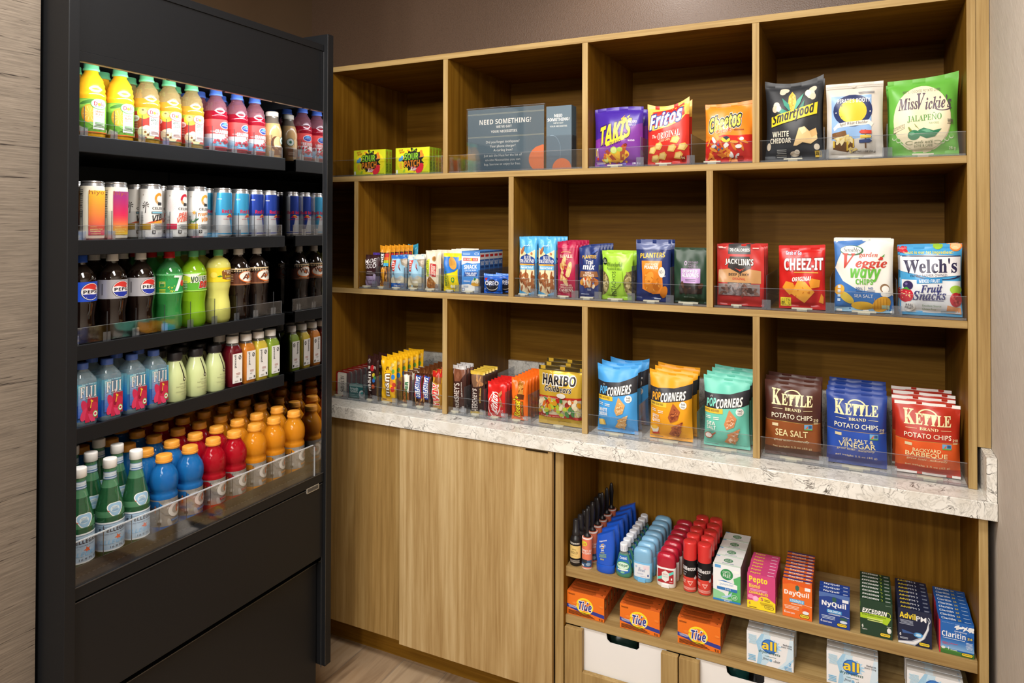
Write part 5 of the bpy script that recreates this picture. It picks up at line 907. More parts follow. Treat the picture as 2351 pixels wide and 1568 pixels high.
# ------------------------------------------------------------------ toiletries
def lath(name, prof, parent=None, n=24, sq=0., c=(0, 0), sx=1., sy=1.):
    mb = MB().lathe(prof, n, sq=sq, c=c)
    mb.v = [(x * sx, y * sy, z) for x, y, z in mb.v]
    return obj(name, mb, parent, welded=True)
BP = mat('1c1a1b', .35); BPM = mat('262425', .3)
r = empty('hair_spray_bottle'); B['spray'] = Proto(r)
pr = [(.0175, 0, BP), (.0195, .004, BP), (.0195, .078, BP), (.0165, .088, BP), (.0105, .094, BP), (.0100, .096, BP)]
lath('body', pr, r)
mb = MB(); paint(mb, wrap(pr, .006, .082, 150), [T('TRESemmé', 14, 84, 86, 92, 'ece6dc', 'b'), R(6, 26, 94, 78, 'e3c57c'), T('firm', 36, 58, 64, 66, '5a4624', 'x'), T('HOLD', 26, 44, 74, 55, '2c2418', ''), R(34, 36, 66, 37, '8a7444'), LINES(12, 8, 88, 20, 3, 'b9b0a4')], WX, (), .0004, .00006, lambda c: mat(c, .4), True); obj('label', mb, r)
lath('spray_head', [(.0125, .0945, BPM), (.0125, .106, BPM), (.0108, .108, BPM), (.0092, .140, BPM), (.0080, .1425, BPM), (.0078, .143, BPM)], r)
r = empty('lint_roller'); B['lint'] = Proto(r)
OR = mat('e07a5c', .55); WHT = mat('efe9e4', .5)
pr = [(.0168, 0, WHT), (.0168, .002, OR), (.0168, .093, WHT), (.0168, .096, WHT), (.0155, .0965, OR), (.0155, .0966, OR)]
lath('roll', pr, r)
mb = MB(); paint(mb, wrap(pr, .003, .092, 160), [E(38, 86, 24, 9, 'd9d23a'), T('Lint', 22, 80, 56, 92, 'e8584a', 'x'), T('PROPRETÉ AU', 6, 58, 92, 67, 'f2ece4', 'b'), T('QUOTIDIEN', 10, 48, 88, 56, 'f2ece4', 'b'), R(4, 4, 96, 28, '37567c'), R(4, 18, 60, 30, '2b3038'), E(70, 14, 16, 6, '8fa4b8'), R(14, 6, 40, 12, 'cfd6dc')], WX, (), .0004, .00006, lambda c: mat(c, .5), True); obj('printed_sleeve', mb, r)
lath('handle', [(.012, .0967, BP), (.0125, .101, BP), (.0062, .106, BP), (.0055, .112, BP), (.0078, .145, BP), (.0085, .158, BP), (.0062, .176, BP), (.0040, .184, BP), (.0018, .186, BP)], r, 16, sy=.8)
r = empty('sunscreen_bottle'); B['sun'] = Proto(r)
BLU = mat('1d55c4', .32, coat=.2)
lath('cap', [(.0265, 0, BLU), (.0285, .003, BLU), (.0285, .024, BLU), (.0275, .0255, BLU)], r, 28, sx=1.05, sy=.6)
def sunbody():
    mb = MB(); N_ = 28; rows = []
    for k in range(15):
        t = k / 14; z = .0265 + t * .112
        w = .0275 + .0035 * math.sin(PI * min(1, t * 1.15)) ** .8; d = .0165 * (1 - .32 * t)
        rows.append([(w * (abs(math.cos(2 * PI * i / N_)) ** .7) * math.copysign(1, math.cos(2 * PI * i / N_)), d * (abs(math.sin(2 * PI * i / N_)) ** .8) * math.copysign(1, math.sin(2 * PI * i / N_)), z - (.026 * max(0, (t - .74) / .26) ** .8 * max(0, .5 - .5 * math.cos(2 * PI * i / N_)) if t > .74 else 0)) for i in range(N_)])
    vs = [tuple(p) for q in rows for p in q]
    # the shoulder slopes down towards the left
    vs2 = []
    for k in range(15):
        for i in range(N_):
            x, y, z = vs[k * N_ + i]; t = k / 14
            vs2.append((x, y, .0265 + t * (.112 - .030 * max(0, .5 - x / .062) ** .8)))
    mb.add(vs2, [(k * N_ + i, k * N_ + (i + 1) % N_, (k + 1) * N_ + (i + 1) % N_, (k + 1) * N_ + i) for k in range(14) for i in range(N_)], BLU, True)
    mb.add(vs2[-N_:], [tuple(range(N_))], BLU)
    def S(x, y, o):
        u = (x / 100 - .5) * .054; t = y / 100
        return (u, -(.0165 * (1 - .32 * t)) * max(.0, 1 - (abs(u) / .031) ** 2.6) ** .42 - o - .0006, .0265 + t * (.112 - .030 * max(0, .5 - u / .062) ** .8))
    paint(mb, S, [T('Coppertone', 18, 74, 64, 81, 'e8ecf4', 'b'), E(38, 60, 20, 9, '6f94d4'), E(38, 60, 17, 7.4, '1d55c4'), T('S', 30, 52, 48, 69, 'f0b83a', 'b'), T('SPORT', 22, 57.5, 56, 63, 'eef2f8', 'i'), T('50', 30, 44, 47, 50, 'eef2f8', 'b'), LINES(26, 38, 52, 42, 1, 'e8d83a'), LINES(18, 24, 64, 36, 4, '9cc06a'), LINES(26, 15, 50, 21, 2, 'd8c83a')], [10 * i for i in range(1, 10)], [10 * i for i in range(1, 10)], .0003, .00006, lambda c: mat(c, .4), True)
    return mb
obj('body', sunbody(), r, welded=False)
r = empty('mouthwash_bottle'); B['scope'] = Proto(r)
MW = mat('5fb48f', .12, coat=.5, trans=.45, ior=1.33); WCAP = mat('e6e9ee', .4); CLN = mat('c3d8cc', .1, trans=.7, ior=1.2)
pr = [(.0205, 0, MW), (.0250, .006, MW), (.0258, .020, MW), (.0215, .045, MW), (.0150, .070, CLN), (.0095, .078, CLN), (.0092, .082, CLN)]
lath('body', pr, r, 28, sy=.62)
mb = MB(); sc_ = wrap(pr, .008, .072, 150)
paint(mb, lambda x, y, o: (lambda p: (p[0], p[1] * .62 - o * .5, p[2]))(sc_(x, y, o)), [P([(8, 40), (20, 92), (80, 92), (92, 40), (84, 16), (50, 4), (16, 16)], '2a6ab4'), T('Crest', 26, 74, 76, 86, 'eef2f6', 'b'), E(50, 44, 38, 20, '3f9a5c'), E(50, 44, 33, 16, 'cfe6d4'), T('scope', 22, 37, 78, 51, '2a6a4a', 'b'), R(24, 22, 76, 28, 'e6eee8'), E(50, 14, 10, 5, '8ac8a0')], WX, (20, 40, 60, 80), .0005, .00007, lambda c: mat(c, .35), True); obj('label', mb, r)
mb = MB().lathe([(.0125, .0795, WCAP), (.0125, .099, WCAP), (.0110, .1015, WCAP), (.0110, .1016, WCAP)], 24)
paint(mb, wrap([(.0125, .0795, 0), (.0125, .099, 0)], .081, .098, 170), [P([(x, y), (x + 9, y + 6), (x + 9, y + 10), (x, y + 4)], '5a78b8') for y in (8, 30, 52, 74) for x in (6, 24, 42, 60, 78)], o0=.0003); obj('cap', mb, r)
def deodorant(name, body, capm, lab, ops, h=.1):
    r = empty(name)
    W, D = .029, .0155
    lath('body', [(.027, 0, body), (.029, .003, body), (.029, .056, body), (.028, .058, body)], r, 32, sq=.8, sy=.56)
    lath('cap', [(.0285, .0585, capm), (.0287, .062, capm), (.0285, .083, capm), (.0262, .091, capm), (.021, .096, capm), (.012, .0985, capm), (.002, .0992, capm)], r, 32, sq=.8, sy=.56)
    mb = MB().prism([(-.012, 0), (.012, 0), (.011, .009), (-.011, .009)], -.0195, -.012, body); obj('twist_dial', mb, r, .0008)
    mb = MB(); paint(mb, lambda x, y, o: ((x / 100 - .5) * .048, -.0164 + .0035 * abs(x / 50 - 1) ** 3.2 - o, .013 + .040 * y / 100), [R(0, 0, 100, 100, lab)] + ops, WX, (), .0003, .00006, lambda c: mat(c, .38), True); obj('label', mb, r)
    return Proto(r)
B['secret'] = deodorant('deodorant_stick', mat('74b6e0', .35), mat('7fb2d4', .25, coat=.3), 'dfe3ea', [R(60, 64, 96, 92, 'e6d4dc'), T('Secret', 26, 44, 74, 76, '3a5a94', 'c'), LINES(16, 24, 62, 34, 2, '9aa8c8'), R(86, 12, 95, 28, '3a5a94'), E(14, 78, 7, 9, 'a8c4e0'), LINES(40, 8, 80, 15, 1, 'b8a8b8')])
B['old'] = deodorant('deodorant_stick', mat('e8e6e4', .35), mat('b01f34', .22, coat=.4), 'a82630', [P([(0, 14), (0, 34), (60, 70), (100, 94), (100, 74), (40, 34)], '5fcfc0'), P([(28, 24), (28, 76), (50, 94), (72, 76), (72, 24), (50, 8)], 'e6e2de'), T('Old Spice', 34, 58, 66, 70, 'b8344a', 'x'), T('PURE SPORT', 33, 42, 67, 52, '5fb8b0', ''), R(84, 26, 92, 42, 'f0e8e4'), LINES(74, 10, 94, 20, 1, 'e6c8c8')])
r = empty('shaving_cream_can'); B['gil'] = Proto(r)
BK = mat('1d1b1e', .3, .2); RDM = mat('d8453a', .35); RC = mat('d03432', .28, coat=.3); RIM = mat('9a9a9c', .3, .8)
pr = [(.0185, 0, RIM), (.0195, .0025, RDM), (.0195, .045, BK), (.0195, .091, BK), (.0185, .0945, BK)]
lath('can', pr, r, 28)
lath('cap', [(.0200, .095, RC), (.0200, .141, RC), (.0194, .1445, RC), (.0180, .1462, RC), (.0178, .1463, RC)], r, 28)
mb = MB(); paint(mb, wrap(pr, .004, .089, 160), [T('Gillette', 4, 72, 92, 85, 'f0eef0', 'b', sl=.0, b=.04), LINES(10, 64, 40, 68, 1, 'cfc9cf'), LINES(10, 53, 34, 60, 2, 'b9b0b6'), E(88, 46, 9, 5, 'cfd2d6'), P([(81, 48), (95, 48), (90, 56)], 'cfd2d6'), P([(42, 36), (74, 36), (58, 20)], 'f2c0b4'), P([(48, 33.4), (68, 33.4), (58, 24)], 'd8453a'), LINES(8, 6, 92, 16, 3, 'f0c0b4'), LINES(6, 28, 34, 40, 3, 'f0c0b4')], WX, (), .0004, .00006, lambda c: mat(c, .35), True); obj('print', mb, r)

# ------------------------------------------------------------------ drinks
GREENCAP = mat('78d296', .32); BLUECAP = mat('5a7fe0', .32); WHITECAP = mat('eceae6', .4); ORCAP = mat('e39a38', .42); REDCAP = mat('c42a2e', .35); NAVYCAP = mat('2c55b8', .35); BLKCAP = mat('242022', .4)
CLRP = clear('clear_plastic_bottle', (.82, .84, .85), .10, .06, .5, .10, (.75, .75, .74))
OJ = mat('f3ae22', .14, coat=.6); AJ = clear('apple_juice', (.96, .70, .16), .10, .05, .55, .42, (.80, .47, .05)); AJC = clear('apple_juice_bottle_top', (.95, .84, .58), .12, .05, .6, .22, (.82, .62, .28)); CRJ = clear('cranberry_juice', (.70, .06, .10), .10, .05, .55, .55, (.42, .01, .03)); CRC = clear('cranberry_bottle_top', (.86, .62, .66), .12, .05, .6, .25, (.55, .22, .27))
def cap_prof(r, z0, z1, m): return [(r * .97, z0, m), (r, z0 + .001, m), (r, z0 + (z1 - z0) * .3, m), (r * .93, z0 + (z1 - z0) * .36, m), (r * .91, z1 - .0012, m), (r * .84, z1, m)]
def juice(low, mid, top, capm, ops, labcol):
    body = [(.0285, 0, low), (.0330, .004, low), (.0335, .025, low), (.0335, .108, mid), (.0345, .112, mid), (.0345, .119, mid), (.0318, .123, mid), (.0333, .130, top), (.0310, .136, top), (.0318, .143, top), (.0285, .149, top), (.0288, .155, top), (.0240, .163, top), (.0185, .172, top), (.0165, .176, top), (.0165, .180, top)]
    lp = [(.0337, .017, 0), (.0337, .104, 0)]
    return bottle('juice_bottle', body, cap_prof(.0195, .179, .1985, capm), mat(labcol, .34), lp, (.017, .104), ops, 180)
DOLE = [T('D', 50, 80, 57.5, 92, 'c8242a', 'b'), T('le', 65.5, 80, 75, 92, 'c8242a', 'b'), E(61.5, 84.3, 3.8, 4.8, 'f2c52c'), star(61.5, 84.3, 4.2, 8, .75, 'f0b82a', 1.2), R(51, 76.5, 75, 78, '2a4a8a')]
def dolelab(k):
    if k == 'o':
        bg = [R(0, 0, 100, 100, '6fa83a'), E(24, 84, 26, 14, '8fc04a'), E(36, 90, 18, 5, '4a7a34', 20), E(42, 56, 19, 27, 'ee9a26', n=30), E(42, 56, 17, 24.5, 'f4b042', n=30), [P([(42, 56), (42 + 15 * math.cos(a), 56 + 22 * math.sin(a)), (42 + 15 * math.cos(a + .12), 56 + 22 * math.sin(a + .12))], 'f8cf80') for a in [i * PI / 5 for i in range(10)]], BL(10, 6, 90, 26, 9, 8, 4, ['4f8f34', '86b84a'], 4), P([(10, 0), (20, 20), (38, 8), (40, 0)], 'f0e0b8'), P([(80, 0), (86, 14), (100, 10), (100, 0)], 'f0e0b8'), R(0, 0, 100, 3, 'e8702a')]
        tx = [T('ORANGE', 52.0, 60, 74.0, 66, 'd45a14', 'b'), T('BLEND', 54.0, 52, 72.0, 58, 'd45a14', 'b'), LINES(53.0, 46, 73.0, 50, 2, 'e8a070'), T('100% JUICE', 51.0, 37, 75.0, 43, '7aa05a', ''), LINES(51.0, 17, 75.0, 34, 4, '7aa86a')]
        edge = '5f9a3a'
    else:
        bg = [R(0, 0, 100, 100, 'c23a30'), R(0, 88, 100, 100, '8fae3a'), E(36, 84, 17, 20, 'c9c83a'), E(34, 88, 10, 10, 'd9da6a'), E(34, 92, 3, 3, '6a5a2a'), P([(48, 46), (62, 58), (66, 48), (56, 42)], '6f9a3a'), E(34, 22, 13, 18, 'f0dfae'), E(52, 18, 13, 18, 'ecd8a0'), E(43, 30, 10, 14, 'f4e6bc'), E(40, 22, 3, 4, '8a5a2c'), E(46, 14, 2.4, 4, '8a5a2c'), E(14, 66, 12, 10, 'f0e6dc'), T('Dole', 6, 62, 22, 70, 'd0282c', 'b'), LINES(4, 24, 22, 54, 5, 'e8a090'), R(0, 0, 100, 2.5, '6a7a4a')]
        tx = [T('APPLE', 52.0, 57, 74.0, 67, '2f4f33', 'b'), T('JUICE', 53.0, 46, 73.0, 56, '2f4f33', 'b'), LINES(52.0, 34, 74.0, 43, 2, 'e09a90'), LINES(52.0, 16, 74.0, 28, 3, 'e0a8a0')]
        edge = 'd05a50'
    zig = P([(49, 10)] + [(49 + 1.3 * i, 9 if i % 2 else 12) for i in range(22)] + [(77.5, 80), (49, 80)], 'f2efe8')
    return [bg, zig, E(62, 85, 19, 16.5, edge), E(62.6, 86, 17.6, 15, 'f4f1ea'), DOLE, tx]
B['oj'] = juice(OJ, OJ, OJ, GREENCAP, dolelab('o'), '6fa83a')
B['aj'] = juice(AJ, AJ, AJC, GREENCAP, dolelab('a'), 'c23a30')
B['cran'] = juice(CRJ, CRJ, CRC, BLUECAP, [R(0, 0, 100, 100, 'd94a48'), R(0, 4, 100, 48, 'e8e2e0'), GR(0, 4, 100, 34, '4f9cc8', 'd6e2ea', 6), R(0, 0, 100, 3, 'c8303a'), E(66, 80, 17, 13, 'f2f0ee'), E(66, 80, 15, 11, '2b3f8f'), P([(54, 82), (66, 90), (78, 84), (70, 82)], '5fa8dc'), T('OceanSpray', 55, 76, 77, 81, 'f2f2f4', 'x'), T('CRANBERRY', 36, 50, 90, 63, 'f6efec', 'b', b=.04), LINES(22, 54, 42, 60, 2, 'f0c0bc'), BL(30, 14, 96, 32, 26, 3.2, 4, ['c02438', 'd8404e', '9c1a2c'], 6), BL(66, 32, 96, 46, 9, 3, 3.6, ['c02438', '8a6a5a'], 3), LINES(40, 7, 62, 12, 2, 'cfe2ee')], 'd94a48')
COF = mat('c59a66', .15, coat=.5); COFC = mat('8f7f70', .1, coat=.5, trans=.5, ior=1.2)
body = [(.028, 0, COF), (.031, .004, COF), (.0325, .06, COF), (.0330, .095, COF), (.026, .122, COFC), (.0200, .136, COFC), (.0195, .146, COFC)]
B['frap'] = bottle('coffee_drink_bottle', body, [(.0208, .146, mat('d9c8b0', .3, .3)), (.0212, .148, mat('e8ddd0', .35)), (.0212, .160, mat('d9c0a0', .3, .3)), (.0195, .1625, WHITECAP), (.019, .163, WHITECAP)], extra=[('label', body, .012, .092, 170, [E(46, 52, 16, 30, '5a3420'), E(54, 54, 15, 27, 'd9b380'), P([(40, 2), (44, 36), (88, 40), (88, 4)], '6a4228'), E(76, 66, 14, 17, '2f6a4c'), E(76, 66, 12.4, 15, 'e4e4dc'), star(76, 66, 7, 7, .55, '2f6a4c', 1.25), T('frappuccino', 42, 36, 96, 46, 'f0e8dc', 'x'), LINES(58, 12, 84, 26, 3, 'b89a80')], (25, 50, 75))])

def can(ops, side, rough=.26, metal=.35):
    root = empty('drink_can'); ALC = mat('c3c3c4', .25, .85); sm = mat(side, rough, metal)
    pr = [(.0235, 0, ALC), (.0255, .001, ALC), (.0282, .008, sm), (.0284, .012, sm), (.0284, .138, sm), (.0276, .143, ALC), (.0260, .1495, ALC), (.0255, .1515, ALC)]
    mb = MB().lathe(pr, 32)
    paint(mb, wrap(pr, .010, .142, 170), ops, WX, (96,), .0003, .00005, lambda c: mat(c, rough + .06, metal), True)
    obj('body', mb, root)
    l = MB().lathe([(.0258, .1512, ALC), (.0266, .1535, ALC), (.0258, .1565, ALC), (.0240, .1565, ALC), (.0236, .1540, ALC)], 28)
    l.box(-.008, -.014, .154, .008, .006, .1552, ALC)
    obj('lid', l, root)
    return Proto(root)
def hiyo(a, m, b_): return can([R(0, 0, 100, 100, 'e6dfcc'), LINES(2, 40, 16, 96, 16, '4a4640', .35), R(16, 4, 16.6, 96, '8a857a'), R(1, 62, 14, 63, '2a2826'), R(0, 84, 14, 86, '2a2826'), GR(33, 5, 84, 46, a, m, 12), GR(33, 46, 84, 92, m, b_, 12), T('hiyo', 34, 82, 76, 93, 'a8552c', ''), T('ORGANIC', 38, 20, 54, 22, 'f0e08a', ''), T('passion fruit', 38, 14.5, 72, 18, 'f4e48a', 'b'), T('tangerine', 38, 10.5, 64, 14, 'f4e48a', 'b'), LINES(38, 7, 66, 9, 1, 'f0d880')], 'e6dfcc', .42, 0.)
B['hiyo1'] = hiyo('cf3f4e', 'e8843a', 'eebb2c'); B['hiyo2'] = hiyo('ecc832', 'cf2450', '8f2f7c')
def cels(c1, name, nc, bar, art):
    return can([R(0, 0, 100, 100, 'e2e0dc'), E(14, 88, 2.4, 2, 'b8b0a4'), ARC(66, 80, 17, 12.5, 40, 190, c1, .45, 14), ARC(66, 80, 17, 12.5, 190, 250, 'c9a06a', .45, 8), P([(60, 66), (60, 73), (78, 72), (78, 66)], '3a3a3c'), T('CELSIUS', 42, 57, 92, 62.5, '3a3a3c', 'b'), art, [T(t, x0, y0, x1, y1, nc, 'i', sl=.1, b=.02) for t, x0, y0, x1, y1 in name], R(2, 15, 38, 27, bar), R(42, 15, 46, 27, 'c9c6c0'), LINES(46, 15, 80, 27, 6, '5a5854', .5), R(42, 6, 52, 13, '2a2a2c'), T('0', 44.5, 7, 49.5, 12, 'e8e6e2', 'b'), LINES(6, 30, 16, 46, 5, '8a8884'), LINES(58, 5, 84, 10, 2, 'c0bcb6')], 'e2e0dc', .3, .15)
PALM = [P([(20, 50), (22, 66), (24, 66), (23, 50)], '3a3836')] + [P([(22, 66), (22 + 12 * math.cos(a), 66 + 9 * math.sin(a)), (22 + 9 * math.cos(a + .3), 66 + 8 * math.sin(a + .3))], '3a3836') for a in (-.5, .2, .9, 1.7, 2.4, 3.1, 3.7)]
B['cel1'] = cels('d9922c', [('VIBE', 42, 34, 90, 47)], '2c2a2a', 'a8842c', [PALM, P([(22, 28), (50, 34), (94, 40), (94, 28)], 'c8562c'), P([(40, 28), (60, 33), (94, 36), (94, 28)], 'e8a23c'), R(40, 48, 92, 53, '2c2a2a'), R(42, 49, 90, 52, '7fb8cc')])
B['cel2'] = cels('c8283c', [('PEACH', 42, 43, 94, 53), ('VIBE', 38, 32, 82, 42)], 'd8604c', 'c22a48', [[P([(20, 68), (20 + 15 * math.cos(a), 68 + 14 * math.sin(a)), (20 + 15 * math.cos(a + .06), 68 + 14 * math.sin(a + .06))], 'e8c0c0') for a in [i * PI / 9 for i in range(18)]]])
B['cel3'] = cels('e8a83c', [('Tropical', 38, 44, 92, 54), ('Vibe', 50, 33, 88, 43)], 'dc8a2c', 'e0b82c', [BL(6, 30, 34, 36, 5, 10, 2, ['3f8a5a', '2f6a4a', '6fae5a'], 4), star(26, 52, 9, 7, .35, 'e8a83c', .8)])
def bull(a, b_, wordcol='d2284c'):
    return can([P([(0, 0), (0, 47), (62, 47), (46, 100), (100, 100), (100, 0)], b_), P([(0, 47), (0, 100), (18, 100), (10, 47)], b_), P([(18, 100), (86, 100), (86, 47), (10, 47)], a), P([(60, 47), (86, 47), (86, 0), (76, 0)], a), P([(0, 47), (62, 47), (74, 12), (74, 0), (0, 0)], b_), R(0, 0, 100, 7, 'c8cacc'), R(0, 2, 100, 5, a), T('Red Bull', 36, 52, 98, 61, wordcol, 'b', b=.05), E(67, 46, 9, 4.2, 'ecc23a'), P([(52, 42), (60, 48), (70, 46), (66, 42)], wordcol), P([(84, 42), (76, 48), (68, 46), (70, 42)], wordcol), T('ENERGY DRINK', 42, 36.5, 94, 39, wordcol, ''), LINES(20, 84, 36, 88, 2, 'dfe6ec')], b_, .22, .55)
B['bullb'] = bull('3f9fcf', 'c3c8cc'); B['bulld'] = bull('23409c', 'b9bec6')

COLA = mat('150b08', .06, coat=1.); COLAN = clear('cola_bottle_neck', (.35, .30, .27), .10, .05, .5, .25, (.06, .04, .03)); S7 = clear('green_soda_bottle', (.25, .80, .35), .09, .04, .5, .42, (.06, .42, .10)); S7C = clear('green_soda_neck', (.40, .85, .50), .10, .04, .5, .30, (.12, .48, .18)); DEW = clear('lime_soda_bottle', (.50, .90, .15), .09, .04, .5, .60, (.32, .62, .02)); LEM = clear('lemonade', (.9, .9, .4), .08, .05, .5, .78, (.80, .78, .20))
def soda(liq, neck, capm, labcol, ops, lz=(.110, .160), metal=0., shape=0):
    l0, l1 = lz
    if shape == 0: body = [(.024, 0, liq), (.031, .003, liq), (.0350, .013, liq), (.0355, .030, liq), (.0335, .050, liq), (.0322, .068, liq), (.0342, .088, liq), (.0366, .103, liq), (.0370, .110, liq), (.0370, .160, liq), (.0352, .168, liq), (.0300, .180, neck), (.0225, .191, neck), (.0150, .199, neck), (.0125, .203, neck), (.0125, .212, neck)]
    else: body = [(.024, 0, liq), (.032, .003, liq), (.0362, .013, liq), (.0370, .035, liq), (.0345, .062, liq), (.0310, .085, liq), (.0335, .105, liq), (.0362, .116, liq), (.0362, .165, liq), (.0368, .172, liq), (.0350, .183, liq), (.0270, .196, neck), (.0160, .203, neck), (.0125, .206, neck), (.0125, .212, neck)]
    return bottle('soda_bottle', body, [(.0152, .2085, capm), (.0152, .212, capm), (.0146, .2125, capm), (.0146, .2255, capm), (.0136, .2275, capm), (.0134, .2276, capm)], mat(labcol, .32, metal), [(rad_at(body, l0), l0, 0), (rad_at(body, (l0 + l1) / 2), (l0 + l1) / 2, 0), (rad_at(body, l1), l1, 0)], lz, ops, 180)
def pepsi(bg):
    cx, cy, rx, ry = 58, 50, 21, 43
    w = [(cx + rx * .93 * (i / 8 * 2 - 1), cy + 12 + 5 * math.sin(i / 8 * 6.28)) for i in range(9)]; w2 = [(x, y - 26 + 4 * math.sin((x - cx) / rx * 3)) for x, y in w]
    def seg(a0, a1): return [(cx + rx * .93 * math.cos(math.radians(a0 + (a1 - a0) * i / 14)), cy + ry * .93 * math.sin(math.radians(a0 + (a1 - a0) * i / 14))) for i in range(15)]
    return [E(cx, cy, rx * 1.04, ry * 1.04, '2a2a34', 0, 30), E(cx, cy, rx, ry, 'f0eef0', 0, 30), P(seg(18, 162) + w[1:-1], 'd83a34'), P(seg(198, 342) + w2[1:-1][::-1], '2436a0'), T('PEPSI', 41, 41, 77, 58, '1e1a24', 'b', b=.06), R(15, 20, 17, 80, '3a3a40')]
B['pepsi'] = soda(COLA, COLAN, NAVYCAP, '1d4fd0', pepsi(0)); B['diet'] = soda(COLA, COLAN, WHITECAP, 'b9bac2', pepsi(1), metal=.3)
B['seven'] = soda(S7, S7C, REDCAP, '2f9a4c', [R(0, 92, 100, 100, '6fc884'), R(0, 0, 100, 6, '8fd8a0'), P([(54, 82), (56, 92), (80, 90), (78, 80), (64, 12), (56, 12), (68, 80)], 'f4f6f2'), E(79, 50, 7.5, 16, 'd8342e'), T('UP', 84, 52, 97, 80, 'f4f6f2', 'i', b=.04), R(20, 34, 35, 62, 'd9d83a'), R(21.5, 36, 33.5, 60, '2f8a44'), T('240', 22, 50, 33, 59, 'e6e6a0', 'b'), LINES(19, 6, 36, 26, 3, 'd9d83a'), BL(40, 6, 56, 40, 14, 1.2, 2.4, ['e8e03a', 'cfe05a'], 5), R(86, 14, 96, 34, 'e0a02c'), LINES(4, 20, 10, 84, 6, '1f6a34')], (.108, .164))
B['dew'] = soda(DEW, DEW, GREENCAP, '5aa832', [R(0, 88, 100, 100, '8fd03a'), P([(0, 70), (30, 90), (50, 60), (20, 40)], 'c9e03a'), P([(10, 90), (40, 70), (60, 95)], 'e6efd8'), T('MOUNTAIN', 34, 48, 92, 78, '1f4a2c', 'b', out=[('f0f0e0', .09), ], b=.05), T('DEW', 54, 18, 94, 50, 'd23a2c', 'i', out=[('f0e6d8', .1), ('4a1a18', .06)], b=.06), LINES(6, 10, 26, 60, 6, '9cc8a0'), R(0, 0, 100, 6, '9fd45a')], (.108, .164))
B['lemon'] = soda(LEM, LEM, GREENCAP, 'f0d22c', [P([(48, 24), (46, 74), (52, 84), (94, 86), (94, 20), (60, 14)], '8a5a2c'), T('Country', 52, 66, 92, 84, 'f2e6c8', 's', b=.02), T('Time', 60, 50, 86, 66, 'f2e6c8', 's', b=.02), T('Lemonade', 54, 32, 94, 48, 'f0d22c', 'x', b=.02), LINES(58, 18, 88, 28, 2, 'f0e0b0'), P([(34, 38), (42, 48), (50, 40), (40, 34)], '4a8a34'), E(26, 50, 9, 20, 'f4de5a')], (.128, .172), shape=1)
B['rootbeer'] = soda(COLA, COLAN, WHITECAP, '5f3524', [R(0, 82, 100, 100, 'd9c29a'), R(0, 0, 100, 8, '8a5a3c'), [R(4 + 9 * i, 8, 5 + 9 * i, 82, '4a2618') for i in range(11)], E(66, 48, 26, 36, 'e0702c', 14), E(66, 50, 24, 31, 'f0ece2', 14), T('A', 48, 34, 66, 66, '6a3018', 'i', b=.04), T('W', 66, 40, 86, 72, '6a3018', 'i', b=.04), E(67, 50, 3, 7, 'e0702c'), LINES(58, 10, 88, 16, 1, 'd9c29a'), LINES(6, 24, 26, 70, 5, 'b99a78')], (.112, .165))
WAT = clear('clear_water_bottle', (.80, .90, .95), .08, .05, .4, .25, (.55, .74, .84))
WB = clear('blue_water_bottle_lower', (.3, .5, .9), .08, .05, .4, .5, (.07, .25, .75)); WC = clear('blue_water_bottle_upper', (.6, .85, .92), .08, .05, .4, .5, (.22, .62, .80))
fb = [(.026, 0, WAT), (.0284, .003, WAT), (.0286, .014, WB), (.0286, .055, WC), (.0286, .108, WAT), (.0270, .118, WAT), (.0150, .136, WAT), (.0120, .140, WAT), (.0120, .146, WAT)]
r = empty('water_bottle'); B['fiji'] = Proto(r)
obj('body', MB().lathe(fb, 32, sq=3.), r, welded=True)
obj('cap', MB().lathe([(.0150, .1425, BLUECAP), (.0150, .1555, BLUECAP), (.0135, .158, BLUECAP), (.013, .1581, BLUECAP)], 24), r, welded=True)
HW = .0294
mb = MB(); mk = lambda c: mat(c, .3)
for S in (lambda x, y, o: (-HW - o + .0004, HW * .82 - 2 * HW * .82 * x / 100, .012 + .100 * y / 100), lambda x, y, o: (HW + o - .0004, -HW * .82 + 2 * HW * .82 * x / 100, .012 + .100 * y / 100), lambda x, y, o: (HW * .82 - 2 * HW * .82 * x / 100, HW + o - .0004, .012 + .100 * y / 100)):
    paint(mb, S, [GR(0, 0, 100, 50, '1a5ce0', '37aef4', 8), GR(0, 50, 100, 100, '37aef4', 'a6e6f4', 8)], (), (), .0006, .00003, mk)
obj('back_label', mb, r)
mb = MB()
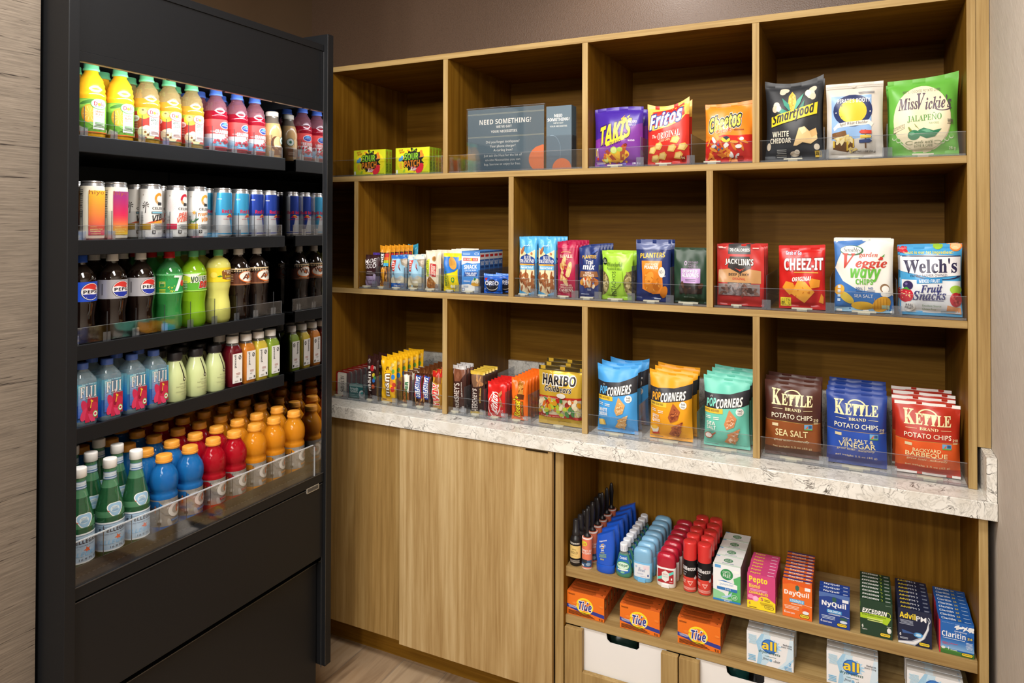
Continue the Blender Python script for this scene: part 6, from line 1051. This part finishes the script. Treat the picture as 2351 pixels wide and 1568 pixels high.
paint(mb, lambda x, y, o: (-HW * .86 + 2 * HW * .86 * x / 100, -HW - o, .010 + .104 * y / 100), [GR(0, 14, 34, 60, '3a5cb4', '7f9fd0', 6), GR(0, 60, 34, 92, '7f9fd0', 'a8dce0', 4), P([(34, 14), (34, 92), (58, 92), (66, 80), (80, 50), (80, 14)], '5f7f98'), R(48, 6, 98, 58, 'a82438'), [E(52 + 22 * math.cos(a), 28 + 16 * math.sin(a), 24, 13, c, math.degrees(a), 14) for a, c in ((2.5, 'cf2f58'), (3.6, 'd83a60'), (4.5, 'c8284c'), (5.4, 'd8406a'), (1.4, 'b81f40'), (.3, 'c42a4a'))], E(56, 32, 8, 6, '8f1430'), P([(58, 34), (66, 52), (69, 51), (62, 33)], 'e8c23a'), BL(62, 46, 72, 54, 6, 2.4, 1.6, ['f0d23a'], 3), T('F', 8, 62, 30, 88, 'f2eeec', 's', out='4a4a5a', ow=.02), T('I', 35, 62, 47, 88, 'f2eeec', 's', out='4a4a5a', ow=.02), T('J', 52, 60, 70, 88, 'f2eeec', 's', out='4a4a5a', ow=.02), T('I', 76, 62, 88, 88, 'f2eeec', 's', out='4a4a5a', ow=.02), T('NATURAL ARTESIAN WATER', 8, 57.5, 90, 60, 'e6e6ea', ''), T('From the Islands of', 16, 91, 84, 95, 'e6eef2', 'c'), E(84, 18, 12, 8, '7ab85a'), E(84, 18, 9, 6, 'f0ece8'), E(84, 18, 6, 3, 'c8384a')], (), (), .0008, .00004, mk)
obj('front_label', mb, r)
def tri3(cx, cy, rx, ry): return [(cx + rx * (1 - .14 * math.cos(3 * t + 1.6)) * math.cos(t), cy + ry * (1 - .14 * math.cos(3 * t + 1.6)) * math.sin(t)) for t in [2 * PI * i / 30 for i in range(30)]]
MAT_ = mat('cfdca0', .22, coat=.4)
body = [(.0285, 0, MAT_), (.0312, .004, MAT_), (.0315, .068, MAT_), (.0295, .082, MAT_), (.0200, .110, MAT_), (.0172, .115, CLRP), (.0172, .122, CLRP)]
B['matcha'] = bottle('matcha_latte_bottle', body, [(.0205, .119, BLKCAP), (.0205, .136, BLKCAP), (.0190, .1395, BLKCAP), (.0188, .1396, BLKCAP)], extra=[('print', body, .006, .112, 170, [P([(57, 56), (50, 100), (54, 100), (62, 56)], '3a352c'), E(60, 54, 5.5, 5, '3a352c'), E(60, 54, 2.4, 2.6, 'e8ecc8'), T('POP & BOTTLE', 44, 41, 78, 43.5, '6a6a5a', ''), T('MATCHA GREEN TEA', 34, 33, 84, 36.5, '9aa07c', ''), T('ALMOND LATTE', 46, 28.5, 78, 31, '7a7a64', ''), LINES(30, 20, 90, 24, 2, 'a8ae8a', .3), LINES(46, 13, 80, 17, 2, 'a8ae8a', .3)], (50, 75))])
def pressed(c):
    m = mat(c, .12, coat=.6)
    root = empty('pressed_juice_bottle')
    obj('body', MB().lathe([(.0225, 0, m), (.0248, .003, m), (.0250, .104, m), (.0235, .114, m), (.0170, .128, CLRP), (.0150, .132, CLRP), (.0150, .138, CLRP)], 32, sq=3.), root, welded=True)
    obj('cap', MB().lathe([(.0185, .1365, WHITECAP), (.0185, .1545, WHITECAP), (.0172, .1575, WHITECAP), (.017, .1576, WHITECAP)], 24), root, welded=True)
    mb = MB().box(-.0172, -.0262, .012, .0172, -.0243, .104, mat('f0eeea', .45))
    paint(mb, lambda x, y, o: (-.0172 + .0344 * x / 100, -.0262 - o, .012 + .092 * y / 100), [E(74, 86, 15, 7.5, '2a2826'), E(74, 86, 10, 4.4, 'f0eeea'), P([(62, 84), (84, 90), (84, 87), (62, 81)], '2a2826'), T('pressed', 12, 52, 40, 96, '2a2826', 's', rot=-90), LINES(30, 28, 78, 36, 3, 'c08a80'), LINES(30, 20, 60, 25, 2, 'a8a49c'), R(76, 5, 90, 13, '3a3834'), LINES(16, 5, 56, 10, 2, 'a8a49c')], o0=.0002)
    obj('label', mb, root)
    return Proto(root)
B['pr_red'] = pressed('64141f'); B['pr_or'] = pressed('c87a28'); B['pr_ye'] = pressed('c9b23a'); B['pr_gr'] = pressed('7f9a2c')
PG = clear('green_glass', (.16, .50, .26), .09, .03, .5, .30, (.05, .24, .10)); PGC = clear('green_glass_light', (.34, .68, .42), .09, .03, .5, .42, (.16, .46, .24))
body = [(.028, 0, PG), (.0318, .003, PG), (.0328, .008, PG), (.0328, .104, PGC), (.0316, .118, PG), (.0265, .142, PG), (.0190, .172, PGC), (.0150, .190, PGC), (.0138, .205, PGC), (.0138, .222, PGC)]
lp = [(.0328, .022, 0), (.0328, .092, 0)]
B['pell'] = bottle('sparkling_water_bottle', body, [(.0152, .2185, WHITECAP), (.0158, .2195, WHITECAP), (.0158, .2375, WHITECAP), (.0148, .2405, WHITECAP), (.0146, .2406, WHITECAP)], mat('a9c4da', .4), lp, (.022, .092), [R(0, 95, 100, 100, 'e6ecf0'), R(0, 0, 100, 5, 'e6ecf0'), R(0, 93, 100, 94, '4f6f9c'), T('S.PELLEGRINO', 16, 66, 96, 80, '243048', 'b', b=.03), T('SPARKLING NATURAL MINERAL WATER', 16, 57, 92, 61, '4a5f80', ''), star(56, 44, 8, 5, .4, 'd8603c', 1.5), T('PELLEGRINO', 10, 24, 96, 38, '7fb8e0', 'i'), T('16.9 FL OZ', 40, 10, 86, 17, '34425c', ''), LINES(8, 84, 60, 89, 1, '8aa4bc')], 190,
    extra=[('neck_label', body, .192, .210, 200, [R(0, 0, 100, 100, 'c9d6e0'), LINES(4, 56, 96, 86, 1, '3f5a8a', .7, 1), R(0, 92, 100, 100, '5f7fa8'), R(0, 0, 100, 8, '5f7fa8'), LINES(6, 20, 94, 46, 1, '5f7fa8', .6, 5)], (50,)), ('shoulder_label', body, .106, .142, 130, [P(tri3(52, 46, 27, 46), 'e6e8e6'), P(tri3(52, 46, 23.5, 41), '8fb4d0'), E(50, 46, 15, 22, 'c3cfd2'), LINES(40, 34, 60, 62, 4, '7a94a8'), star(30, 36, 4, 5, .4, 'c8503c', 1.4)], (25, 50, 75))])
def gatorade(c, tr=.12):
    r_, g_, b_, _ = lin(c); m = clear('sports_drink', (min(1, r_ * 2 + .05), min(1, g_ * 2 + .05), min(1, b_ * 2 + .05)), .07, .05, .45, tr, (r_, g_, b_)); SV = mat('a9a6a2', .34, .55)
    body = [(.027, 0, m), (.0330, .003, m), (.0345, .010, m), (.0345, .020, m), (.0338, .024, m), (.0338, .092, m), (.0350, .098, m), (.0330, .104, m), (.0310, .110, m), (.0338, .116, m), (.0356, .125, m), (.0361, .136, m), (.0352, .148, m), (.0318, .159, m), (.0260, .169, m), (.0212, .176, m), (.0198, .180, m), (.0195, .184, m), (.0195, .188, m)]
    lp = [(.0342, .023, 0), (.0342, .093, 0)]
    ops = [BL(0, 4, 100, 96, 16, 5, 16, ['bdbab6', '918e8a'], 7), P([(0, 66), (0, 92), (30, 96), (40, 80), (20, 72)], c), R(22, 52, 25, 80, 'd87a3a'), E(70, 56, 19, 27, 'eeece8', 0, 26), E(70, 56, 10.5, 16, 'b3b0ac'), P([(66, 60), (82, 78), (86, 70), (80, 60)], 'b3b0ac'), R(68, 50, 88, 58, 'eeece8'), P([(66, 46), (74, 74), (78, 62), (74, 60), (75, 38), (70, 52)], 'd8642a'), R(58, 14, 84, 22, c), T('COOL BLUE', 60, 16, 82, 20.5, 'e6e4e0', ''), R(28, 8, 36, 18, '4a4846')]
    return bottle('sports_drink_bottle', body, [(.0212, .186, ORCAP), (.0216, .1875, ORCAP), (.0216, .191, ORCAP), (.0205, .1915, ORCAP), (.0202, .2030, ORCAP), (.0188, .2045, ORCAP), (.0186, .2046, ORCAP)], SV, lp, (.023, .093), ops, 190, lab_mat=lambda q: mat(q, .34, .3))
B['gat_b'] = gatorade('1f74bc', .62); B['gat_r'] = gatorade('b00f22', .66); B['gat_o'] = gatorade('e0901c', .66)

# ------------------------------------------------------------------ filling the shelving
def col(key, desc, cat, group, x, y0, z, n, dy, rz=0., dz=0., jx=0., jr=0., rx=0.):
    """n copies one behind the other, the first nearest the front edge"""
    rnd = random.Random(int(x * 1000) + n)
    for i in range(n):
        lab = desc if n == 1 else desc + ', ' + nth(i)
        B[key].put((x + (rnd.uniform(-jx, jx) if i else 0), y0 + dy * i, z + dz * i), lab, cat, group if n > 1 else None, rz + (rnd.uniform(-jr, jr) if i else 0), rx)
E1 = .0016
# top row
col('sour', 'yellow sour candy box nearest the drinks cooler', 'candy box', 'yellow candy boxes beside the cooler', -.3600, .020, ZA + E1, 2, .0205)
col('sour', 'yellow sour candy box nearer the slate notice', 'candy box', 'yellow candy boxes beside the notice', -.1640, .020, ZA + E1, 4, .0205)
col('takis', 'purple rolled tortilla chip bag', 'snack bag', 'purple snack bags', .6160, .058, ZA + .007, 2, .064, jx=.002)
col('fritos', 'red and yellow corn chip bag', 'snack bag', 'red corn chip bags', .7788, .055, ZA + .007, 2, .058, rz=-4, jx=.006)
col('cheetos', 'orange cheese puff bag', 'snack bag', 'orange cheese puff bags', .9640, .052, ZA + .007, 2, .056, jx=.004)
col('smart', 'black white-cheddar popcorn bag', 'popcorn bag', 'black popcorn bags', 1.1471, .058, ZA + .007, 2, .064, jx=.004)
col('pirate', 'cream and pale blue cheddar puffs bag', 'snack bag', 'cream puffs bags', 1.3060, .054, ZA + .007, 2, .056, jx=.004)
col('vickie', 'green and cream jalapeno chip bag', 'chip bag', 'green chip bags', 1.4730, .058, ZA + .007, 2, .062, jx=.002)
# middle row
Z2 = ZB + .004
B['made'].put((-.3610, .046, Z2), 'dark brown and lilac granola bite pouch beside the divider', 'granola pouch', 'granola pouches')
B['made2'] = bag('granola_bag', .062, .130, .03, '5a3fa0', [R(0, 0, 100, 80, '4a3490')], seed=29)
B['made2'].put((-.3600, .085, Z2), 'purple granola pouch behind the dark brown one', 'granola pouch', 'granola pouches')
col('kind', 'gold-topped nut bar', 'nut bar', 'gold nut bars', -.2990, .040, Z2, 6, .030, jr=3, jx=.0005)
B['kind2'] = bag('snack_bar', .048, .156, .016, '3a9ab8', [], seed=30, cr=(.004, .008)); B['kind2'].put((-.298, .225, Z2), 'blue-topped nut bar at the back of the gold ones', 'nut bar', 'gold nut bars')
col('clif', 'pale blue energy bar with dark blue ends', 'energy bar', 'blue-ended energy bars', -.2343, .040, Z2, 4, .028, jr=3)
col('clifw', 'pale blue energy bar with cream ends', 'energy bar', 'cream-ended energy bars', -.1581, .040, Z2, 4, .028, jr=3)
col('bisc', 'cream almond butter biscuit packet', 'biscuit packet', 'cream biscuit packets', -.0830, .040, Z2, 3, .04, jr=3)
B['belv'].put((-.0016, .042, Z2), 'yellow and blue breakfast biscuit packet', 'biscuit packet')
col('belv2', 'plain white biscuit packet behind the yellow one', 'biscuit packet', 'white biscuit packets', -.004, .10, Z2, 3, .035, jr=2, jx=.001)
col('bee', 'blue tuna and cracker snack box', 'snack box', 'blue tuna snack boxes', .0790, .030, Z2, 5, .0355)
B['oreo'].put((.1640, .040, Z2), 'small blue sandwich cookie packet', 'cookie packet', 'cookie packets', 6)
B['oreo'].put((.1900, .085, Z2), 'small blue sandwich cookie packet behind the front one', 'cookie packet', 'cookie packets', 14)
col('blue', 'left row blue almond tube', 'nut packet', 'almond tubes in the left row', .2985, .042, Z2, 4, .034, jr=3)
col('blue', 'right row blue almond tube', 'nut packet', 'almond tubes in the right row', .3700, .042, Z2, 4, .034, jr=3)
col('sahale', 'crimson cashew packet', 'nut packet', 'crimson cashew packets', .4440, .042, Z2, 4, .036, jr=3, dz=.001)
col('trail', 'navy trail mix packet', 'trail mix packet', 'navy trail mix packets', .5220, .042, Z2, 5, .034, jr=2)
col('pist', 'lime green pistachio packet', 'nut packet', 'pistachio packets', .6158, .045, Z2, 2, .042, jx=.003)
col('peanut', 'navy and orange honey peanut packet', 'nut packet', 'peanut packets', .7329, .048, Z2, 2, .052)
col('dipped', 'dark green dipped almond pouch', 'nut pouch', 'almond pouches', .8477, .052, Z2, 1, .06)
col('jerky', 'red beef jerky pouch', 'jerky pouch', 'jerky pouches', .9970, .048, Z2, 4, .04, jx=.002, jr=1)
col('cheez', 'red cheese cracker bag', 'cracker bag', 'cracker bags', 1.1680, .050, Z2, 2, .055, jx=.004, jr=2)
col('veggie', 'white and blue veggie chip bag', 'chip bag', 'veggie chip bags', 1.3277, .052, Z2, 4, .055, jx=.010, jr=3)
col('welch', 'blue and white fruit snack bag', 'fruit snack bag', 'fruit snack bags', 1.4890, .052, Z2, 2, .056, jx=.004)
# counter level
Z3 = ZC + .004
col('altoid', 'red mint tin', 'mint tin', 'red mint tins', -.4940, .040, Z3, 7, .030)
B['breath'].put((-.4215, .030, Z3), 'teal mint box lying between the tins and the dark candy', 'mint box')
col('mmb', 'dark brown chocolate candy packet', 'candy packet', 'brown candy packets', -.3525, .040, Z3, 3, .034, rz=-2, jr=1)
col('mmy', 'yellow peanut candy packet', 'candy packet', 'yellow candy packets', -.2790, .040, Z3, 6, .036, rz=-2, jr=2, jx=.001)
col('milky', 'cream caramel candy bar', 'candy bar', 'cream candy bars', -.1930, .040, Z3, 4, .032, rz=-4, jr=4)
B['snick'].put((-.1438, .040, Z3), 'brown and blue candy bar, left of the pair', 'candy bar', 'brown and blue candy bars', -3)
B['snick'].put((-.1075, .040, Z3), 'brown and blue candy bar, right of the pair', 'candy bar', 'brown and blue candy bars', -3)
col('snick2', 'bronze foil candy bar behind the left brown and blue one', 'candy bar', 'bronze candy bars in the left row', -.1430, .070, Z3, 5, .032, jr=6)
col('snick2', 'bronze foil candy bar behind the right brown and blue one', 'candy bar', 'bronze candy bars in the right row', -.1070, .070, Z3, 5, .032, jr=6)
col('twix', 'gold and red caramel candy bar', 'candy bar', 'gold and red candy bars', -.0640, .040, Z3, 4, .032, jr=3)
col('hersh', 'dark wrapped milk chocolate bar with silver ends', 'chocolate bar', 'silver-ended chocolate bars', .0300, .040, Z3, 3, .026)
col('hersh2', 'dark wrapped almond chocolate bar with gold ends', 'chocolate bar', 'gold-ended chocolate bars', .1045, .040, Z3, 5, .024)
col('kit', 'red wafer chocolate bar', 'chocolate bar', 'red wafer bars', .1816, .040, Z3, 5, .025)
col('reese', 'orange peanut butter cup packet', 'chocolate packet', 'orange chocolate packets', .2690, .040, Z3, 7, .027, rz=3, jr=2)
col('haribo', 'gold gummy candy bag', 'gummy candy bag', 'gold gummy bags', .4160, .046, Z3, 3, .045, jx=.012, jr=3, dz=.004)
col('pop_blue', 'bright blue popped corn chip bag', 'chip bag', 'blue popped chip bags', .6134, .055, Z3, 3, .061, jx=.006, jr=3)
col('pop_orange', 'mustard orange popped corn chip bag', 'chip bag', 'orange popped chip bags', .7875, .055, Z3, 3, .061, jx=.008, jr=4)
col('pop_teal', 'teal popped corn chip bag', 'chip bag', 'teal popped chip bags', .9560, .055, Z3, 4, .059, jx=.005, jr=3)
col('kettle_brown', 'brown sea salt potato chip bag', 'chip bag', 'brown potato chip bags', 1.1420, .056, Z3, 3, .0625, jx=.005, jr=2)
col('kettle_blue', 'blue vinegar potato chip bag', 'chip bag', 'blue potato chip bags', 1.3085, .056, Z3, 4, .0625, jx=.003, jr=1)
col('kettle_red', 'red barbecue potato chip bag', 'chip bag', 'red potato chip bags', 1.4800, .056, Z3, 4, .0625, jx=.006, jr=2)
# the open niche
F = -.030; LZ1 += .0007; LZ2 += .0007
col('spray', 'black hair spray bottle with tan label', 'hair spray', 'black hair spray bottles', .4950, F + .019, LZ1, 7, .0400)
col('lint', 'coral lint roller with black handle', 'lint roller', 'lint rollers', .5340, F + .016, LZ1, 6, .0495)
col('sun', 'blue sunscreen bottle with sloping shoulder', 'sunscreen bottle', 'blue sunscreen bottles', .5960, F + .016, LZ1, 6, .0475)
col('scope', 'small green mouthwash bottle with white cap', 'mouthwash bottle', 'mouthwash bottles', .6560, F + .015, LZ1, 8, .0335)
col('secret', 'pale blue deodorant stick', 'deodorant', 'pale blue deodorant sticks', .7160, F + .018, LZ1, 7, .0425)
col('old', 'red and white deodorant stick', 'deodorant', 'red deodorant sticks', .7890, F + .018, LZ1, 7, .0425)
col('gil', 'left row black shaving cream can with red cap', 'shaving cream', 'shaving cream cans in the left row', .8590, F + .021, LZ1, 5, .0480)
col('gil', 'right row black shaving cream can with red cap', 'shaving cream', 'shaving cream cans in the right row', .9020, F + .021, LZ1, 5, .0480)
col('opti', 'white and green lens solution box', 'lens solution box', 'lens solution boxes', .9690, F, LZ1, 4, .0575)
for k, x, n, d, desc, grp in (('pepto', 1.0640, 7, .0205, 'pink and yellow chewable tablet box', 'pink tablet boxes'), ('day', 1.1590, 9, .0212, 'orange cold medicine box', 'orange medicine boxes'), ('ny', 1.2530, 3, .0210, 'royal blue night medicine box', 'royal blue medicine boxes'),
    ('exc', 1.3545, 8, .0205, 'dark green headache tablet box', 'dark green medicine boxes'), ('adv', 1.4440, 8, .0215, 'navy night pain tablet box', 'navy medicine boxes'), ('cla', 1.5360, 9, .0200, 'sky blue allergy tablet box', 'sky blue medicine boxes')):
    col(k, desc, 'medicine box', grp, x, F - .002, LZ1 + .0002, n, d, jx=.0008)
for k, x in (('left', .5345), ('middle', .7100), ('right', .8890)): col('tide', 'orange laundry soap box in the %s of three stacks' % k, 'laundry soap box', 'orange soap boxes in the %s stack' % k, x, F - .002, LZ2 + .0002, 7, .0303)
for k, x, n in (('left', 1.0870, 5), ('middle', 1.2960, 5), ('right', 1.4880, 5)): col('all', 'white dryer sheet box in the %s of three stacks' % k, 'dryer sheet box', 'white dryer sheet boxes in the %s stack' % k, x, F - .002, LZ2 + .0002, n, .0270, jx=.001)
for k, (x, w, c, c2, nm) in enumerate(((.615, .135, '20382f', '2f5a4a', 'dark green packet lying in the left white bin'), (.740, .095, '3a2f2c', 'a89a8c', 'brown packet lying in the left white bin'), (.960, .125, '1f4f4a', '163a36', 'teal packet lying in the middle white bin'), (1.090, .110, '4a4644', 'b8b0a4', 'grey packet lying in the middle white bin'))):
    bag('packet', w, .130, .05, c, [R(10, 20, 90, 60, c2)], seed=71 + k, rough=.28).put((x, .05, .172), nm, 'packet')

# ------------------------------------------------------------------ filling the cooler
RZ = {'oj': 68, 'aj': 68, 'cran': 70, 'frap': 74, 'hiyo1': 72, 'hiyo2': 72, 'cel1': 76, 'cel2': 76, 'cel3': 76, 'bullb': 74, 'bulld': 76, 'gat_b': 68, 'gat_r': 68, 'gat_o': 68, 'pell': 80, 'rootbeer': 68, 'seven': 66, 'dew': 70, 'lemon': 70, 'pepsi': 80, 'diet': 78}
def rowx(key, desc, cat, grp, y, z, n, x0, dx, dz=0., start=0):
    rz = RZ.get(key, 88)
    for i in range(n):
        lab = desc + ', ' + nth(i + start)
        rnd = random.Random(int(y * 5000) + i)
        B[key].put((x0 - dx * i, y, z + dz * i), lab, cat, grp if n > 1 else None, rz + (rnd.uniform(-14, 14) if i else rnd.uniform(-3, 3)))
S1, S2, S3, S4 = 1.8137, 1.5507, 1.2884, 1.0824
for i, (y, w) in enumerate(((-.9907, 'first'), (-.9111, 'second'))): rowx('oj', 'green-capped orange juice bottle, %s juice row from the near end' % w, 'juice bottle', 'orange juice bottles', y, S1, 2, -.480, .0745)
for i, (y, w) in enumerate(((-.8318, 'third'), (-.7608, 'fourth'), (-.6835, 'fifth'))): rowx('aj', 'green-capped apple juice bottle, %s juice row from the near end' % w, 'juice bottle', 'apple juice bottles', y + (.0006 if w == 'fourth' else 0), S1, 3, -.480, .0745)
for y, w in ((-.5941, 'nearest the apple juice'), (-.5118, 'middle'), (-.4370, 'nearest the coffee')): rowx('cran', 'blue-capped cranberry juice bottle, row %s' % w, 'juice bottle', 'cranberry juice bottles', y, S1, 3, -.480, .0745)
rowx('frap', 'cream coffee drink bottle on the top cooler shelf', 'coffee bottle', 'coffee drink bottles', -.3625, S1, 2, -.478, .072)
rowx('hiyo1', 'cream can with orange to yellow panel', 'drink can', 'cream cans with yellow panel', -.9876, S2, 2, -.477, .062)
rowx('hiyo2', 'cream can with pink to purple panel', 'drink can', 'cream cans with pink panel', -.9229, S2, 2, -.477, .062)
rowx('cel1', 'white energy drink can with palm tree', 'drink can', 'white cans with palm tree', -.8191, S2, 3, -.477, .062)
rowx('cel2', 'white energy drink can with peach lettering', 'drink can', 'white cans with peach lettering', -.7357, S2, 3, -.477, .062)
rowx('cel3', 'white energy drink can with orange script', 'drink can', 'white cans with orange script', -.6630, S2, 2, -.477, .062)
rowx('bullb', 'sky blue and silver energy drink can beside the white cans', 'drink can', 'sky blue cans beside the white cans', -.5704, S2, 3, -.477, .062)
rowx('bullb', 'sky blue and silver energy drink can beside the dark blue cans', 'drink can', 'sky blue cans beside the dark blue cans', -.5010, S2, 2, -.477, .062)
rowx('bulld', 'dark blue energy drink can beside the sky blue cans', 'drink can', 'dark blue cans beside the sky blue ones', -.4388, S2, 2, -.477, .062)
rowx('bulld', 'dark blue energy drink can beside the mirrored end wall', 'drink can', 'dark blue cans beside the end wall', -.3770, S2, 2, -.477, .062)
rowx('pepsi', 'cola bottle with blue cap and blue label', 'soda bottle', 'blue-capped cola bottles', -1.0130, S3, 2, -.482, .077)
rowx('diet', 'cola bottle with silver label beside the blue-labelled cola', 'soda bottle', 'silver-labelled cola bottles', -.9280, S3, 3, -.482, .077)
rowx('diet', 'cola bottle with silver label beside the green soda', 'soda bottle', 'silver-labelled cola bottles beside green soda', -.8451, S3, 3, -.482, .077)
rowx('seven', 'green soda bottle with red cap', 'soda bottle', 'red-capped green soda bottles', -.7540, S3, 3, -.482, .077)
rowx('dew', 'lime green soda bottle with green cap', 'soda bottle', 'lime green soda bottles', -.6718, S3, 3, -.482, .077)
rowx('lemon', 'pale yellow lemonade bottle with green cap', 'soda bottle', 'lemonade bottles', -.5800, S3, 3, -.482, .077)
rowx('rootbeer', 'brown root beer bottle beside the lemonade', 'soda bottle', 'root beer bottles beside the lemonade', -.5010, S3, 3, -.482, .077)
rowx('rootbeer', 'brown root beer bottle nearest the mirrored end wall', 'soda bottle', 'root beer bottles near the end wall', -.4220, S3, 3, -.482, .077)
for y, w in ((-1.0136, 'first'), (-.9461, 'second'), (-.8752, 'third'), (-.8088, 'fourth')): rowx('fiji', 'square blue water bottle, %s water row from the near end' % w, 'water bottle', 'square blue water bottles', y, S4, 2, -.474, .064)
for y, w in ((-.7380, 'beside the water'), (-.6659, 'middle'), (-.5972, 'beside the dark red juice')): rowx('matcha', 'pale green latte bottle, row %s' % w, 'latte bottle', 'pale green latte bottles', y, S4, 3, -.476, .068)
for k, y, w in (('pr_red', -.5335, 'dark red'), ('pr_or', -.4790, 'orange'), ('pr_ye', -.4260, 'yellow'), ('pr_gr', -.3730, 'green')): rowx(k, '%s pressed juice bottle with white cap and tall label' % w, 'juice bottle', '%s pressed juice bottles' % w, y, S4, 2, -.470, .058)
ZD = .7700
for j, (y, w) in enumerate(((-1.083, 'first'), (-1.006, 'second'), (-.935, 'third'))):
    rowx('pell', 'green sparkling water bottle, %s lane from the near end' % w, 'water bottle', 'green sparkling water bottles', y, ZD, 3, -.370, .076, .004)
    if j != 1: rowx('gat_b', 'blue sports drink bottle behind the sparkling water, %s lane' % w, 'sports drink', 'blue sports drinks behind the water', y + (.003 if j else 0), ZD + .012, 2, -.602, .076, .004, start=3)
for k, y, w, n in (('gat_b', -.8530, 'blue sports drink bottle beside the sparkling water', 'blue'), ('gat_b', -.7710, 'blue sports drink bottle beside the red ones', 'blue'), ('gat_r', -.6920, 'red sports drink bottle beside the blue ones', 'red'), ('gat_r', -.6150, 'red sports drink bottle beside the orange ones', 'red'),
    ('gat_o', -.5350, 'orange sports drink bottle beside the red ones', 'orange'), ('gat_o', -.4550, 'orange sports drink bottle in the middle orange lane', 'orange'), ('gat_o', -.3660, 'orange sports drink bottle by the mirrored end wall', 'orange')):
    rowx(k, w, 'sports drink', w.replace('bottle', 'bottles'), y, ZD, 6, -.370, .0745, .004)
